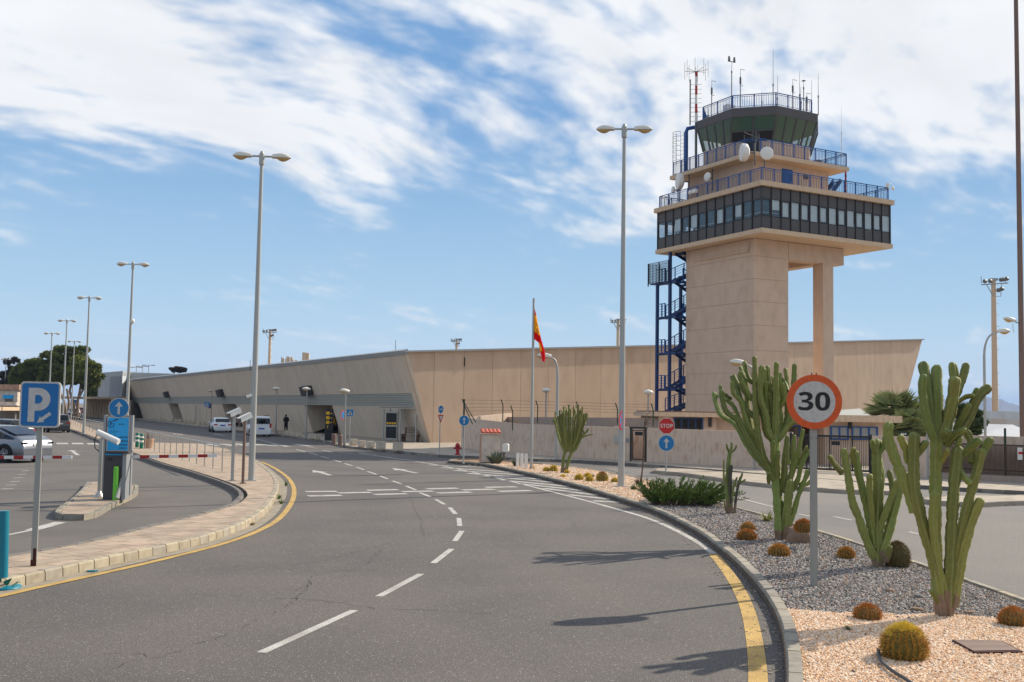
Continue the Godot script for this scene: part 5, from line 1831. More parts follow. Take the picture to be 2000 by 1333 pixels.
func gooseneck(label: String, xb: float, yb: float, xh: float, yh: float, depth: float, base_y: float) -> void:
	var foot := dp(xb, yb, depth)
	foot.y = base_y
	var head := dp(xh, yh, depth)
	var o := thing("gooseneck_lamp", label, "lamp", foot)
	var hv := head - foot
	var b := mb()
	var pts := [Vector3.ZERO, Vector3(0, hv.y * 0.5, 0), Vector3(0, hv.y * 0.82, 0)]
	for k in 7:
		var a := PI * 0.5 * k / 6.0
		pts.append(Vector3(hv.x * 0.75 * (1 - cos(a)), hv.y * (0.82 + 0.17 * sin(a)), 0))
	pts.append(Vector3(hv.x, hv.y, 0))
	var rad := []
	for k in pts.size():
		rad.append(lerpf(0.085, 0.04, float(k) / pts.size()))
	b.tube(pts, rad, 8)
	part("pole", b, M.galvanised, o)
	lamp_head(o, Vector3(hv.x, hv.y, 0), Vector3(signf(hv.x), 0.12, 0), 0.8)
func flood_mast(label: String, x: float, yb: float, yt: float, depth: float, base_y: float, r: float, fac := 1.0) -> void:
	var foot := dp(x, yb, depth)
	foot.y = base_y
	var H := dp(x, yt, depth).y - base_y
	var o := thing("floodlight_mast", label, "mast", foot)
	var b := mb()
	b.tube([Vector3.ZERO, Vector3.UP * H], [r, r * 0.7], 12)
	part("pole", b, M.fascia_tan, o)
	b = mb()
	var w := 1.9 * fac
	b.bar(Vector3(-w, H - 0.7 * fac, 0.3), Vector3(w, H - 0.4 * fac, 0.3), 0.1, 0.12)
	b.bar(Vector3(-w * 0.6, H - 0.7 * fac, 0.3), Vector3(-0.1, H - 2.4 * fac, 0.2), 0.07, 0.07)
	b.bar(Vector3(w * 0.5, H - 0.5 * fac, 0.3), Vector3(0.9 * fac, H - 2.3 * fac, 0.2), 0.06, 0.06)
	b.bar(Vector3(0, H - 2.3 * fac, 0.2), Vector3(0.9 * fac, H - 2.3 * fac, 0.2), 0.06, 0.06)
	b.box(Vector3(0, H + 0.1, 0), Vector3(1.0 * fac, 0.3 * fac, 0.6))
	for e in [-w, w * 0.8]:
		b.tube([Vector3(e, H - 0.5 * fac, 0.3), Vector3(e, H + 0.5 * fac, 0.3)], 0.04, 5)
	part("frame", b, M.zinc, o)
	for q in [[-1.5, -0.25], [-0.75, -0.2], [0.8, 0.0], [1.15, 0.05], [1.6, 0.15], [0.9, -1.3], [0.4, -1.5]]:
		b = mb()
		b.T = Transform3D(Basis(Vector3.RIGHT, 1.2), Vector3(q[0] * fac, H + q[1] * fac, 0.45))
		b.lathe([Vector2(0.1, -0.2) * fac, Vector2(0.28, -0.08) * fac, Vector2(0.32, 0.15) * fac, Vector2(0, 0.18)], 12)
		part("floodlight", b, M.antenna_grey, o)
	b = mb()
	for k in 14:
		b.tube([Vector3(r * 0.8, H * k / 14.0, 0.1), Vector3(r + 0.15, H * k / 14.0, 0.1)], 0.03, 4)
	part("step", b, M.zinc, o)
func lamps() -> void:
	lamp_post("tall double headed grey lamp post on the rounded end of the paved hook", 490.5, 939, 303, 0.15, 0.12, "")
	lamp_post("tall double headed grey lamp post in the tan gravel of the island", 1213, 950.5, 250, 0.12, -0.05, "", 1.05)
	var g := "double headed lamp posts along the car park"
	lamp_post("double headed lamp post behind the ticket totem", 245, 869.5, 515, 0.15, 0.15, g)
	lamp_post("double headed lamp post standing inside the low railing, with a dark car behind", 162.5, 848, 581, 0.15, 0.2, g)
	lamp_post("double headed lamp post at the end of the low railing by the police car", 121, 832, 626, 0.15, 0.2, g)
	lamp_post("double headed lamp post in front of the pine crowns beyond the railing", 93, 826, 651, 0.15, 0.2, g)
	lamp_post("double headed lamp post rising out of the pine crowns", 138, 821, 667, 0.15, 0.2, g)
	lamp_post("small far double headed lamp post clear of the pines", 6, 812, 702, 0.0, 0.2, g)
	for q in [[278, 716], [290, 714], [266, 718]]:
		var p := dp(q[0], q[1], 330.0)
		var o := thing("apron_lamp", "tiny far double headed lamp showing above the hall roof", "lamp", Vector3(p.x, 0, p.z), 0.0, "far lamps above the hall roof")
		var b := mb()
		b.tube([Vector3.ZERO, Vector3.UP * p.y], 0.1, 6)
		b.tube([Vector3(-1.5, p.y, 0), Vector3(1.5, p.y, 0)], 0.08, 5)
		for e in [-1.5, 1.5]:
			b.box(Vector3(e, p.y, 0), Vector3(1.2, 0.25, 0.4))
		part("pole", b, M.galvanised, o)
	var cg := "lamp columns along the terminal pavement"
	for q in [[672, 870.5, 766, "single headed lamp column between the bus shelter and the black pylon"], [597, 857, 762, "single headed lamp column in front of the first entrance recess"], [538, 848, 761, "single headed lamp column beside the white van"], [411, 832, 765, "single headed lamp column by the second entrance and crossing sign"], [381, 827.5, 766, ""], [356, 824.5, 766, ""], [329, 822, 765, ""], [310, 819, 766, ""], [286, 816, 767, ""], [270, 814, 767, ""], [254, 812, 768, ""]]:
		column_lamp(q[3] if q[3] else "small far single headed lamp column along the terminal", q[0], q[1], q[2], cg)
	gooseneck("tall gooseneck street lamp at the foot of the boundary wall", 1087, 893, 1077, 699, 57.5, 0.15)
	gooseneck("grey gooseneck street lamp beyond the slatted fence", 1925.5, 890, 1948, 650, 62.0, 0.0)
	gooseneck("street lamp with a short arm showing above the candelabra cactus", 1476, 890, 1456, 712, 52.0, 0.0)
	# small globe lamps behind the wall
	for q in [[1066, 815, 764, 66.0], [1266, 816, 768, 59.0]]:
		var a := dp(q[0], q[1], q[3])
		var t := dp(q[0], q[2], q[3])
		var o := thing("yard_lamp", "small yard lamp behind the boundary wall close to the flagpole" if q[0] == 1066 else "small yard lamp behind the wall next to the blue stair", "lamp", Vector3(a.x, 0, a.z))
		var b := mb()
		b.tube([Vector3.ZERO, Vector3.UP * t.y], 0.05, 6)
		part("pole", b, M.steel_post, o)
		b = mb()
		b.lathe([Vector2(0, -0.12), Vector2(0.2, -0.05), Vector2(0.3, 0.03), Vector2(0.2, 0.14), Vector2(0, 0.2)], 12, Vector3.UP * t.y)
		part("shade", b, M.lamp_white, o)
	flood_mast("tall concrete floodlight mast beyond the slatted fence", 1945, 830, 548, 118.0, 0.0, 0.36, 0.8)
	flood_mast("floodlight mast behind the terminal roof next to the roof vents", 524, 760, 646, 165.0, 0.0, 0.3, 0.6)
	flood_mast("floodlight head just showing above the terminal end wall", 890, 760, 664, 150.0, 0.0, 0.25, 0.42)
	flood_mast("floodlight mast rising behind the end wall near the tall lamp post", 1206, 760, 626, 130.0, 0.0, 0.25, 0.5)
	# the post at the picture's edge with one lamp on a short arm
	var f := dp(1998.5, 850, 62.0)
	f.y = 0.0
	var o := thing("tall_post", "very tall plain post carrying a drooping lamp on a short arm", "lamp post", f)
	var b := mb()
	b.tube([Vector3.ZERO, Vector3.UP * 30.0], [0.17, 0.12], 12)
	part("pole", b, M.cast_iron, o)
	var hy := dp(1984, 629, 62.0).y
	b = mb()
	b.tube([Vector3(0, hy - 0.15, 0), Vector3(-0.35, hy, 0)], 0.035, 6)
	b.tube([Vector3(-0.5, hy - 0.05, 0.03), Vector3(-0.5, hy - 0.4, 0.03), Vector3(-0.44, hy - 0.65, 0.03)], 0.015, 4)
	part("arm", b, M.steel_post, o)
	lamp_head(o, Vector3(-0.33, hy, 0), Vector3(-1, 0.25, 0), 0.75)
	# flagpole and flag
	var ff := gd(1037.5, 916, 0.12)
	o = thing("flagpole", "slender grey flagpole beside the white posts", "flagpole", ff)
	var ft := dp(1041, 583, -ff.z)
	b = mb()
	b.tube([Vector3.ZERO, Vector3.UP * (ft.y - ff.y)], [0.075, 0.05], 12)
	part("pole", b, M.galvanised, o)
	b = mb()
	b.tube([Vector3(0.03, 0.9, 0.06), Vector3(0.03, ft.y - ff.y - 0.2, 0.06)], 0.006, 4)
	part("halyard", b, M.white_paint, o)
	var fl := thing("flag", "limp red and yellow flag hanging on the grey flagpole", "flag", Vector3(ff.x, ff.y, ff.z))
	var rows := [[300, 270, 303, 270], [299, 340, 320, 345], [298, 405, 335, 412], [297, 500, 352, 510], [296, 600, 375, 630], [297, 690, 405, 765], [298, 760, 418, 830], [300, 832, 440, 905], [366, 872, 452, 945], [384, 950, 470, 1000], [400, 1030, 482, 1050], [418, 1110, 490, 1140], [440, 1212, 482, 1220]]
	var cols := ["flag_red", "flag_red", "flag_yellow", "flag_yellow", "flag_yellow", "flag_red", "flag_red", "flag_red", "half", "half", "flag_red", "flag_red"]
	var grid := []
	for i in rows.size():
		var q: Array = rows[i]
		var line := []
		for k in 7:
			var t := k / 6.0
			var p := dp(1010 + lerpf(q[0], q[2], t) / 8.89, 570 + lerpf(q[1], q[3], t) / 8.89, -ff.z) - ff
			p.z += 0.13 * sin(k * 1.9 + i * 0.35) * minf(1.0, i / 3.0)
			line.append(p)
		grid.append(line)
	for c in ["flag_red", "flag_yellow"]:
		b = mb()
		for i in rows.size() - 1:
			for k in 6:
				var cc: String = cols[i]
				if cc == "half":
					cc = "flag_yellow" if k < 3 else "flag_red"
				if cc == c:
					b.quad(grid[i + 1][k], grid[i + 1][k + 1], grid[i][k + 1], grid[i][k])
		part("red_cloth" if c == "flag_red" else "yellow_cloth", b, M[c], fl)
	b = mb()
	for i in [3, 4]:
		for k in [3, 4]:
			var z := Vector3(0, 0, 0.012)
			var p: Array = [grid[i + 1][k] + z, grid[i + 1][k + 1] + z, grid[i][k + 1] + z, grid[i][k] + z]
			var m: Vector3 = (p[0] + p[1] + p[2] + p[3]) * 0.25
			for j in 4:
				p[j] = m.lerp(p[j], 0.62)
			b.quad(p[0], p[1], p[2], p[3])
	part("emblem", b, M.flag_emblem, fl)

# ---------------------------------------------------------------- small street furniture
func furniture() -> void:
	var b: MB
	# railing on the hooked pavement: near run, far run
	for run in [[[283, 877, 433, 921.5], 12, "low steel railing on the hooked pavement beside the barrier arm"], [[118, 823, 236, 863], 20, "long low steel railing beyond the zebra crossing"]]:
		var q: Array = run[0]
		var a := gd(q[0], q[1], 0.15)
		var c := gd(q[2], q[3], 0.15)
		var o := thing("pavement_railing", run[2], "railing", a)
		var v := c - a
		b = mb()
		b.tube([Vector3.UP * 1.02, v + Vector3.UP * 1.02], 0.028, 8)
		part("rail", b, M.steel_bright, o)
		for k in run[1] + 1:
			b = mb()
			b.tube([v * (float(k) / run[1]), v * (float(k) / run[1]) + Vector3.UP * 1.0], 0.024, 8)
			part("post", b, M.steel_bright, o)
	# camera posts on the pavement
	for q in [[453, 940, 812, 0, "white camera housing on a grey post next to the tall lamp post"], [474, 945, 822, 1, "white camera housing on a brass toned post with a flanged foot"]]:
		var f := gd(q[0], q[1], 0.15)
		var s := FOC / -f.z
		var o := thing("camera_post", q[4], "camera", f, 0.35)
		var H: float = dp(q[0], q[2], -f.z).y - f.y
		b = mb()
		b.tube([Vector3.ZERO, Vector3.UP * H], 0.055 if q[3] == 0 else 0.05, 12)
		b.tube([Vector3.ZERO, Vector3.UP * 0.03], 0.11, 12)
		part("pole", b, M.galvanised if q[3] == 0 else M.cast_iron, o)
		b = mb()
		b.T = Transform3D(Basis(Vector3.UP, 0.3) * Basis(Vector3.BACK, 0.42), Vector3(0.02, H + 0.1, 0))
		b.box(Vector3(0, 0.0, 0), Vector3(0.42, 0.16, 0.17))
		b.box(Vector3(-0.03, 0.09, 0), Vector3(0.48, 0.025, 0.21))
		var hs := part("housing", b, M.white_paint, o)
		b = mb()
		b.T = Transform3D(Basis(Vector3.UP, 0.3) * Basis(Vector3.BACK, 0.42), Vector3(0.02, H + 0.1, 0))
		b.box(Vector3(-0.212, 0, 0), Vector3(0.01, 0.12, 0.13))
		part("lens_window", b, M.glass_dark, hs)
	# bullet camera on the lamp post
	var lf := gd(490.5, 939, 0.15)
	var cp := dp(492, 774, -lf.z + 0.0)
	var oc := thing("bullet_camera", "small white bullet camera clamped to the tall lamp post over the pavement", "camera", cp)
	b = mb()
	b.tube([Vector3(-0.18, -0.03, 0.1), Vector3(0.02, 0.03, 0.05)], 0.055, 10)
	b.box(Vector3(0.06, 0.03, 0.02), Vector3(0.08, 0.14, 0.1))
	part("housing", b, M.white_paint, oc)
	b = mb()
	b.tube([Vector3(-0.2, -0.04, 0.105), Vector3(-0.181, -0.031, 0.1)], 0.048, 10)
	part("lens", b, M.glass_dark, oc)
	var l2 := gd(245, 869.5, 0.15)
	b = mb()
	var dc := dp(258, 627, -l2.z)
	b.tube([Vector3(-0.2, 0.1, 0), Vector3(0.02, 0.1, 0)], 0.03, 6)
	b.lathe([Vector2(0, -0.22), Vector2(0.12, -0.14), Vector2(0.14, 0), Vector2(0.1, 0.12), Vector2(0, 0.14)], 10)
	var dome := part("dome_camera", b, M.white_paint, self)
	dome.position = dc
	tag(dome, "white dome camera on the lamp post behind the ticket totem", "camera")
	# ---- ticket totem with price board, arrow disc, ticket machine
	var tf := gd(224, 973, 0.15)
	var s := FOC / -tf.z
	var totem := thing("price_totem", "tall blue parking price board in a grey frame", "sign board", gd(222, 968, 0.15) + Vector3(0, 0, -0.15), 0.1)
	var W := 23.5 / s
	var y0 := dp(222, 905, -tf.z).y - 0.15
	var y1 := dp(222, 816, -tf.z).y - 0.15
	b = mb()
	b.box(Vector3(0, (y1 + 0.05) * 0.5, -0.03), Vector3(W * 2 - 0.02, y1 + 0.05, 0.1))
	part("body", b, M.totem_grey, totem)
	for e in [-1, 1]:
		b = mb()
		b.box(Vector3(e * (W + 0.035), (y1 + 0.06) * 0.5, 0), Vector3(0.07, y1 + 0.06, 0.15))
		part("frame_post", b, M.totem_grey, totem)
	b = mb()
	b.box(Vector3(0, (y0 + y1) * 0.5, 0.03), Vector3(W * 2 - 0.04, y1 - y0, 0.02))
	var board := part("board", b, M.sign_white, totem)
	b = mb()
	b.box(Vector3(0, (y0 + y1) * 0.5 + 0.01, 0.042), Vector3(W * 2 - 0.1, y1 - y0 - 0.06, 0.006))
	part("face", b, M.sign_cyan, board)
	b = mb()      # print: emblem box, aircraft strokes and rows of small text too fine to read
	var bx := -W * 0.62
	var by := y1 - 0.2
	for e in [[-0.15, -0.15, -0.15, 0.15], [-0.15, 0.15, 0.08, 0.15], [0.15, 0.05, 0.15, -0.15], [-0.15, -0.15, 0.15, -0.15]]:
		b.bar(Vector3(bx + e[0] * 0.55, by + e[1] * 0.55, 0.048), Vector3(bx + e[2] * 0.55, by + e[3] * 0.55, 0.048), 0.016, 0.004, Vector3.BACK)
	for e in [[0.1, 0.16, 0.36, 0.26], [0.16, 0.24, 0.2, 0.13], [0.26, 0.27, 0.3, 0.17]]:
		b.bar(Vector3(bx + e[0] * 0.55, by + e[1] * 0.55, 0.048), Vector3(bx + e[2] * 0.55, by + e[3] * 0.55, 0.048), 0.018, 0.004, Vector3.BACK)
	part("emblem", b, M.print_dark, board)
	letters(board, "lettering", "P", 0.1, M.print_dark, Transform3D(Basis(), Vector3(bx, by, 0.048)))
	b = mb()
	for q in [[0.05, 0.0, 0.3, 0.035, 1], [-0.8, -0.34, 0.62, 0.02, 0], [-0.8, -0.41, 0.5, 0.014, 0], [-0.8, -0.56, 0.42, 0.02, 0], [-0.8, -0.74, 0.24, 0.02, 0], [0.12, -0.62, 0.5, 0.04, 1], [0.12, -0.8, 0.5, 0.04, 1], [0.12, -0.98, 0.5, 0.04, 1], [0.12, -1.14, 0.32, 0.035, 1], [0.12, -1.3, 0.3, 0.035, 1], [-0.8, -1.3, 0.5, 0.016, 0], [-0.8, -1.55, 0.2, 0.02, 0], [-0.8, -1.7, 0.3, 0.02, 0], [0.06, -1.58, 0.5, 0.012, 0], [0.06, -1.64, 0.48, 0.012, 0]]:
		var x: float = q[0] * W
		var e: float = x + q[2] * W * 1.3
		while x < e:
			var ww := rnd(0.012, 0.04)
			b.box(Vector3(x + ww * 0.5, by + q[1] * 0.6, 0.047), Vector3(ww, q[3] * (0.75 if q[4] else 0.6), 0.004))
			x += ww + 0.012
	stuff(part("small_print", b, M.print_dark, board))
	var ar := 20.2 / s
	var ay := dp(222, 797.5, -tf.z).y - 0.15
	var ad := plate_at(totem, "arrow_disc", disc(ar), 0.05, 0.07, "sign_white", ay)
	plate_at(ad, "face", disc(ar * 0.93), 0.07, 0.073, "sign_blue", ay)
	plate_at(ad, "arrow", arrow2(ar * 0.62, ar * 0.11, ar * 0.4), 0.073, 0.076, "sign_white", ay)
	var tm := thing("ticket_machine", "charcoal ticket machine with slim blue top strip below the price board", "ticket machine", tf + Vector3(0.1, 0, 0.35), 0.12)
	var mh := dp(226, 884, -tf.z - 0.35).y - 0.15
	var mw := 20.0 / s
	b = mb()
	b.box(Vector3(0, mh * 0.5, 0), Vector3(mw * 1.7, mh, 0.42))
	part("cabinet", b, M.charcoal, tm)
	b = mb()
	b.box(Vector3(0.1, mh + 0.02, 0.06), Vector3(mw * 2.1, 0.05, 0.56))
	part("hood", b, M.charcoal, tm)
	b = mb()
	b.box(Vector3(0, mh - 0.05, 0.213), Vector3(mw * 1.5, 0.045, 0.008))
	part("top_strip", b, M.sign_cyan, tm)
	b = mb()
	b.box(Vector3(mw * 0.85 + 0.05, mh * 0.5, 0.0), Vector3(0.1, mh, 0.44))
	part("side_panel", b, M.totem_grey, tm)
	b = mb()
	b.bar(Vector3(mw * 1.0, 0.75, 0.1), Vector3(mw * 0.6, 0.05, 0.34), 0.05, 0.12)
	part("guard_bar", b, M.galvanised, tm)
	b = mb()
	b.box(Vector3(-0.08, mh - 0.18, 0.213), Vector3(0.1, 0.07, 0.006))
	part("ticket_slot", b, M.black, tm)
	var gb := gd(226, 976, 0.15)
	b = mb()
	b.tube([Vector3.ZERO, Vector3.UP * 0.86], 0.07, 14)
	b.lathe([Vector2(0.07, 0.86), Vector2(0.06, 0.9), Vector2(0, 0.91)], 14)
	var gbo := part("green_bollard", b, M.lime, self)
	gbo.position = gb + Vector3(0.03, 0, 0.15)
	tag(gbo, "bright lime green bollard in front of the ticket machine", "bollard")
	# camera on steel post left of the totem
	var kf := gd(193, 971, 0.15)
	var ks := FOC / -kf.z
	var ko := thing("reader_camera", "long white plate reader camera on a steel post left of the price board", "camera", kf)
	var kh := dp(193, 856, -kf.z).y - 0.15
	b = mb()
	b.tube([Vector3.ZERO, Vector3.UP * kh], 0.055, 12)
	b.lathe([Vector2(0.16, 0), Vector2(0.15, 0.02), Vector2(0.07, 0.12), Vector2(0.055, 0.16)], 12)
	part("pole", b, M.steel_bright, ko)
	b = mb()
	b.tube([Vector3(-0.12, kh + 0.16, 0), Vector3(0.52, kh - 0.1, 0.1)], 0.085, 14)
	b.tube([Vector3(0.0, kh, 0), Vector3(0.05, kh + 0.06, 0)], 0.04, 6)
	part("housing", b, M.white_paint, ko)
	b = mb()
	b.tube([Vector3(-0.1, kh + 0.14, 0), Vector3(-0.2, kh - 0.05, 0), Vector3(-0.17, kh - 0.28, 0), Vector3(-0.05, kh - 0.38, 0)], 0.014, 6)
	part("cable", b, M.rubber, ko)
	# barrier arms
	for q in [[254, 893, 424, 890.5, "red and white barrier arm reaching towards the pavement railing", 5], [-30, 894, 140, 893.5, "red and white barrier arm across the car park lane behind the parking sign", 5]]:
		var a := dp(q[0], q[1], -tf.z)
		var c := dp(q[2], q[3], -tf.z - (0.0 if q[0] > 0 else -0.0))
		var o := thing("barrier_arm", q[4], "barrier", a)
		var v := c - a
		var n := 9
		for k in n:
			b = mb()
			b.bar(v * (float(k) / n), v * (float(k + 1) / n), 0.04, 0.085)
			part("red_section" if k % 2 else "white_section", b, M.barrier_red if k % 2 else M.barrier_white, o)
	# teal post on the kerb at the frame's edge: broken flexible bollard
	var pf := gd(6, 1150, 0.0)
	var po := thing("flexible_post", "broken teal flexible post with a torn green foot at the kerb end", "bollard", pf + Vector3(0.0, 0, 0.0))
	var ps := FOC / -pf.z
	b = mb()
	b.tube([Vector3(-0.02, 0.06, 0), Vector3(-0.05, 0.14 + 130.0 / ps, 0)], 10.0 / ps * 1.0, 16)
	part("tube", b, M.teal, po)
	b = mb()
	for k in 10:
		var a0 := TAU * k / 10.0
		var a1 := TAU * (k + 0.8) / 10.0
		var r0 := 0.1
		var r1 := rnd(0.2, 0.27)
		b.quad(Vector3(cos(a0) * r0, 0.03, sin(a0) * r0), Vector3(cos(a1) * r0, 0.03, sin(a1) * r0), Vector3(cos(a1) * r1, rnd(0.05, 0.2), sin(a1) * r1), Vector3(cos(a0) * r1, rnd(0.05, 0.2), sin(a0) * r1))
	part("torn_foot", b, M.green_plastic, po)
	b = mb()
	b.lathe([Vector2(0.24, 0.0), Vector2(0.25, 0.035), Vector2(0.15, 0.06)], 14)
	part("base_ring", b, M.teal, po)
	var sc := gd(178, 1117, 0.008)
	b = mb()
	b.prism(PackedVector2Array([Vector2(-0.08, 0), Vector2(-0.02, -0.06), Vector2(0.1, -0.03), Vector2(0.06, 0.03), Vector2(-0.05, 0.04)]), 0, 0.02)
	var so := part("plastic_scrap", b, M.teal, self)
	so.position = sc
	tag(so, "crumpled scrap of teal plastic in the gutter", "litter")
	# green and white bollards, planter by the crossing
	for q in [267, 275.5]:
		var f := gd(q, 874.5 + (q - 267) * 0.25, 0.15)
		var o := thing("banded_bollard", "green flexible bollard with two white bands by the planter", "bollard", f, 0.0, "green banded bollards by the planter")
		b = mb()
		b.lathe([Vector2(0.11, 0), Vector2(0.11, 0.7), Vector2(0.12, 0.74), Vector2(0.12, 0.82), Vector2(0.08, 0.88), Vector2(0, 0.88)], 14)
		part("body", b, M.green_plastic, o)
		for y in [0.36, 0.62]:
			b = mb()
			b.tube([Vector3.UP * y, Vector3.UP * (y + 0.12)], 0.117, 14, false)
			part("band", b, M.white_paint, o)
	var plf := gd(289, 876, 0.15)
	var plo := thing("planter", "round terracotta toned planter of dry stems at the crossing", "planter", plf)
	b = mb()
	b.lathe([Vector2(0.22, 0), Vector2(0.32, 0.5), Vector2(0.33, 0.56), Vector2(0.28, 0.56), Vector2(0.26, 0.48), Vector2(0, 0.48)], 14)
	part("pot", b, M.plaster_pink, plo)
	b = mb()
	for k in 26:
		var d := Vector3(rnd(-0.3, 0.3), rnd(0.25, 0.5), rnd(-0.3, 0.3))
		b.tube([Vector3(d.x * 0.3, 0.48, d.z * 0.3), Vector3(d.x, 0.5 + d.y, d.z)], 0.008, 3, false)
	part("dry_stems", b, M.cast_iron, plo)
	# concrete cubes along the terminal pavement
	var cg := "concrete blocks along the terminal pavement"
	var cubes := [[546, 849, 10.5], [560, 850.5, 11], [572, 852, 11], [584.5, 854, 11.5], [608, 858, 12], [620, 859.5, 12], [690, 870.5, 14.5], [706, 873.5, 15], [723, 876, 16], [743, 878.5, 18], [777, 881.5, 18.5], [398, 831, 8], [407, 832, 8], [390, 830, 8], [378, 828.5, 8], [370, 828, 7.5], [362, 826.5, 7.5], [352, 825, 7], [345, 824.3, 7], [338, 823.5, 7], [322, 821.5, 6.5], [315, 821, 6.5], [308, 820, 6.5], [301, 819.3, 6], [294, 818.5, 6], [287, 817.8, 6]]
	for q in cubes:
		var f := gd(q[0], q[1], 0.15)
		var sz: float = q[2] * -f.z / FOC * 0.88
		var lab := "pale concrete block in the row between the lamp columns and the road"
		if q[0] == 777:
			lab = "pale concrete block nearest the fire hydrant, at the end of the row"
		elif q[0] == 743 or q[0] == 723:
			lab = "pale concrete block standing in front of the bus shelter"
		elif q[0] > 680:
			lab = "pale concrete block between the crossing sign and the bus shelter"
		elif q[0] > 600:
			lab = "pale concrete block between the first entrance lamp column and the black pylon"
		elif q[0] > 540:
			lab = "pale concrete block between the white van and the first entrance"
		elif q[0] > 385:
			lab = "small pale concrete block near the far crossing sign"
		var o := thing("concrete_block", lab, "block", f, 0.45, cg)
		b = mb()
		var hb := sz * 0.5
		b.prism(rounded(hb, hb, 0.02), 0.06, sz * 0.97)
		part("block", b, M.concrete_block, o)
		b = mb()
		b.prism(rounded(hb * 0.85, hb * 0.85, 0.02), 0.0, 0.06)
		part("plinth", b, M.wall_tan, o)
	# litter bins and wooden bollards
	for q in [[574.5, 838, 820, 0.26, "brown cylindrical litter bin by the man in black"], [666, 850, 828, 0.3, "brown cylindrical litter bin at the first entrance"], [420, 828, 809, 0.27, "brown cylindrical litter bin near the second entrance"], [469, 833, 813, 0.27, "brown cylindrical litter bin behind the white taxi"], [651.5, 869, 848, 0.16, "short brown bollard close to the black pylon"], [664, 871, 850, 0.16, "short brown bollard between the pylon and the crossing sign"]]:
		var f := gd(q[0], q[1], 0.15)
		var H := dp(q[0], q[2], -f.z).y - f.y
		var o := thing("litter_bin" if q[3] > 0.2 else "short_bollard", q[4], "bin" if q[3] > 0.2 else "bollard", f)
		b = mb()
		b.lathe([Vector2(q[3], 0), Vector2(q[3], H - 0.1), Vector2(q[3] * 1.08, H - 0.08), Vector2(q[3] * 1.08, H), Vector2(0, H)], 14)
		part("body", b, M.cast_iron, o)
	# black pylon with yellow symbols
	var yf := gd(641.5, 861, 0.15)
	var yo := thing("direction_pylon", "slim black pylon with yellow symbols in front of the first entrance", "sign", yf, 0.35)
	var yh := dp(641.5, 800, -yf.z).y - yf.y
	b = mb()
	b.box(Vector3(0, yh * 0.5, 0), Vector3(0.62, yh, 0.16))
	part("body", b, M.black, yo)
	for k in 3:
		b = mb()
		b.box(Vector3(-0.13, yh - 0.3 - k * 0.36, 0.084), Vector3(0.26, 0.24, 0.01))
		part("symbol", b, M.sign_yellow, yo)
		b = mb()
		b.box(Vector3(0.14, yh - 0.32 - k * 0.36, 0.084), Vector3(0.16, 0.05, 0.01))
		part("symbol_text", b, M.sign_yellow, yo)
	b = mb()
	b.T = Transform3D(Basis(), Vector3(-0.13, yh - 1.38, 0))
	b.plate(arrow2(0.12, 0.02, 0.08), 0.08, 0.09)
	part("arrow", b, M.sign_yellow, yo)
	# far dark pylon with yellow strip by the third door
	# bus shelter with bench and poster case
	var sf := gd(752, 862, 0.15)
	var so2 := thing("bus_shelter", "open steel bus shelter with slatted bench and dark poster case", "shelter", sf, -0.5)
	var sh := 2.55
	for p in [[-0.2, 0.0], [1.5, 0.1], [2.9, 0.0], [-0.2, -0.9], [2.9, -0.9]]:
		b = mb()
		b.box(Vector3(p[0], sh * 0.5, p[1]), Vector3(0.08, sh, 0.08))
		part("post", b, M.galvanised, so2)
	b = mb()
	b.box(Vector3(1.35, sh + 0.05, -0.4), Vector3(3.5, 0.06, 1.4))
	for k in 8:
		b.bar(Vector3(-0.35 + k * 0.48, sh + 0.12, 0.35), Vector3(-0.35 + k * 0.48, sh + 0.12, -1.1), 0.05, 0.06)
	part("roof", b, M.galvanised, so2)
	b = mb()
	b.box(Vector3(0.55, 1.25, -0.1), Vector3(1.15, 2.2, 0.16))
	var case := part("poster_case", b, M.galvanised, so2)
	b = mb()
	b.box(Vector3(0.55, 1.75, -0.01), Vector3(1.0, 0.95, 0.02))
	b.box(Vector3(0.55, 0.7, -0.01), Vector3(1.0, 0.9, 0.02))
	part("poster", b, M.black, case)
	b = mb()
	for k in 4:
		b.box(Vector3(0.2 + k * 0.24, 1.42, 0.005), Vector3(0.17, 0.16, 0.01))
	part("yellow_symbols", b, M.sign_yellow, case)
	for k in 4:
		b = mb()
		b.box(Vector3(2.1, 0.72 + k * 0.13, -0.75), Vector3(1.4, 0.05, 0.05))
		part("bench_slat", b, M.cast_iron, so2)
	for k in 4:
		b = mb()
		b.box(Vector3(2.1, 0.45, -0.15 - k * 0.13), Vector3(1.4, 0.05, 0.1))
		part("bench_slat", b, M.cast_iron, so2)
	for e in [1.45, 2.75]:
		b = mb()
		b.box(Vector3(e, 0.3, -0.4), Vector3(0.1, 0.6, 0.6))
		b.box(Vector3(e, 0.75, -0.72), Vector3(0.1, 0.7, 0.1))
		part("bench_side", b, M.cast_iron, so2)
	# fire hydrant
	var hf := gd(893.5, 889, 0.15)
	var ho := thing("fire_hydrant", "small dark red fire hydrant on the pavement by the boundary wall", "hydrant", hf)
	b = mb()
	b.lathe([Vector2(0.17, 0), Vector2(0.17, 0.06), Vector2(0.1, 0.08), Vector2(0.1, 0.45), Vector2(0.15, 0.47), Vector2(0.15, 0.52), Vector2(0.11, 0.62), Vector2(0.04, 0.68), Vector2(0, 0.7)], 14)
	part("barrel", b, M.hydrant_red, ho)
	b = mb()
	b.tube([Vector3(-0.24, 0.38, 0), Vector3(0.24, 0.38, 0)], 0.055, 8)
	b.tube([Vector3(0, 0.33, 0), Vector3(0, 0.33, 0.2)], 0.07, 8)
	part("outlet", b, M.hydrant_red, ho)
	# little plastered cabinet wall with a tiled cap
	var mf := gd(958, 903.5, 0.12)
	var ms := FOC / -mf.z
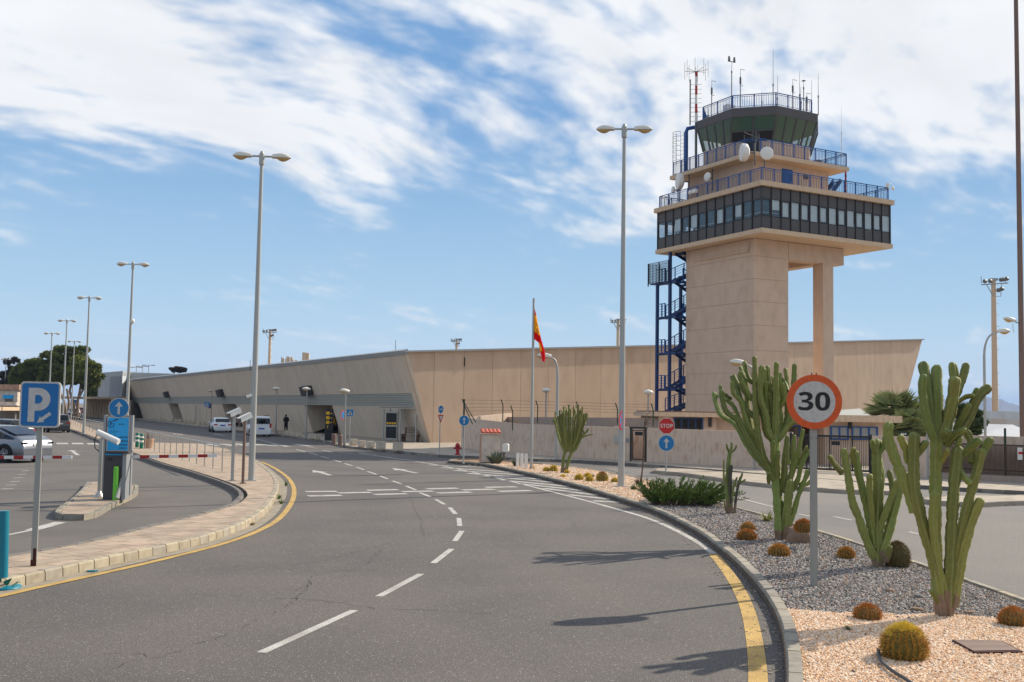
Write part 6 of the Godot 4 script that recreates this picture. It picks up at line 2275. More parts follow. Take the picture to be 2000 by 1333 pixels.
	var mo := thing("meter_wall", "small plastered meter wall capped with red roof tiles", "wall", mf, 0.18)
	var mw2 := 18.5 / ms
	var mh2 := dp(958, 848, -mf.z).y - mf.y
	b = mb()
	b.box(Vector3(0, mh2 * 0.5, -0.3), Vector3(mw2 * 2, mh2, 0.6))
	part("body", b, M.plaster_white, mo)
	b = mb()
	b.box(Vector3(-mw2 - 0.004, mh2 * 0.5, -0.3), Vector3(0.01, mh2 - 0.01, 0.58))
	part("side_plaster", b, M.plaster_pink, mo)
	for k in 5:
		b = mb()
		var x := -mw2 + 0.08 + k * (mw2 * 2 - 0.16) / 4.0
		var g := []
		for i in 2:
			var row := []
			for j in 7:
				var a := PI * j / 6.0
				row.append(Vector3(x + cos(a) * 0.11, mh2 + 0.02 + sin(a) * 0.09 + (0.16 if i == 1 else 0.0), 0.12 - i * 0.5))
			g.append(row)
		b.surf(g)
		for j in 6:
			b.tri(Vector3(x, mh2 + 0.02, 0.12), g[0][j], g[0][j + 1])
		part("roof_tile", b, M.tile_red, mo)
	var wf := gd(987.5, 898, 0.12)
	var wo := thing("white_cabinet", "white rounded plastic cabinet on a brown stand next to the meter wall", "cabinet", wf, -0.2)
	b = mb()
	b.T = Transform3D(Basis(), Vector3(0, 0.62, 0))
	b.plate(rounded(0.16, 0.22, 0.08), -0.14, 0.14)
	part("box", b, M.white_paint, wo)
	b = mb()
	b.box(Vector3(-0.1, 0.22, -0.05), Vector3(0.12, 0.44, 0.12))
	part("stand", b, M.cast_iron, wo)
	for q in [1011, 1019, 1027.5]:
		var f := gd(q, 913.5 + (q - 1011) * 0.1, 0.1)
		b = mb()
		b.box(Vector3(0, 0.32, 0), Vector3(0.13, 0.64 + 0.02, 0.13), Basis(Vector3.UP, 0.3))
		b.prism(rounded(0.05, 0.05, 0.01), 0.645, 0.665)
		var o := part("white_post", b, M.white_paint, self)
		o.position = f
		tag(o, "short square white post beside the flagpole", "post", "short white posts by the flagpole")
	# drain cover, hose, stones in the island
	var cov := gp([1860, 1254, 1958, 1256, 1999, 1277, 1905, 1279], 0.105)
	var co := thing("drain_cover", "rusty brown ribbed drain cover sunk in the tan gravel", "drain cover")
	b = mb()
	b.prism(flat2(cov), 0.09, 0.128)
	part("frame", b, M.rust, co)
	for k in 11:
		var t0 := 0.05 + k * 0.083
		var a: Vector3 = cov[0].lerp(cov[1], t0).lerp(cov[3].lerp(cov[2], t0), 0.06)
		var c: Vector3 = cov[0].lerp(cov[1], t0).lerp(cov[3].lerp(cov[2], t0), 0.94)
		b = mb()
		b.bar(Vector3(a.x, 0.131, a.z), Vector3(c.x, 0.131, c.z), 0.055, 0.014)
		part("rib", b, M.cast_iron, co)
	b = mb()
	var hp := []
	for q in [[1716, 1270], [1718, 1285], [1728, 1298], [1745, 1312], [1768, 1326], [1790, 1342], [1810, 1360]]:
		hp.append(gd(q[0], q[1], 0.145))
	b.tube(Array(smooth_path(PackedVector3Array(hp), 0.05)), 0.019, 8)
	tag(part("irrigation_hose", b, M.hose, self), "dark irrigation hose curving over the tan gravel", "hose")
	for q in [[1739, 1158, 11, 8, "brown stone lying in the grey gravel"], [1791, 1194, 15, 8, "flat brown stone at the edge of the tan gravel"], [1795, 1169, 10, 8, "dark grey stone in the gravel by the cactus"], [1893, 1199, 12, 6, "small tan stone behind the cactus trunk"]]:
		var f := gd(q[0], q[1], 0.1)
		var o := rock_mesh(q[2] * -f.z / FOC * 0.9, q[3] * -f.z / FOC * 0.8, int(q[0]))
		var n := part("stone", o, M.rock if q[0] != 1795 else M.kerb_dark, self)
		n.position = f
		tag(n, q[4], "stone")
	var rf := gd(1562, 1063, 0.08)
	var big := rock_mesh(27.0 * -rf.z / FOC, 27.0 * -rf.z / FOC, 5)
	var bo := part("boulder", big, M.rock, self)
	bo.position = rf
	tag(bo, "squat tan boulder behind the speed sign pole", "boulder")
	# covers in the pavements
	for q in [[787, 878, 13, "flat dark access cover in the pavement before the bus shelter"], [842, 885.5, 10, "round dark cover in the pavement near the yield sign"], [927, 883.5, 10, "dark access cover at the foot of the boundary wall"]]:
		var f := gd(q[0], q[1], 0.15)
		b = mb()
		b.prism(rounded(q[2] * -f.z / FOC, 0.35, 0.05), -0.02, 0.004)
		var n := part("access_cover", b, M.cast_iron, self)
		n.position = f
		tag(n, q[3], "cover")
func rock_mesh(rx: float, ry: float, sd: int) -> MB:
	var n := FastNoiseLite.new()
	n.seed = sd
	n.frequency = 0.9
	var b := mb()
	var g := []
	for i in 8:
		var row := []
		var e := -0.35 + (PI * 0.5 + 0.35) * i / 7.0
		for k in 12:
			var a := TAU * k / 12.0
			var d := Vector3(cos(e) * cos(a), sin(e), -cos(e) * sin(a))
			var s := 1.0 + 0.35 * n.get_noise_3dv(d * 1.6)
			var fl := pow(maxf(cos(e), 0.0), 0.45) / maxf(cos(e), 0.05)
			row.append(Vector3(d.x * rx * fl, signf(d.y) * pow(absf(d.y), 0.7) * ry if d.y > 0 else -0.05, d.z * rx * 0.8 * fl) * s)
		g.append(row)
	b.surf(g, true)
	return b
# ---------------------------------------------------------------- cacti
# one ribbed, scalloped stem along points
func cactus_stem(b: MB, pts: Array, r0: float, r1: float, ribs: int, flesh: Color, margin: Color, sd: float) -> void:
	var path := smooth_path(PackedVector3Array(pts), 0.05)
	var L := lengths(path)
	var n := maxi(6, int(L[-1] / 0.033))
	var last := Vector3.ZERO
	var rings := []
	var K := ribs * 4
	var nodes := maxf(2.0, L[-1] / 0.42)
	for i in n + 6:
		var t := minf(1.0, float(i) / n)
		var q := at_length(path, L, L[-1] * t)
		var i0 := clampi(L.bsearch(L[-1] * t) - 1, 0, path.size() - 2)
		var d := (path[mini(i0 + 2, path.size() - 1)] - path[maxi(i0 - 1, 0)]).normalized()
		if last == Vector3.ZERO:
			last = d.cross(Vector3(0.3, 0, 1)).normalized()
		var x := (last - d * last.dot(d)).normalized()
		last = x
		var y := d.cross(x)
		var cap := 1.0
		var p: Vector3 = q[0]
		var r := lerpf(r0, r1, t)
		if i > n:
			var e := (i - n) / 5.0
			cap = sqrt(maxf(0.0, 1.0 - e * e))
			p += d * r * 1.1 * e
		var lobe := fposmod(nodes * t + sd * 0.3, 1.0)
		var pinch := 0.86 + 0.2 * pow(sin(PI * lobe), 0.55)
		if t > 0.8:
			pinch = lerpf(pinch, 1.06, (t - 0.8) / 0.2)
		var wave := 1.02 + 0.05 * sin(L[-1] * t * 41.0 + sd) + 0.04 * sin(L[-1] * t * 97.0 + sd * 2.0)
		var row := []
		for k in K:
			var a := TAU * k / K + sd + t * 0.25
			var m := k % 4
			var f := wave if m == 0 else (0.79 if m == 1 or m == 3 else 0.64)
			row.append(p + (x * cos(a) + y * sin(a)) * r * f * cap * pinch)
		rings.append(row)
	var R := rings.size()
	var nn := []
	for i in R:
		var row := []
		for k in K:
			var u: Vector3 = rings[i][(k + 1) % K] - rings[i][(k - 1 + K) % K]
			if i == R - 1:
				u = rings[i - 1][(k + 1) % K] - rings[i - 1][(k - 1 + K) % K]
			var w: Vector3 = rings[mini(i + 1, R - 1)][k] - rings[maxi(i - 1, 0)][k]
			row.append(u.cross(w).normalized())
		nn.append(row)
	for i in R - 1:
		for k in K:
			var m := (k + 1) % K
			for v in [[i, k], [i + 1, m], [i, m], [i, k], [i + 1, k], [i + 1, m]]:
				var nz := 0.88 + 0.24 * fposmod(sin(v[0] * 12.9 + v[1] * 3.1 + sd) * 43.7, 1.0)
				b.v.append(rings[v[0]][v[1]])
				b.n.append(nn[v[0]][v[1]])
				var q3: Vector3 = rings[v[0]][v[1]]
				var cork: bool = q3.y < 0.1 + 0.3 * fposmod(sin(floor(v[1] / 4.0) * 7.7 + sd) * 91.3, 1.0) and rings[0][0].y < 0.3      # corky bark on the oldest wood
				b.c.append((Color(0.22, 0.15, 0.1) if cork else (margin if v[1] % 4 == 0 else flesh)) * nz)
# stems given in the pixels of an enlarged view: origin, scale; each [dz, r0, r1, x, y, x, y ...]
func cactus(called: String, label: String, base: Vector3, ox: float, oy: float, sc: float, stems: Array, tone := 1.0) -> Node3D:
	var o := thing(called, label, "cactus", base)
	var m := -base.z / FOC
	var k := 0
	for s in stems:
		var pts := []
		var first := dp(ox + s[3] / sc, oy + s[4] / sc, -base.z)
		var cnt: int = (s.size() - 3) / 2
		for i in cnt:
			var z: float = s[0] * (float(i) / maxf(1, cnt - 1)) * 1.0
			var p := dp(ox + s[3 + i * 2] / sc, oy + s[4 + i * 2] / sc, -base.z)
			pts.append(p - base + Vector3(0, 0, z))
		var b := mb(true)
		var g := Color(0.19, 0.215, 0.048) * (tone * rnd(0.7, 1.2))
		g.r *= rnd(0.85, 1.12)
		if s[1] < 0:
			g = Color(0.05, 0.045, 0.04)
		cactus_stem(b, pts, absf(s[1]) / sc * m, s[2] / sc * m, 5 if absf(s[1]) / sc * m > 0.05 else 4, g, g.lerp(Color(0.3, 0.28, 0.13), 0.4), rnd(0, 6))
		part("stem", b, M.cactus, o)
		k += 1
	return o
func barrel(label: String, x: float, yb: float, w: float, h: float, crown: Color, side: Color, body: Color, y := 0.09, ribs := 21, group := "") -> void:
	var f := gd(x, yb, y)
	var s := -f.z / FOC
	var R := w * 0.5 * s
	var H := h * s
	var o := thing("barrel_cactus", label, "cactus", f - Vector3(0, 0.02, 0), rnd(0, 6), group)
	var K := ribs * 2
	var g := []
	var ridges := []
	for i in 13:
		var t := i / 12.0
		var e := -0.75 + (PI * 0.5 + 0.75) * t
		var row := []
		for k in K:
			var a := TAU * k / K
			var rr := R * cos(e) * (0.98 if k % 2 == 0 else 0.86)
			row.append(Vector3(cos(a) * rr, H * (0.42 + 0.58 * sin(e)), -sin(a) * rr))
		g.append(row)
	var b := mb(true)
	b.col = body
	b.surf(g, true)
	part("body", b, M.cactus, o)
	var sp := [mb(true), mb(true)]
	var rows := 26 if w > 60 else (18 if w > 28 else 11)
	for i in rows:
		var t := 0.08 + 0.92 * (i + 0.5) / rows
		var e := -0.75 + (PI * 0.5 + 0.75) * t
		for k in ribs:
			var a := TAU * k / ribs
			var n := Vector3(cos(a) * cos(e), sin(e), -sin(a) * cos(e))
			var p := Vector3(cos(a) * R * cos(e) * 0.98, H * (0.42 + 0.58 * sin(e)), -sin(a) * R * cos(e) * 0.98)
			var top := 1 if t > 0.74 or (t > 0.58 and rng.randf() < 0.5) else 0
			for j in (9 if w > 60 else 6):
				var d := (n * rnd(0.4, 1.0) + Vector3(rnd(-0.8, 0.8), rnd(-0.8, 0.8), rnd(-0.8, 0.8))).normalized()
				var L := R * rnd(0.16, 0.34)
				var q := d.cross(Vector3(rnd(-1, 1), rnd(-1, 1), rnd(-1, 1))).normalized() * maxf(R * 0.013, 0.5 * s)
				var c := (crown if top else side) * rnd(0.7, 1.25)
				sp[top].col = c
				sp[top].tri(p - q, p + q, p + d * L)
	part("spines", sp[0], M.spine, o)
	part("crown_spines", sp[1], M.spine, o)
func tuft(label: String, called: String, x: float, yb: float, w: float, h: float, n: int, width: float, c: Color, droop: float, y := 0.09) -> void:
	var f := gd(x, yb, y)
	var s := -f.z / FOC
	var o := thing(called, label, "plant", f)
	for q in 2:
		var b := mb(true)
		for k in n / 2:
			var a := rnd(0, TAU)
			var lean := sqrt(rng.randf())
			var L := h * s * rnd(0.7, 1.1)
			var d := Vector3(cos(a), 0, sin(a))
			var wd := width * s * rnd(0.7, 1.2)
			var side := Vector3(-d.z, 0, d.x) * wd
			b.col = c * rnd(0.7, 1.3)
			var at := d * rnd(0.0, 0.15) * w * s
			var prev := [at - side, at + side]
			var steps := 4
			for i in range(1, steps + 1):
				var t := i / float(steps)
				var p := at + d * (lean * w * 0.5 * s * t) + Vector3.UP * (L * (t * (1.0 - lean * 0.3) - droop * lean * t * t))
				var nw := 1.0 - pow(t, 2.5)
				var cur := [p - side * nw, p + side * nw]
				b.quad(prev[0], prev[1], cur[1], cur[0])
				prev = cur
		part("leaf_rosette", b, M.leaf, o)
func cacti() -> void:
	# big candelabra behind the speed sign
	var A := [[0, 36, 30, 475, 1262, 470, 1100, 460, 950, 450, 800, 445, 600], [0.15, 32, 28, 500, 1250, 515, 1100, 525, 950, 530, 880], [0.1, 28, 16, 430, 860, 405, 780, 365, 715, 348, 640, 330, 570, 320, 470, 310, 350, 310, 220, 305, 70],
		[0.35, 24, 16, 400, 780, 320, 680, 270, 610, 215, 510, 185, 465, 120, 420, 90, 350, 78, 290], [0.3, 20, 13, 335, 590, 270, 520, 235, 430, 210, 350, 160, 300, 148, 230], [-0.2, 20, 13, 310, 445, 260, 400, 225, 320, 205, 250, 178, 190], [0.2, 16, 12, 300, 340, 255, 270, 215, 200, 208, 160], [-0.3, 14, 11, 285, 330, 250, 260, 232, 170], [0.1, 14, 12, 305, 230, 265, 180, 248, 110], [0.2, 13, 10, 160, 330, 130, 318, 108, 300],
		[0.2, 26, 16, 445, 610, 400, 540, 380, 430, 345, 330, 340, 200, 345, 130], [-0.25, 26, 15, 440, 600, 430, 480, 415, 350, 375, 250, 372, 130], [0.35, 26, 16, 445, 600, 445, 450, 440, 330, 430, 230, 428, 110], [0.0, 24, 15, 450, 600, 480, 500, 470, 350, 455, 250, 452, 170], [0.25, 26, 15, 460, 600, 515, 520, 540, 430, 548, 330, 555, 200, 553, 120], [-0.2, 16, 13, 510, 360, 495, 270, 494, 170], [-0.3, 15, 12, 530, 280, 520, 220, 505, 190], [0.3, 18, 14, 470, 600, 540, 490, 580, 482], [0.1, 15, 12, 400, 420, 385, 320, 390, 230], [0.3, 14, 11, 470, 400, 500, 330, 478, 240],
		[0.3, 26, 15, 505, 940, 500, 800, 495, 700, 500, 580], [0.35, 18, 13, 440, 790, 415, 700, 412, 610], [0.1, 24, 13, 530, 910, 560, 800, 590, 700, 610, 600, 620, 540], [-0.2, 20, 13, 540, 890, 570, 780, 575, 650, 590, 580], [0.3, 18, 13, 560, 930, 590, 850, 600, 770, 640, 670], [0.2, 22, 12, 515, 1200, 560, 1080, 590, 960, 620, 880, 637, 800], [0.0, 15, 11, 600, 880, 650, 890, 676, 870], [0.3, 15, 11, 600, 930, 660, 800, 680, 740], [0.3, 12, 10, 408, 880, 388, 840, 384, 812], [0.4, 14, 11, 460, 880, 445, 770, 440, 690], [-0.1, 15, 12, 535, 760, 530, 690, 540, 640], [0.4, 14, 10, 600, 760, 615, 690, 617, 640]]
	for i in range(2, 20):
		var q: Array = A[i].duplicate()
		q[0] = rnd(-0.7, -0.1)
		q[1] *= 0.85
		var sh := rnd(14, 30) * (1 if i % 2 else -1)
		for k in range(5, q.size(), 2):
			q[k] += sh * (k - 3.0) / q.size()
			q[k + 1] += rnd(6, 26)
		A.append(q)
	cactus("candelabra_cactus", "largest candelabra cactus, many armed, growing behind the orange speed sign", gd(1522.5, 1057, 0.08), 1380, 680, 3.332, A)
	var B := [[0, 10.5, 10, 1715, 1114, 1713, 1030, 1714, 960, 1712, 900, 1713, 868], [0.2, 9, 7, 1710, 1092, 1690, 1050, 1675, 1010, 1662, 980, 1652, 930, 1642, 882], [0.1, 6.5, 5, 1645, 925, 1627, 906, 1618, 893], [0.0, 9, 7, 1710, 1070, 1698, 1010, 1686, 960, 1676, 920, 1671, 887], [0.3, 7, 6, 1706, 1030, 1694, 970, 1688, 930], [0.1, 10, 8, 1720, 1094, 1738, 1030, 1752, 970, 1765, 930], [0.35, 7.5, 6, 1716, 1040, 1728, 985, 1739, 940], [-0.2, 7, 6, 1718, 1060, 1722, 980, 1727, 925, 1720, 872], [0.25, 6, 5, 1724, 1085, 1727, 1095, 1729, 1068], [0.2, 6, 5, 1669, 905, 1662, 890, 1660, 878], [-0.1, 7.5, 6, 1740, 1020, 1746, 960, 1742, 925], [0.2, 5.5, 5, 1714, 890, 1702, 874, 1697, 862], [0.15, 5.5, 5, 1714, 890, 1724, 872, 1722, 858]]
	cactus("candelabra_cactus", "slender candelabra cactus in grey gravel with a dark barrel cactus at its foot", gd(1716, 1111, 0.08), 0, 0, 1.0, B)
	var Cc := [[0, 12.5, 12, 1842, 1208, 1834, 1150, 1829, 1050, 1829, 950, 1831, 860], [0.15, 12, 11, 1852, 1205, 1854, 1100, 1856, 1000, 1858, 940, 1862, 882], [0.1, 11, 9, 1858, 1160, 1875, 1050, 1890, 980, 1905, 920, 1911, 885], [0.05, 9, 8, 1903, 912, 1919, 884, 1930, 862], [-0.1, 8, 7.5, 1898, 905, 1902, 870, 1897, 848], [0.15, 12, 11, 1838, 1142, 1812, 1060, 1793, 1000, 1780, 940, 1778, 880, 1777, 855], [0.1, 12, 9.5, 1790, 1000, 1770, 950, 1745, 892, 1731, 850, 1731, 834], [0.1, 8, 7, 1776, 905, 1768, 880, 1755, 856], [0.2, 8, 7, 1782, 895, 1792, 880, 1796, 866], [0.25, 9, 8, 1845, 1160, 1825, 1085, 1813, 1010, 1812, 965], [0.2, 10, 8, 1830, 862, 1815, 838, 1802, 800, 1794, 765, 1793, 740], [-0.15, 11, 10, 1831, 860, 1822, 830, 1820, 780, 1815, 738, 1813, 715], [-0.2, 12, 11, 1835, 858, 1836, 800, 1838, 750, 1842, 722], [0.25, 12, 11, 1840, 860, 1850, 800, 1850, 748], [-0.1, 11, 9, 1842, 855, 1862, 790, 1868, 742, 1867, 716], [0.0, 8, 7.5, 1864, 780, 1880, 742, 1887, 716], [0.15, 11, 9, 1845, 862, 1870, 845, 1890, 810, 1904, 775, 1918, 760], [0.1, 9, 8, 1898, 800, 1902, 766], [0.25, 7.5, 6.5, 1868, 840, 1876, 794], [0.2, 6, 5, 1863, 892, 1864, 858], [0.3, 8, 8, 1868, 900, 1886, 875, 1892, 862], [0.2, 7, 6, 1870, 905, 1872, 925, 1880, 940], [0.15, 10, 9, 1862, 1185, 1877, 1085, 1893, 1015, 1904, 980], [0.25, 7, 5, 1834, 1178, 1817, 1160, 1804, 1150], [0.3, 6, 5, 1836, 905, 1839, 890, 1833, 878], [0.2, 5, 4.5, 1866, 790, 1880, 776, 1887, 774], [0.3, 9, 7, 1846, 865, 1845, 850, 1832, 842], [0.3, 9, 6, 1848, 868, 1858, 850, 1864, 840]]
	cactus("candelabra_cactus", "stout candelabra cactus with a bare trunk where tan and grey gravel meet", gd(1844, 1206, 0.09), 0, 0, 1.0, Cc)
	var Dd := [[0, 36, 30, 1440, 1315, 1420, 1100, 1413, 800, 1430, 600, 1450, 440], [0.15, -30, 26, 1462, 1315, 1447, 1050, 1440, 800, 1448, 640], [0.1, 22, 16, 1450, 450, 1405, 400, 1390, 345], [0, 22, 16, 1450, 440, 1470, 370, 1468, 325], [0.1, 20, 15, 1460, 450, 1508, 410, 1522, 360], [0.2, 19, 12, 1400, 880, 1357, 800, 1346, 650, 1340, 560], [0, -22, 18, 1510, 1300, 1525, 1100, 1560, 900, 1590, 800], [0.1, 18, 14, 1560, 880, 1590, 800, 1602, 742], [0.1, 14, 11, 1580, 870, 1620, 845, 1640, 822], [0.0, 16, 13, 1545, 920, 1510, 880, 1540, 800], [0.2, 20, 14, 1430, 1295, 1372, 1210, 1350, 1115], [0.2, 20, 15, 1462, 1240, 1470, 1000, 1482, 870], [0.2, 14, 11, 1425, 1190, 1440, 1170, 1455, 1150]]
	cactus("candelabra_cactus", "small damaged candelabra cactus with black scarred stems beside the spreading juniper", gd(1426, 1006, 0.08), 1220, 820, 7.017, Dd)
	var Ee := [[0, 24, 18, 1240, 1035, 1255, 850, 1275, 760], [0.2, 24, 11, 1285, 1000, 1320, 870, 1350, 780, 1400, 740, 1440, 660, 1480, 580, 1540, 515, 1552, 492], [0.1, 11, 9, 1480, 595, 1530, 572, 1605, 556], [0.2, 10, 8, 1500, 545, 1497, 510]]
	var fan := [[1160, 280], [1135, 350], [1205, 260], [1250, 212], [1315, 190], [1375, 212], [1425, 190], [1475, 216], [1525, 290], [1340, 245], [1280, 260], [1400, 260], [1450, 270], [1500, 300], [1230, 290], [1185, 330], [1515, 345]]
	for i in fan.size():
		var tx: float = fan[i][0]
		var ty: float = fan[i][1]
		var bx := 1275.0 + (tx - 1160.0) * 0.24
		var mx := lerpf(bx, tx, 0.72)
		Ee.append([rnd(-0.5, 0.6), 17, 11, bx, 770, lerpf(bx, mx, 0.6), 640, mx, 500, lerpf(mx, tx, 0.75), 380, tx, ty + 10])
		Ee.append([rnd(-0.5, 0.6), 10, 8, lerpf(mx, tx, 0.7), 400, tx + rnd(-22, 22), ty + 85, tx + rnd(-26, 26), ty + rnd(20, 50)])
	cactus("candelabra_cactus", "dense candelabra cactus on two stems among yellow barrel cacti by the flagpole", gd(1240 / 6.25 + 900, 1030 / 6.25 + 760, 0.09), 900, 760, 6.25, Ee, 0.85)
	# barrel cacti
	var gold := Color(0.78, 0.58, 0.07)
	var tan_ := Color(0.55, 0.27, 0.05)
	var brown := Color(0.36, 0.13, 0.03)
	var rusty := Color(0.5, 0.2, 0.035)
	var green := Color(0.11, 0.1, 0.018)
	var dark := Color(0.13, 0.11, 0.035)
	barrel("largest golden barrel cactus with a bright yellow crown beside the hose", 1767, 1288, 82, 66, gold, Color(0.5, 0.27, 0.04), green)
	barrel("brown barrel cactus in tan gravel next to the tiny weed", 1695, 1211, 50, 30, rusty, rusty, dark)
	barrel("brown barrel cactus in tan gravel right of the stout candelabra trunk", 1980, 1223, 52, 36, rusty, rusty, dark)
	barrel("orange brown barrel cactus alone in grey gravel by the kerb", 1522, 1087, 39, 23, tan_, tan_, dark)
	barrel("small golden brown barrel cactus in grey gravel by the slender candelabra", 1653, 1092, 31, 23, tan_, tan_, dark)
	barrel("front barrel cactus of the touching pair near the kerb", 1459, 1056, 35, 21, rusty, rusty, dark)
	barrel("rear barrel cactus of the touching pair near the kerb", 1461, 1038, 27, 17, tan_, tan_, dark)
	barrel("rusty barrel cactus sitting on the tan boulder", 1570, 1039, 34, 24, rusty, rusty, dark, 0.42)
	barrel("tall dark barrel cactus leaning against the slender candelabra trunk", 1753, 1109, 47, 49, Color(0.18, 0.11, 0.035), Color(0.18, 0.11, 0.035), Color(0.1, 0.09, 0.03))
	var fg := "yellow barrel cacti in the far tan gravel"
	for q in [[1039, 916.5, 10, 5.5], [1067, 921.8, 12, 9], [1081, 922, 15, 12.5], [1107, 926, 10, 8], [1099.5, 932.8, 11, 5.5], [1131, 939, 16.5, 12.5], [1148, 933.6, 13.5, 9.5], [1151, 941.8, 14, 12.5], [1201, 943.8, 14, 10.5]]:
		barrel("small yellow barrel cactus in the far tan gravel", q[0], q[1], q[2], q[3], gold, gold, green, 0.09, 16, fg)
	barrel("largest yellow barrel cactus of the far tan gravel with a brown torn crown", 1176, 941, 22, 18, brown, Color(0.6, 0.42, 0.06), green, 0.09, 18)
	# rosettes and grasses
	tuft("large clump of grey green agave against the meter wall", "agave", 968, 907, 50, 30, 130, 1.7, Color(0.12, 0.15, 0.11), 0.05)
	tuft("smaller dark agave clump behind the short white posts", "agave", 1009, 912, 32, 22, 70, 1.5, Color(0.1, 0.12, 0.085), 0.1)
	tuft("spiky purple brown tuft at the foot of the bare sapling", "spiky_plant", 1248, 948, 26, 18, 110, 0.5, Color(0.085, 0.06, 0.045), 0.1)
	tuft("low pale green succulent clump in front of the purple tuft", "spiky_plant", 1238, 958, 24, 14, 110, 0.6, Color(0.14, 0.16, 0.07), 0.2)
	tuft("yellow green drooping yucca tuft behind the largest candelabra", "yucca", 1499, 1020, 46, 34, 90, 0.7, Color(0.24, 0.24, 0.06), 0.55)
	tuft("thin green tuft between far barrel cacti", "grass_tuft", 1158, 934, 12, 11, 30, 0.4, Color(0.16, 0.18, 0.06), 0.2)
	tuft("tiny leafy weed alone in the tan gravel", "weed", 1657, 1234, 20, 18, 26, 0.9, Color(0.13, 0.15, 0.05), 0.2)
	tuft("small green weed in grey gravel near the kerb", "weed", 1422, 1036, 10, 7, 24, 0.7, Color(0.08, 0.14, 0.03), 0.2)
	for q in [[549, 985, 16, 16, "upright green weed in the gutter of the pavement bend"], [545, 975, 20, 14, "bushy green weed in the gutter of the pavement bend"], [558, 950, 10, 14, "green weed between kerb and yellow line at the bend"], [493, 1026, 16, 9, "dry yellow weed at the kerb foot"], [416, 1055, 8, 8, "small bright weed at the kerb foot"]]:
		tuft(q[4], "weed", q[0], q[1], q[2], q[3], 40, 0.6, Color(0.3, 0.27, 0.1) if q[0] == 493 else Color(0.13, 0.18, 0.04), 0.3, 0.005)
	# bare sapling
	var sf := gd(1251, 946, 0.09)
	var so := thing("bare_sapling", "thin bare sapling with knotted top in front of the iron door", "sapling", sf)
	var b := mb()
	var st := []
	for q in [[1251, 946], [1254, 925], [1256, 905], [1257, 880], [1258, 858], [1259, 835], [1260, 815]]:
		st.append(dp(q[0], q[1], -sf.z) - sf)
	b.tube(st, [0.035, 0.03, 0.027, 0.024, 0.02, 0.017, 0.012], 6)
	part("trunk", b, M.bark, so)
	b = mb()
	for k in 14:
		var p: Vector3 = st[5].lerp(st[6], rnd(-0.2, 1.0))
		var d := Vector3(rnd(-0.25, 0.25), rnd(-0.1, 0.35), rnd(-0.2, 0.2))
		b.tube([p, p + d * 0.6, p + d + Vector3(0.05, -0.05, 0)], 0.009, 4)
	part("twigs", b, M.bark, so)
# ---------------------------------------------------------------- juniper: long arching sprays
func juniper() -> void:
	var f := gd(1325, 990, 0.08)
	var s := -f.z / FOC
	var o := thing("juniper_shrub", "wide spreading dark green juniper with feathery rising sprays", "shrub", f)
	var wood := mb()
	var leaf := mb(true)
	for k in 150:
		var bx := rnd(-62, 70) * s
		var bz := rnd(-0.7, 0.5)
		var a := rnd(-0.5, 0.9)
		var reach := rnd(24, 62) * s
		var dirx := clampf(bx / (60.0 * s) * 0.8 + 0.35 + rnd(-0.4, 0.5), -1.1, 1.4)
		var p0 := Vector3(bx * 0.75, 0.02, bz * 0.5)
		var p2 := p0 + Vector3(dirx * reach, rnd(22, 58) * s * (1.0 - 0.25 * absf(bx) / (70 * s)), bz * 0.8 + rnd(-0.3, 0.45))
		var p1 := p0.lerp(p2, 0.5) + Vector3(0, rnd(2, 9) * s, 0)
		wood.tube([p0, p1, p2], [0.015, 0.01, 0.004], 4, false)
		var tone := rnd(0.75, 1.25)
		for j in 46:
			var t := 0.12 + 0.88 * j / 46.0
			var p := p0.lerp(p1, t).lerp(p1.lerp(p2, t), t)
			var ax := (p2 - p0).normalized()
			var d := (ax * rnd(0.5, 1.0) + Vector3(rnd(-0.7, 0.7), rnd(-0.35, 0.8), rnd(-0.7, 0.7))).normalized()
			var L := rnd(0.08, 0.2) * (1.15 - 0.5 * t)
			var q := d.cross(Vector3(rnd(-1, 1), rnd(-1, 1), rnd(-1, 1))).normalized() * rnd(0.01, 0.018)
			leaf.col = Color(0.11, 0.17, 0.028) * (tone * rnd(0.7, 1.35))
			var m := p + d * L * 0.55
			leaf.tri(p, m + q, p + d * L)
			leaf.tri(p, p + d * L, m - q)
			var q2 := d.cross(q).normalized() * q.length()
			leaf.tri(p, m + q2, p + d * L)
	part("branches", wood, M.bark, o)
	stuff(part("foliage", leaf, M.needle, o))
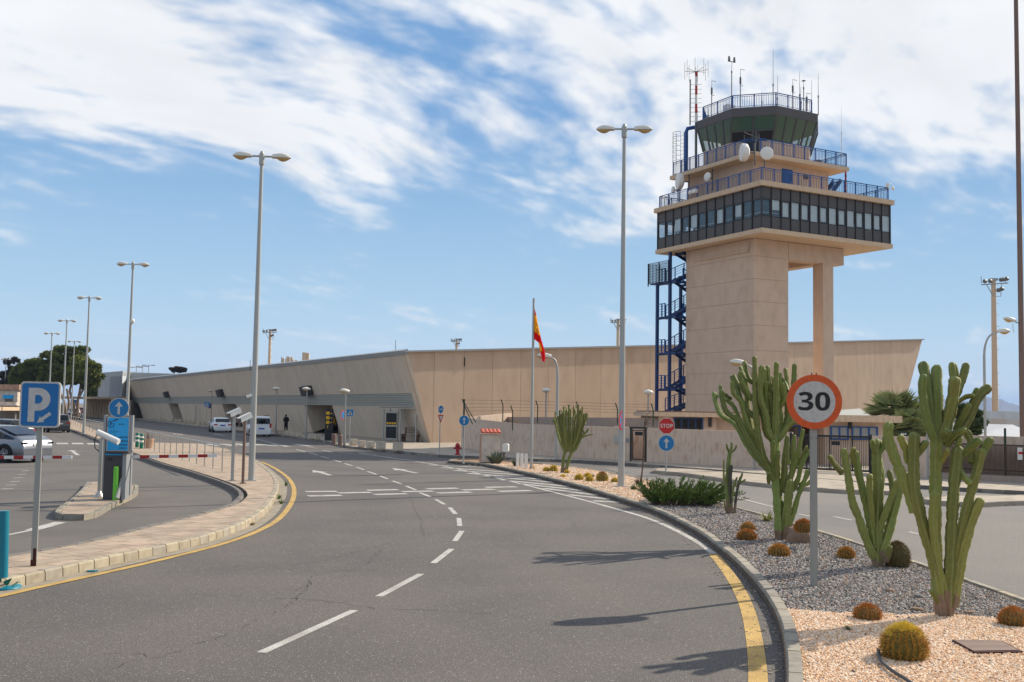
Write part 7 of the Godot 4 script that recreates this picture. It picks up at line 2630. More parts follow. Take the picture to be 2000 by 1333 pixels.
# ---------------------------------------------------------------- gravel
func in_any(p: Vector2, polys: Array) -> bool:
	for q in polys:
		if Geometry2D.is_point_in_polygon(p, q):
			return true
	return false
func pebbles() -> void:
	var shapes := []
	for v in 1:
		var b := mb()
		var g := []
		for i in 4:
			var e := -PI * 0.5 + PI * i / 3.0
			var row := []
			for k in 6:
				var a := TAU * (k + 0.3 * (i % 2)) / 6.0
				var w := 1.0 + rnd(-0.18, 0.18)
				row.append(Vector3(cos(a) * cos(e) * w, sin(e) * 0.62, -sin(a) * cos(e) * 0.85 * w))
			g.append(row)
		b.surf(g, true)
		shapes.append(b.mesh())
	var inner: PackedVector2Array = island
	var sh := Geometry2D.offset_polygon(island, -0.17)
	if sh.size() == 0:
		return
	inner = sh[0]
	for q in sh:
		if q.size() > inner.size():
			inner = q
	for kind in ["grey_gravel", "tan_gravel", "far_tan_gravel"]:
		var spots := []
		var cols := PackedColorArray()
		var want: int = {"grey_gravel": 70000, "tan_gravel": 52000, "far_tan_gravel": 22000}[kind]
		var box: Rect2 = {"grey_gravel": Rect2(1.5, -33, 14, 22), "tan_gravel": Rect2(2.5, -14.5, 9, 8.0), "far_tan_gravel": Rect2(-3, -52, 10, 25)}[kind]
		var tries := 0
		while spots.size() < want and tries < want * 9:
			tries += 1
			var p := Vector2(rnd(box.position.x, box.end.x), rnd(box.position.y, box.end.y))
			if kind == "grey_gravel" and rng.randf() > clampf(9.0 / (-p.y - 5.0), 0.16, 1.0):
				continue
			if p.x > -p.y * 0.53 or not Geometry2D.is_point_in_polygon(p, inner):
				continue
			var is_tan := in_any(p, tan_near)
			var is_far := in_any(p, tan_far)
			if kind == "grey_gravel" and (is_tan or is_far) and rng.randf() > 0.015 or kind == "tan_gravel" and not is_tan and rng.randf() > 0.01 or kind == "far_tan_gravel" and not is_far:
				continue
			var far := clampf(-p.y / 12.0, 0.8, 3.0)
			var r := (rnd(0.009, 0.021) if kind != "tan_gravel" else rnd(0.009, 0.018)) * (0.75 + 0.25 * far)
			var bs := Basis(Vector3(rnd(-1, 1), rnd(-1, 1), rnd(-1, 1)).normalized(), rnd(0, TAU)).scaled(Vector3(rnd(0.8, 1.25), rnd(0.75, 1.1), rnd(0.8, 1.2)) * r)
			spots.append(Transform3D(bs, Vector3(p.x, 0.098 + r * rnd(-0.1, 0.7), p.y)))
			var c: Color
			if kind == "grey_gravel":
				var u := rng.randf()
				c = Color(0.125, 0.115, 0.11) if u < 0.32 else (Color(0.26, 0.235, 0.215) if u < 0.64 else (Color(0.36, 0.28, 0.22) if u < 0.8 else (Color(0.5, 0.46, 0.42) if u < 0.94 else Color(0.4, 0.22, 0.14))))
			else:
				var u := rng.randf()
				c = Color(0.77, 0.51, 0.31) if u < 0.45 else (Color(0.86, 0.68, 0.5) if u < 0.75 else (Color(0.62, 0.38, 0.22) if u < 0.92 else Color(0.85, 0.78, 0.68)))
			cols.append(c * rnd(0.85, 1.15))
		var mm := MultiMesh.new()
		mm.transform_format = MultiMesh.TRANSFORM_3D
		mm.use_colors = true
		mm.mesh = shapes[0]
		mm.instance_count = spots.size()
		for i in spots.size():
			mm.set_instance_transform(i, spots[i])
			mm.set_instance_color(i, cols[i])
		var n := MultiMeshInstance3D.new()
		n.multimesh = mm
		n.material_override = M.pebble
		n.name = kind
		add_child(n)
		stuff(n)
		n.set_meta("label", {"grey_gravel": "grey and brown crushed gravel around the cacti", "tan_gravel": "bright tan gravel around the largest barrel cactus", "far_tan_gravel": "tan gravel around the far barrel cacti"}[kind])
		n.set_meta("category", "gravel")
	# stone chips showing in the worn road surface close by
	var chip := mb()
	for k in 5:
		chip.tri(Vector3(0, 0.35, 0), Vector3(cos(TAU * k / 5), 0, -sin(TAU * k / 5)), Vector3(cos(TAU * (k + 1) / 5), 0, -sin(TAU * (k + 1) / 5)))
	var mm3 := MultiMesh.new()
	mm3.transform_format = MultiMesh.TRANSFORM_3D
	mm3.use_colors = true
	mm3.mesh = chip.mesh()
	mm3.instance_count = 220000
	for i in 220000:
		var z := 8.6 + 21.0 * pow(rng.randf(), 1.25)
		var r := rnd(0.004, 0.0095) * (0.75 + z / 40.0)
		var u := rng.randf()
		var x := z * rnd(-0.53, 0.53)
		mm3.set_instance_transform(i, Transform3D(Basis(Vector3.UP, rnd(0, TAU)).scaled(Vector3(r, minf(r * 0.5, 0.0035), r * rnd(0.6, 1.0))), Vector3(x, 0.0043 if x > z * 0.4 else 0.0003, -z)))
		mm3.set_instance_color(i, Color(0.06, 0.055, 0.052) if u < 0.47 else (Color(0.26, 0.24, 0.22) if u < 0.78 else (Color(0.22, 0.18, 0.15) if u < 0.95 else Color(0.44, 0.42, 0.39))))
	var chips := MultiMeshInstance3D.new()
	chips.multimesh = mm3
	chips.material_override = M.pebble
	chips.name = "road_aggregate"
	add_child(chips)
	stuff(chips)
	# grit and dry bits washed up against the kerb
	var el := lengths(island_edge)
	var mm2 := MultiMesh.new()
	mm2.transform_format = MultiMesh.TRANSFORM_3D
	mm2.use_colors = true
	mm2.mesh = shapes[0]
	mm2.instance_count = 1500
	for i in 1500:
		var q := at_length(island_edge, el, el[-1] * rnd(0.35, 1.0))
		var out := Vector3(-q[1].z, 0, q[1].x) * (0.03 + 0.45 * pow(rng.randf(), 2.2))
		var r := rnd(0.004, 0.016)
		var p: Vector3 = q[0] + out
		mm2.set_instance_transform(i, Transform3D(Basis(Vector3.UP, rnd(0, TAU)).scaled(Vector3(r * rnd(0.8, 2.0), r * 0.6, r)), Vector3(p.x, 0.004 + r * 0.2, p.z)))
		mm2.set_instance_color(i, [Color(0.3, 0.22, 0.14), Color(0.16, 0.13, 0.1), Color(0.5, 0.4, 0.28), Color(0.34, 0.3, 0.26)][rng.randi() % 4])
	var grit := MultiMeshInstance3D.new()
	grit.multimesh = mm2
	grit.material_override = M.pebble
	grit.name = "kerb_grit"
	add_child(grit)
	stuff(grit)
# ---------------------------------------------------------------- trees
func crown_mesh(blobs: Array, tufts: int, size: float, base: Color, flat := 0.55) -> MB:
	var b := mb(true)
	var tot := 0.0
	for q in blobs:
		tot += q[3] * q[3]
	for q in blobs:
		var c := Vector3(q[0], q[1], q[2])
		var R: float = q[3]
		var n := int(tufts * R * R / tot)
		var tone := rnd(0.75, 1.2)
		for k in n:
			var d := Vector3(rnd(-1, 1), rnd(-0.75, 1), rnd(-1, 1)).normalized()
			var rr := R * (0.6 + 0.42 * pow(rng.randf(), 0.7) + 0.12 * sin(d.x * 7.0 + q[0]) * sin(d.z * 6.0 + q[1]))
			var p := c + Vector3(d.x * rr, d.y * rr * flat, d.z * rr)
			var up := (d + Vector3(rnd(-0.6, 0.6), rnd(0.1, 1.0), rnd(-0.6, 0.6))).normalized()
			b.col = base * (tone * rnd(0.65, 1.4))
			for j in 3:
				var s := up.cross(Vector3(rnd(-1, 1), rnd(-1, 1), rnd(-1, 1))).normalized()
				var w := size * rnd(0.25, 0.5)
				var tip := p + up * size * rnd(0.6, 1.2) + s * w * 0.6
				b.tri(p - s * w, p + s * w, tip)
	return b
func pine(label: String, xb: float, depth: float, blobs: Array, trunks: Array, tone: Color, tufts: int, size: float) -> void:
	var f := dp(xb, 800, depth)
	f.y = 0
	var o := thing("pine_tree", label, "tree", f, 0.0, "")
	for t in trunks:
		var b := mb()
		var pts := []
		var rad := []
		for i in range(1, t.size(), 2):
			var p := dp(t[i], t[i + 1], depth) - f
			p.z += t[0] * (i / float(t.size()))
			if i == 1:
				p.y = 0
			pts.append(p)
			rad.append(lerpf(0.26, 0.13, i / float(t.size())))
		b.tube(pts, rad, 7)
		part("trunk", b, M.bark_pale, o)
	var bl := []
	for q in blobs:
		var p := dp(q[0], q[1], depth) - f
		var R: float = q[2] * depth / FOC
		for j in 7:
			var d := Vector3(rnd(-1, 1), rnd(-0.5, 1), rnd(-1, 1)).normalized() * R * rnd(0.45, 0.8)
			bl.append([p.x + d.x, p.y + d.y * 0.6, q[3] + d.z, R * rnd(0.34, 0.52)])
	part("crown", crown_mesh(bl, tufts, size, tone), M.needle, o)
func palm(label: String, x: float, y: float, depth: float, R: float) -> void:
	var c := dp(x, y, depth)
	var o := thing("fan_palm", label, "tree", Vector3(c.x, 0, c.z))
	var b := mb()
	b.tube([Vector3.ZERO, Vector3(0, c.y, 0)], [0.35, 0.28], 10)
	part("trunk", b, M.bark, o)
	for k in 50:
		var a := rnd(0, TAU)
		var e := rnd(-0.45, 1.4)
		var d := Vector3(cos(a) * cos(e), sin(e), sin(a) * cos(e))
		var side := d.cross(Vector3.UP).normalized()
		if side.length() < 0.1:
			side = Vector3.RIGHT
		b = mb(true)
		var base := Vector3(0, c.y, 0)
		var hub := base + d * R * 0.45
		b.col = Color(0.12, 0.14, 0.05)
		b.tube([base, hub], 0.03, 4, false)
		var up := side.cross(d).normalized()
		b.col = Color(0.25, 0.28, 0.11) * rnd(0.7, 1.5)
		for j in 19:
			var t := (j / 18.0 - 0.5) * 2.8
			var q := (d * cos(t) + side * sin(t)).normalized()
			var tip := hub + q * R * rnd(0.48, 0.68) - Vector3.UP * R * 0.12
			var w := q.cross(up).normalized() * R * 0.02
			b.tri(hub, hub + q * R * 0.3 + w, tip)
			b.tri(hub, tip, hub + q * R * 0.3 - w)
		part("frond", b, M.leaf, o)
func trees() -> void:
	var dg := Color(0.15, 0.17, 0.035)
	var mg := Color(0.2, 0.215, 0.045)
	pine("broad umbrella pine nearest the metal clad hall", 165, 175.0, [[165, 715, 22, 0.0], [182, 722, 18, 1.0], [150, 722, 20, -1.0], [176, 735, 22, 0.5], [155, 738, 22, 1.0], [190, 740, 12, 0.0], [140, 745, 16, 0.0], [170, 752, 18, -1], [148, 708, 16, -1.5]], [[0, 152, 808, 150, 790, 155, 765, 158, 745], [0.3, 146, 808, 143, 785, 136, 765, 140, 750], [0, 150, 808, 152, 780, 168, 750]], mg, 9000, 0.55)
	pine("tall umbrella pine whose crown tops the group", 120, 182.0, [[118, 688, 18, 0.0], [100, 700, 20, 1.0], [138, 690, 18, 0.0], [150, 700, 15, 0.0], [120, 708, 24, 1.0], [92, 716, 18, 0.5], [110, 726, 22, 1.5], [130, 728, 18, 1.0], [98, 738, 18, 0.0], [125, 745, 16, 0.0], [155, 686, 12, -1.0]], [[0, 128, 810, 125, 785, 116, 765, 112, 745], [0.4, 124, 810, 118, 790, 108, 770, 104, 750], [0, 133, 810, 134, 785, 130, 760]], dg, 9000, 0.55)
	pine("low dark umbrella pine on the car park side of the group", 60, 190.0, [[62, 708, 18, 0.0], [48, 720, 18, 0.5], [75, 715, 20, 1.0], [36, 730, 16, 0.0], [60, 735, 22, 1.0], [84, 736, 18, 0.0], [45, 745, 18, 0.5], [72, 752, 18, 0.0], [30, 745, 12, 0]], [[0, 100, 810, 100, 790, 92, 768, 85, 745], [0.3, 106, 810, 104, 785, 106, 760]], dg, 8000, 0.55)
	pine("thin grey brown tree at the car park end of the group", 18, 215.0, [[16, 708, 10, 0.0], [30, 706, 9, 0.0], [18, 724, 12, 0.0], [8, 735, 12, 0.0], [26, 742, 14, 0.0], [14, 752, 14, 0.0]], [[0, 18, 808, 18, 770, 20, 735, 18, 712]], Color(0.075, 0.06, 0.035), 2600, 0.5)
	pine("dark bushy tree between the pines and the metal clad hall", 186, 215.0, [[184, 764, 12, 0.0], [190, 772, 10, 0.0], [176, 772, 10, 0.0]], [[0, 184, 808, 184, 775]], dg, 1800, 0.5)
	pine("small round tree showing above the terminal roof", 348, 260.0, [[345, 724, 9, 0.0], [356, 725, 8, 0.0], [334, 722, 3, 0.0]], [[0, 348, 790, 348, 730]], Color(0.06, 0.04, 0.02), 1600, 0.5)
	palm("bushy fan palm beside the annex", 1752, 818, 60.0, 2.0)
	palm("smaller fan palm behind the gate wall", 1780, 838, 58.0, 1.4)
	pine("light green tree behind the slatted fence", 1893, 70.0, [[1893, 815, 22, 0.0], [1905, 830, 16, 0.5], [1882, 832, 16, 0.5], [1893, 845, 20, 0.0], [1885, 800, 12, 0]], [[0, 1893, 880, 1893, 830]], Color(0.085, 0.12, 0.035), 2600, 0.28)
	tuft("small round shrub on the road verge by the police car", "shrub", 154, 816, 12, 12, 160, 0.5, Color(0.07, 0.07, 0.03), 0.1, 0.0)
	# hills
	var n := FastNoiseLite.new()
	n.seed = 3
	n.frequency = 0.00035
	n.fractal_octaves = 4
	var prof := [[1500, 800], [1640, 792], [1740, 782], [1775, 776], [1810, 775], [1850, 781], [1890, 785], [1930, 777], [1955, 780], [1975, 788], [2010, 800], [2100, 790], [2250, 780], [2500, 800]]
	var ridge := []
	for i in prof.size() - 1:
		for k in 8:
			var x := lerpf(prof[i][0], prof[i + 1][0], k / 8.0)
			var y := lerpf(prof[i][1], prof[i + 1][1], smoothstep(0, 1, k / 8.0)) + n.get_noise_1d(x * 900.0) * 3.0
			ridge.append(dp(x, y, 7600.0))
	var g := []
	for t in 7:
		var row := []
		for i in ridge.size():
			var p: Vector3 = ridge[i]
			var e := t / 6.0
			var h := p.y * (1.0 - pow(e, 1.3)) + n.get_noise_2d(p.x, e * 3000.0) * 45.0 * sin(PI * e)
			row.append(Vector3(p.x * (1 - 0.2 * e), maxf(h, -2.0 if t == 6 else 0.0), p.z + e * 1600.0))
		g.append(row)
	g.reverse()
	var b := mb()
	b.surf(g)
	struct("hills", b, M.hill)
# ---------------------------------------------------------------- far buildings
func backdrop() -> void:
	var b: MB
	# car park building on the left with a blue sign band
	var o := thing("car_park_building", "low cream building with a blue sign band beyond the car park", "building")
	var d := 120.0
	var p0 := dp(-60, 812, d)
	var p1 := dp(34, 762, d)
	b = mb()
	b.box(Vector3((p0.x + p1.x) * 0.5, p1.y * 0.5, -d - 5), Vector3(p1.x - p0.x, p1.y, 10))
	part("wall", b, M.plaster_white, o)
	b = mb()
	b.box(Vector3((p0.x + p1.x) * 0.5, p1.y + 0.3, -d - 5), Vector3(p1.x - p0.x + 0.6, 0.6, 10.6))
	part("roof_edge", b, M.plaster_pink, o)
	b = mb()
	var s0 := dp(6, 779, d)
	var s1 := dp(26, 772, d)
	b.box(Vector3((s0.x + s1.x) * 0.5, (s0.y + s1.y) * 0.5, -d + 0.08), Vector3(s1.x - s0.x, s1.y - s0.y, 0.1))
	part("sign_band", b, M.sign_cyan, o)
	for k in 4:
		b = mb()
		var q := dp(11 + k * 4.0, 782.5, d)
		b.box(Vector3(q.x, q.y, -d + 0.05), Vector3(0.16, 0.28, 0.06))
		part("window", b, M.interior, o)
	var cn := thing("parking_canopy", "long pale flat canopy roof over the parked cars", "canopy")
	var ca := dp(-60, 790, 88.0)
	var cb := dp(30, 790, 88.0)
	for q in [[786, 791, "edge_beam", "plaster_white"], [795, 802, "fascia", "fascia_tan"]]:
		b = mb()
		var ya := dp(0, q[0], 88.0).y
		var yb := dp(0, q[1], 88.0).y
		b.box(Vector3((ca.x + cb.x) * 0.5, (ya + yb) * 0.5, -88.0 - (3.0 if q[0] < 790 else 0.0)), Vector3(cb.x - ca.x, ya - yb, 6.0))
		part(q[2], b, M[q[3]], cn)
	for k in 4:
		b = mb()
		var yb := dp(0, 801, 88.0).y
		b.box(Vector3(lerpf(ca.x, cb.x, (k + 0.5) / 4.0), yb * 0.5, -89.0), Vector3(0.15, yb, 0.15))
		part("post", b, M.steel_post, cn)
	b = mb()
	b.box(Vector3((ca.x + cb.x) * 0.5, 1.2, -93.0), Vector3(cb.x - ca.x, 2.4, 0.2))
	part("rear_wall", b, M.concrete_grey, cn)
	# grey sheds on the right
	var sh := thing("grey_shed", "low grey hangar roof beyond the slatted fence", "building")
	var a0 := dp(1912, 850, 95.0)
	var a1 := dp(2080, 806, 95.0)
	b = mb()
	b.box(Vector3((a0.x + a1.x) * 0.5, a1.y * 0.5, -99), Vector3(a1.x - a0.x, a1.y, 8))
	part("wall", b, M.metal_clad, sh)
	b = mb()
	var r0 := dp(1908, 845, 72.0)
	var r1 := dp(2060, 832, 72.0)
	b.quad(Vector3(r0.x, r0.y - 0.2, -72), Vector3(r1.x, r0.y - 0.6, -72), Vector3(r1.x, r1.y, -78), Vector3(r0.x, r1.y, -78))
	b.box(Vector3((r0.x + r1.x) * 0.5, (r0.y - 0.5) * 0.5, -77), Vector3(r1.x - r0.x - 1, r0.y - 0.5, 5))
	part("lean_to_roof", b, M.metal_clad_dark, sh)
	b = mb()
	var q0 := dp(1950, 829, 90.0)
	var q1 := dp(2060, 820, 90.0)
	b.box(Vector3((q0.x + q1.x) * 0.5, (q0.y + q1.y) * 0.5, -90), Vector3(q1.x - q0.x, q1.y - q0.y, 3))
	part("pale_roof", b, M.sign_white, sh)
	# dark green site sign behind the wall
	var gs := dp(1765, 853, 52.0)
	var go := thing("green_sign", "dark green site sign with white lettering behind the gate wall", "sign", Vector3(gs.x, 0, gs.z))
	b = mb()
	b.box(Vector3(0, gs.y, 0), Vector3(0.4, 0.5, 0.04))
	part("board", b, M.green_post, go)
	b = mb()
	b.box(Vector3(0, gs.y * 0.5 - 0.1, -0.03), Vector3(0.06, gs.y - 0.2, 0.04))
	part("post", b, M.steel_post, go)
	b = mb()
	for q in [[-0.1, 0.12], [0.0, 0.12], [0.09, 0.12], [-0.06, -0.02], [0.06, -0.02]]:
		b.box(Vector3(q[0], gs.y + q[1], 0.022), Vector3(0.06, 0.07, 0.004))
	part("lettering", b, M.white_paint, go)
	# slim grey post in front of the wall right of the gate, one in front of the wall left of it
	for q in [[1813, 935, 784, "slim grey pole at the end of the gate wall"], [1474, 917, 853, "short grey pole against the boundary wall"]]:
		var f := gd(q[0], q[1], 0.15)
		b = mb()
		b.tube([Vector3.ZERO, Vector3.UP * (dp(q[0], q[2], -f.z).y - f.y)], 0.05, 8)
		var n := part("slim_pole", b, M.steel_post, self)
		n.position = f
		tag(n, q[3], "pole")
# ---------------------------------------------------------------- vehicles: front towards -z, origin on the ground between the axles
# stations from the rear: [distance from the tail, belt height, roof height, width share]
func car(label: String, at: Vector3, yaw: float, paint: String, L: float, W: float, H: float, kind: String, opt := {}) -> Node3D:
	var o := thing({"van": "van", "suv": "parked_suv", "hatch": "car", "coupe": "parked_suv"}[kind], label, "van" if kind == "van" else "car", at, yaw, "")
	var st: Array
	var belt := H * (0.62 if kind != "van" else 0.56)
	match kind:
		"van":
			st = [[0.0, 0.55, 0.55, 0.9], [0.03, belt, belt, 0.97], [0.06, belt, H - 0.12, 0.99], [0.25, belt, H, 1.0], [L * 0.55, belt, H, 1.0], [L * 0.66, belt, H - 0.12, 1.0], [L * 0.8, belt, belt + 0.06, 0.99], [L * 0.9, belt - 0.08, belt - 0.08, 0.95], [L * 0.975, belt - 0.3, belt - 0.3, 0.88], [L, 0.5, 0.5, 0.8]]
		"coupe":
			st = [[0.0, 0.62, 0.62, 0.86], [0.06, belt - 0.06, belt - 0.06, 0.93], [0.3, belt + 0.02, belt + 0.1, 0.98], [L * 0.2, belt + 0.02, belt + 0.3, 1.0], [L * 0.36, belt, H - 0.03, 1.0], [L * 0.5, belt, H, 1.0], [L * 0.6, belt - 0.02, H - 0.07, 1.0], [L * 0.73, belt - 0.04, belt, 1.0], [L * 0.88, belt - 0.1, belt - 0.1, 0.97], [L * 0.97, belt - 0.28, belt - 0.28, 0.88], [L, 0.5, 0.5, 0.78]]
		"suv":
			st = [[0.0, 0.6, 0.6, 0.9], [0.05, belt - 0.02, belt - 0.02, 0.96], [0.14, belt, belt + 0.08, 0.98], [0.5, belt, H - 0.06, 1.0], [L * 0.3, belt, H, 1.0], [L * 0.52, belt, H, 1.0], [L * 0.61, belt, H - 0.08, 1.0], [L * 0.74, belt - 0.02, belt + 0.02, 1.0], [L * 0.89, belt - 0.1, belt - 0.1, 0.97], [L * 0.975, belt - 0.3, belt - 0.3, 0.88], [L, 0.5, 0.5, 0.8]]
		_:
			st = [[0.0, 0.55, 0.55, 0.9], [0.06, belt - 0.03, belt - 0.03, 0.95], [0.2, belt, belt + 0.08, 0.97], [0.75, belt, H - 0.1, 0.99], [L * 0.34, belt, H - 0.01, 1.0], [L * 0.5, belt, H, 1.0], [L * 0.6, belt, H - 0.09, 1.0], [L * 0.75, belt - 0.03, belt + 0.01, 1.0], [L * 0.9, belt - 0.12, belt - 0.12, 0.96], [L * 0.975, belt - 0.3, belt - 0.3, 0.86], [L, 0.48, 0.48, 0.76]]
	var hw := W * 0.5
	var sect := func(s: Array) -> Array:
		var w: float = hw * s[3]
		var cab: float = clampf((s[2] - s[1]) / 0.35, 0.0, 1.0)
		var wr := lerpf(w * 0.93, w * (0.78 if kind != "van" else 0.86), cab)
		var z: float = L * 0.5 - s[0]
		return [Vector3(w * 0.78, 0.2, z), Vector3(w * 0.97, 0.26, z), Vector3(w * 0.985, minf(0.5, s[1] - 0.05), z), Vector3(w, minf(0.66, s[1] - 0.03), z), Vector3(w * 0.975, s[1], z), Vector3(wr, maxf(s[1] + 0.004, s[2] - 0.07), z), Vector3(wr * 0.9, s[2] + 0.012, z), Vector3(0, s[2] + 0.035, z)]
	var b := mb()
	for side in [1, -1]:
		var g := []
		for s in st:
			var row := []
			for p in sect.call(s):
				row.append(Vector3(p.x * side, p.y, p.z))
			if side < 0:
				row.reverse()
			g.append(row)
		b.surf(g)
	# tail and nose
	for e in [0, -1]:
		var r: Array = sect.call(st[e])
		for k in r.size() - 1:
			var q := [r[k], r[k + 1], Vector3(-r[k + 1].x, r[k + 1].y, r[k + 1].z), Vector3(-r[k].x, r[k].y, r[k].z)]
			if e == -1:
				q.reverse()
			b.quad(q[0], q[1], q[2], q[3])
	var body := part("body", b, M[paint], o)
	b = mb()
	b.box(Vector3(0, 0.24, 0), Vector3(W * 0.8, 0.16, L * 0.9))
	part("underbody", b, M.rubber, o)
	# lower trim
	b = mb()
	b.box(Vector3(0, 0.36, L * 0.5 - 0.05), Vector3(W * 0.86, 0.3, 0.14))
	part("rear_bumper", b, M[opt.get("bumper", paint)], o)
	# glass on the greenhouse sides
	var at_x := func(x: float) -> Array:
		for i in st.size() - 1:
			if x <= st[i + 1][0]:
				var t: float = (x - st[i][0]) / maxf(st[i + 1][0] - st[i][0], 1e-4)
				return [x, lerpf(st[i][1], st[i + 1][1], t), lerpf(st[i][2], st[i + 1][2], t), lerpf(st[i][3], st[i + 1][3], t)]
		return st[-1]
	var wins: Array = {"van": [[0.3, 1.4], [1.5, L * 0.56], [L * 0.58, L * 0.74]], "coupe": [[0.55, L * 0.34], [L * 0.355, L * 0.49], [L * 0.505, L * 0.68]], "suv": [[0.45, L * 0.27], [L * 0.285, L * 0.45], [L * 0.465, L * 0.68]], "hatch": [[0.6, L * 0.3], [L * 0.315, L * 0.47], [L * 0.485, L * 0.68]]}[kind]
	for side in [1, -1]:
		for w in wins:
			b = mb()
			var n := 6
			var prev := []
			for k in n + 1:
				var s: Array = at_x.call(lerpf(w[0], w[1], float(k) / n))
				var q: Array = sect.call(s)
				var lo: Vector3 = q[4].lerp(q[5], 0.08)
				var hi: Vector3 = q[4].lerp(q[5], 0.9)
				var out := Vector3(0.008, 0.003, 0)
				lo = (lo + out) * Vector3(side, 1, 1)
				hi = (hi + out) * Vector3(side, 1, 1)
				if prev.size():
					if side > 0:
						b.quad(prev[0], lo, hi, prev[1])
					else:
						b.quad(lo, prev[0], prev[1], hi)
				prev = [lo, hi]
			part("side_window", b, M.glass_car, o)
	# rear window and windscreen between two stations
	var cuts := {"van": [[1, 2, 0.12, 0.88], [6, 5, 0.06, 0.94]], "coupe": [[2, 4, 0.2, 0.94], [7, 6, 0.05, 0.94]], "suv": [[2, 3, 0.06, 0.9], [7, 6, 0.05, 0.94]], "hatch": [[2, 3, 0.06, 0.9], [7, 6, 0.05, 0.94]]}
	for k in 2:
		var c: Array = cuts[kind][k]
		var q0: Array = sect.call(st[c[0]])
		var q1: Array = sect.call(st[c[1]])
		var lo: Vector3 = q0[6].lerp(q1[6], c[2])
		var hi: Vector3 = q0[6].lerp(q1[6], c[3])
		var zz := 0.03 if k == 0 else -0.03
		lo += Vector3(0.0, 0.04, zz)
		hi += Vector3(0.02, 0.03, zz)
		b = mb()
		var a := [lo, hi, Vector3(-hi.x, hi.y, hi.z), Vector3(-lo.x, lo.y, lo.z)]
		if k == 1:
			a.reverse()
		b.quad(a[0], a[1], a[2], a[3])
		part("rear_window" if k == 0 else "windscreen", b, M.glass_car, o)
	# wheels
	var R: float = opt.get("wheel", 0.33)
	for ax in [L * 0.5 - L * 0.2, -L * 0.5 + L * 0.19]:
		for side in [1, -1]:
			b = mb()
			b.T = Transform3D(Basis(Vector3.BACK, -PI / 2 * side), Vector3(side * (hw - 0.185), R, ax))
			b.lathe([Vector2(0, 0), Vector2(R * 0.98, 0.0), Vector2(R, 0.04), Vector2(R, 0.19), Vector2(R * 0.96, 0.225), Vector2(R * 0.72, 0.225), Vector2(R * 0.7, 0.2)], 22)
			var wh := part("wheel", b, M.rubber, o)
			b = mb()
			b.T = Transform3D(Basis(Vector3.BACK, -PI / 2 * side), Vector3(side * (hw - 0.185), R, ax))
			b.lathe([Vector2(R * 0.7, 0.2), Vector2(R * 0.66, 0.2), Vector2(R * 0.62, 0.13), Vector2(0, 0.13)], 22)
			part("rim_well", b, M.rim_dark, wh)
			b = mb()
			b.T = Transform3D(Basis(Vector3.BACK, -PI / 2 * side), Vector3(side * (hw - 0.185), R, ax))
			for k in 5:
				for e in [-0.13, 0.13]:
					var a: float = TAU * k / 5.0 + e
					b.bar(Vector3(cos(a) * R * 0.1, 0.18, sin(a) * R * 0.1), Vector3(cos(a + e * 0.3) * R * 0.68, 0.21, sin(a + e * 0.3) * R * 0.68), 0.03, 0.025)
			b.lathe([Vector2(R * 0.16, 0.16), Vector2(R * 0.15, 0.22), Vector2(0, 0.225)], 12)
			part("rim", b, M.rim, wh)
			b = mb()
			b.T = Transform3D(Basis(Vector3.BACK, -PI / 2 * side), Vector3(side * (hw - 0.185), R, ax))
			b.lathe([Vector2(R * 1.16, 0.1), Vector2(R * 1.16, 0.205), Vector2(R * 1.04, 0.21)], 22)
			part("wheel_arch", b, M.rubber, o)
	# lamps, plate, mirrors, handles
	for side in [1, -1]:
		b = mb()
		var ty := belt - 0.13 if kind != "van" else belt - 0.05
		var tw := 0.34 if kind != "van" else 0.16
		var th := (0.13 if kind != "coupe" else 0.07) if kind != "van" else 0.46
		b.box(Vector3(side * (hw * 0.93 - tw * 0.5), ty, L * 0.5 - 0.06), Vector3(tw, th, 0.09))
		if kind != "coupe":
			b.box(Vector3(side * (hw * 0.93 - 0.03), ty, L * 0.5 - 0.14), Vector3(0.1, th * 0.9, 0.24))
		part("tail_light", b, M[opt.get("tail", "tail_red")], o)
		b = mb()
		b.box(Vector3(side * hw * 0.72, 0.66, -L * 0.5 + 0.2), Vector3(0.36, 0.14, 0.2))
		part("headlight", b, M.head_clear, o)
		b = mb()
		b.box(Vector3(side * (hw + 0.09), belt + 0.06, -L * 0.5 + L * 0.31), Vector3(0.2, 0.14, 0.1))
		part("mirror", b, M[opt.get("mirror", paint)], o)
		for hx in [0.02, 0.2]:
			b = mb()
			b.box(Vector3(side * (hw + 0.004), belt - 0.1, L * hx), Vector3(0.02, 0.03, 0.18))
			part("door_handle", b, M[paint], o)
	b = mb()
	b.box(Vector3(0, belt - 0.2 if kind != "van" else 0.72, L * 0.5 - 0.005), Vector3(0.52, 0.12, 0.02))
	part("number_plate", b, M[opt.get("plate", "white_paint")], o)
	if opt.has("rack"):
		for side in [1, -1]:
			b = mb()
			b.tube([Vector3(side * hw * 0.72, H + 0.07, L * 0.5 - 0.5), Vector3(side * hw * 0.72, H + 0.07, -L * 0.08)], 0.025, 6)
			part("roof_rail", b, M.rubber, o)
	if opt.has("upper"):       # a second colour over the upper half
		b = mb()
		b.box(Vector3(0, belt + 0.02, L * 0.5 - 0.03), Vector3(W * 0.9, 0.1, 0.08))
		part("light_stripe", b, M[opt.upper], o)
	return o
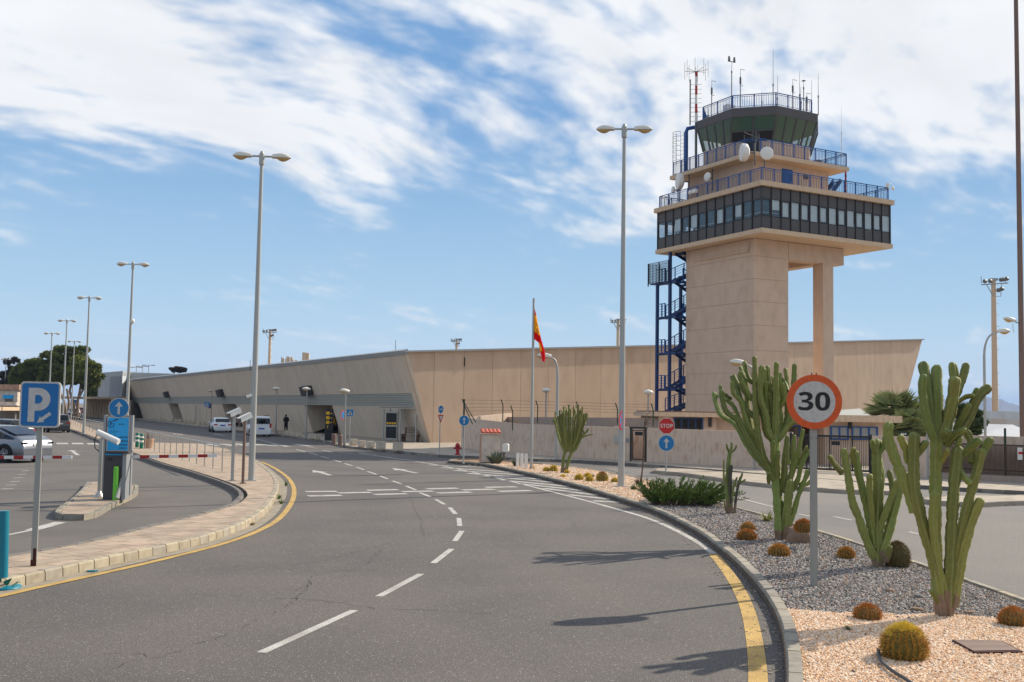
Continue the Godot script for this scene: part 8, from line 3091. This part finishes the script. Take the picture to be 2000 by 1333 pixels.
func cars() -> void:
	var yaw := atan2(0.4846, 0.8747)
	car("white taxi estate with red tail lights pulling along the terminal kerb", gd(437, 845.5) + Vector3(-1, 0, -2.1), yaw - 0.12, "car_white", 4.6, 1.85, 1.5, "hatch", {"plate": "plate_blue", "wheel": 0.32})
	car("white passenger van with dark rear window and roof rails behind the tall lamp post", gd(513, 853.5) + Vector3(-1, 0, -2.0), yaw - 0.1, "car_white", 4.4, 1.86, 1.82, "van", {"plate": "plate_blue", "rack": true, "bumper": "car_white", "wheel": 0.32})
	car("silver coupe style SUV with large spoked wheels at the barrier arm", gd(6, 904.5) + Vector3(-1.05, 0, -1.45), PI / 2 - 0.35, "car_silver", 4.95, 2.0, 1.66, "coupe", {"wheel": 0.4, "mirror": "car_black", "tail": "glass_car"})
	car("black estate car parked behind the silver SUV", gd(2, 868) + Vector3(-1.0, 0, -1.4), PI / 2 - 0.35, "car_black", 4.8, 1.9, 1.6, "suv", {"wheel": 0.36})
	car("red car under the parking canopy with its tail light showing", gd(-4, 842) + Vector3(-1.2, 0, -1), PI / 2 - 0.35, "car_red", 4.3, 1.8, 1.62, "hatch")
	car("dark grey SUV driving away along the car park kerb", gd(88, 845.5) + Vector3(0, 0, -2.2), 0.55, "car_grey", 4.6, 1.9, 1.68, "suv", {"wheel": 0.36, "mirror": "car_black"})
	var pol := car("white and navy police four wheel drive beyond the railing", gd(132, 820) + Vector3(0, 0, -2.3), 0.42, "car_white", 4.6, 1.95, 1.95, "suv", {"wheel": 0.4, "tail": "tail_red", "bumper": "car_navy"})
	var b := mb()
	b.box(Vector3(0, 0.83, 2.29), Vector3(1.78, 0.62, 0.06))
	part("navy_tailgate", b, M.car_navy, pol)
	b = mb()
	b.box(Vector3(-0.1, 1.0, 2.33), Vector3(1.0, 0.1, 0.01))
	part("tailgate_lettering", b, M.white_paint, pol)
	for s in [1, -1]:
		b = mb()
		b.box(Vector3(s * 0.982, 0.75, 0.0), Vector3(0.02, 0.6, 3.9))
		part("navy_side", b, M.car_navy, pol)
	car("dark red car at the kerb near the pines", gd(152, 808) + Vector3(0, 0, -2), 0.4, "car_red", 4.3, 1.85, 1.62, "suv")
	car("white SUV with red tail lights parked near the fluted wall", gd(170, 809) + Vector3(0, 0, -2), 0.35, "car_white", 4.5, 1.88, 1.66, "suv")
	car("white hatchback parked at the fluted wall behind the arrow disc", gd(202, 807.5) + Vector3(0, 0, -2), 0.55, "car_white", 4.2, 1.8, 1.52, "hatch")
	car("black car at the kerb just behind the ticket totem", gd(247, 815) + Vector3(0, 0, -2), 0.5, "car_navy", 4.4, 1.85, 1.7, "suv")
# ---------------------------------------------------------------- people: tapered capsules joined smoothly and meshed as one surface
func skin(bones: Array, cell: float, k: float) -> MB:
	var lo := Vector3(1e9, 1e9, 1e9)
	var hi := -lo
	for q in bones:
		var r := maxf(q[2], q[3]) + 0.06
		for p in [q[0], q[1]]:
			lo = lo.min(p - Vector3.ONE * r)
			hi = hi.max(p + Vector3.ONE * r)
	var nx := int((hi.x - lo.x) / cell) + 2
	var ny := int((hi.y - lo.y) / cell) + 2
	var nz := int((hi.z - lo.z) / cell) + 2
	var f := PackedFloat32Array()
	f.resize(nx * ny * nz)
	f.fill(1.0)
	for z in nz:
		for y in ny:
			for x in nx:
				var p := lo + Vector3(x, y, z) * cell
				var d := 1.0
				for q in bones:
					var ab: Vector3 = q[1] - q[0]
					var t := clampf((p - q[0]).dot(ab) / maxf(ab.length_squared(), 1e-9), 0.0, 1.0)
					var e := p.distance_to(q[0] + ab * t) - lerpf(q[2], q[3], t)
					var h := maxf(k - absf(d - e), 0.0) / k
					d = minf(d, e) - h * h * k * 0.25
				f[(z * ny + y) * nx + x] = d
	var verts := {}
	var grads := {}
	for z in nz - 1:
		for y in ny - 1:
			for x in nx - 1:
				var sum := Vector3.ZERO
				var n := 0
				var c := []
				for j in 8:
					c.append(f[((z + (j >> 2)) * ny + y + ((j >> 1) & 1)) * nx + x + (j & 1)])
				for e in [[0, 1], [2, 3], [4, 5], [6, 7], [0, 2], [1, 3], [4, 6], [5, 7], [0, 4], [1, 5], [2, 6], [3, 7]]:
					var a: float = c[e[0]]
					var b: float = c[e[1]]
					if (a < 0) != (b < 0):
						var t := a / (a - b)
						var pa := Vector3(e[0] & 1, (e[0] >> 1) & 1, e[0] >> 2)
						var pb := Vector3(e[1] & 1, (e[1] >> 1) & 1, e[1] >> 2)
						sum += pa.lerp(pb, t)
						n += 1
				if n:
					var id := (z * ny + y) * nx + x
					verts[id] = lo + (Vector3(x, y, z) + sum / n) * cell
					grads[id] = Vector3(c[1] + c[3] + c[5] + c[7] - c[0] - c[2] - c[4] - c[6], c[2] + c[3] + c[6] + c[7] - c[0] - c[1] - c[4] - c[5], c[4] + c[5] + c[6] + c[7] - c[0] - c[1] - c[2] - c[3]).normalized()
	var out := mb()
	var sx := 1
	var sy := nx
	var sz := nx * ny
	for z in range(1, nz - 1):
		for y in range(1, ny - 1):
			for x in range(1, nx - 1):
				var id := (z * ny + y) * nx + x
				for ax in 3:
					var step: int = [sx, sy, sz][ax]
					if (f[id] < 0) == (f[id + step] < 0):
						continue
					var u: int = [sy, sz, sx][ax]
					var w: int = [sz, sx, sy][ax]
					var q := [id, id - u, id - u - w, id - w]
					if not (verts.has(q[0]) and verts.has(q[1]) and verts.has(q[2]) and verts.has(q[3])):
						continue
					if f[id] >= 0:
						q.reverse()
					out.trin(verts[q[0]], verts[q[1]], verts[q[2]], grads[q[0]], grads[q[1]], grads[q[2]])
					out.trin(verts[q[0]], verts[q[2]], verts[q[3]], grads[q[0]], grads[q[2]], grads[q[3]])
	return out
func person(label: String, at: Vector3, yaw: float, top: String, legs: String, pose: int) -> void:
	var o := thing("person", label, "person", at, yaw)
	var V := func(x, y, z): return Vector3(x, y, z)
	var lf: Vector3
	var rf: Vector3
	var lk: Vector3
	var rk: Vector3
	if pose == 1:       # walking
		lf = Vector3(0.11, 0.07, -0.3); rf = Vector3(-0.11, 0.09, 0.36)
		lk = Vector3(0.11, 0.5, -0.2); rk = Vector3(-0.11, 0.5, 0.08)
	else:
		lf = Vector3(0.12, 0.07, 0.02); rf = Vector3(-0.12, 0.07, 0.02)
		lk = Vector3(0.11, 0.5, -0.03); rk = Vector3(-0.11, 0.5, -0.03)
	var hip := Vector3(0, 0.93, 0)
	var chest := Vector3(0, 1.3, -0.02)
	var head := Vector3(0, 1.62, -0.06 if pose != 0 else -0.12)
	var le := Vector3(0.27, 1.12, 0.04)
	var re := Vector3(-0.27, 1.12, 0.04)
	var lh := Vector3(0.2, 1.08, -0.24) if pose == 0 else Vector3(0.28, 0.86, -0.12)
	var rh := Vector3(-0.14, 1.1, -0.26) if pose == 0 else Vector3(-0.28, 0.86, 0.16)
	var all := [[hip + Vector3(0.09, 0, 0), lk, 0.1, 0.068], [lk, lf, 0.066, 0.048], [hip + Vector3(-0.09, 0, 0), rk, 0.1, 0.068], [rk, rf, 0.066, 0.048], [lf, lf + Vector3(0, -0.03, -0.17), 0.05, 0.04], [rf, rf + Vector3(0, -0.03, -0.17), 0.05, 0.04],
		[hip, chest, 0.15, 0.17], [chest + Vector3(0.12, 0.1, 0), chest + Vector3(-0.12, 0.1, 0), 0.1, 0.1], [chest + Vector3(0, 0.1, 0), head - Vector3(0, 0.1, 0), 0.07, 0.055], [head + Vector3(0, -0.05, -0.02), head + Vector3(0, 0.06, 0), 0.085, 0.1],
		[chest + Vector3(0.2, 0.1, 0), le, 0.065, 0.05], [le, lh, 0.048, 0.036], [chest + Vector3(-0.2, 0.1, 0), re, 0.065, 0.05], [re, rh, 0.048, 0.036]]
	for h in [lh, rh]:
		var d: Vector3 = Vector3(0, -0.6, -0.8).normalized() if pose == 0 else Vector3(0, -1, -0.1)
		all.append([h, h + d * 0.07, 0.036, 0.034])
		for k in 4:
			all.append([h + d * 0.07 + Vector3((k - 1.5) * 0.02, 0, 0), h + d * (0.14 + 0.012 * (1.5 - absf(k - 1.4))) + Vector3((k - 1.5) * 0.024, 0, -0.012), 0.011, 0.009])
		all.append([h + d * 0.03, h + d * 0.08 + Vector3(-signf(h.x) * 0.055, 0, -0.02), 0.013, 0.01])
	all.append([head + Vector3(0, 0.0, -0.1), head + Vector3(0, -0.025, -0.118), 0.014, 0.018])
	for e in [-1, 1]:
		all.append([head + Vector3(e * 0.093, 0.02, 0), head + Vector3(e * 0.097, -0.03, 0), 0.02, 0.014])
	part("body", skin(all, 0.03, 0.05), M.skin, o)
	# clothes: slightly thicker skins over parts of the body
	var up := [[hip + Vector3(0, 0.02, 0), chest, 0.175, 0.19], [chest + Vector3(0.12, 0.1, 0), chest + Vector3(-0.12, 0.1, 0), 0.118, 0.118], [chest + Vector3(0.2, 0.1, 0), le, 0.083, 0.068], [le, le.lerp(lh, 0.9), 0.066, 0.055], [chest + Vector3(-0.2, 0.1, 0), re, 0.083, 0.068], [re, re.lerp(rh, 0.9), 0.066, 0.055]]
	part("jacket" if pose != 2 else "shirt", skin(up, 0.035, 0.05), M[top], o)
	var dn := [[hip + Vector3(0.09, 0.02, 0), lk, 0.12, 0.088], [lk, lf + Vector3(0, 0.05, 0), 0.086, 0.075], [hip + Vector3(-0.09, 0.02, 0), rk, 0.12, 0.088], [rk, rf + Vector3(0, 0.05, 0), 0.086, 0.075]]
	part("trousers", skin(dn, 0.035, 0.05), M[legs], o)
	var sh := [[lf, lf + Vector3(0, -0.03, -0.18), 0.06, 0.05], [rf, rf + Vector3(0, -0.03, -0.18), 0.06, 0.05]]
	part("shoes", skin(sh, 0.03, 0.02), M.black, o)
	part("hair", skin([[head + Vector3(0, 0.05, 0.02), head + Vector3(0, 0.07, 0.0), 0.108, 0.106], [head + Vector3(0, -0.02, 0.05), head + Vector3(0, 0.04, 0.04), 0.075, 0.09]], 0.03, 0.03), M.hair, o)
func people() -> void:
	person("person in black clothes standing with head bowed between bin and van", gd(558, 843, 0.15), 0.6, "cloth_black", "cloth_black", 0)
	person("person in a yellow jacket walking at the first entrance", gd(652, 846, 0.15), -1.2, "cloth_yellow", "cloth_black", 1)
	person("person in a grey shirt standing before the second entrance", gd(442, 829, 0.15), 0.3, "cloth_grey", "cloth_black", 2)
func _ready() -> void:
	rng.seed = 7
	var t0 := Time.get_ticks_msec()
	set_light()
	materials()
	roads()
	tower()
	terminal()
	walls()
	backdrop()
	signs()
	lamps()
	furniture()
	cars()
	people()
	print("people ", Time.get_ticks_msec() - t0)
	trees()
	cacti()
	juniper()
	pebbles()
	print("built ", Time.get_ticks_msec() - t0)
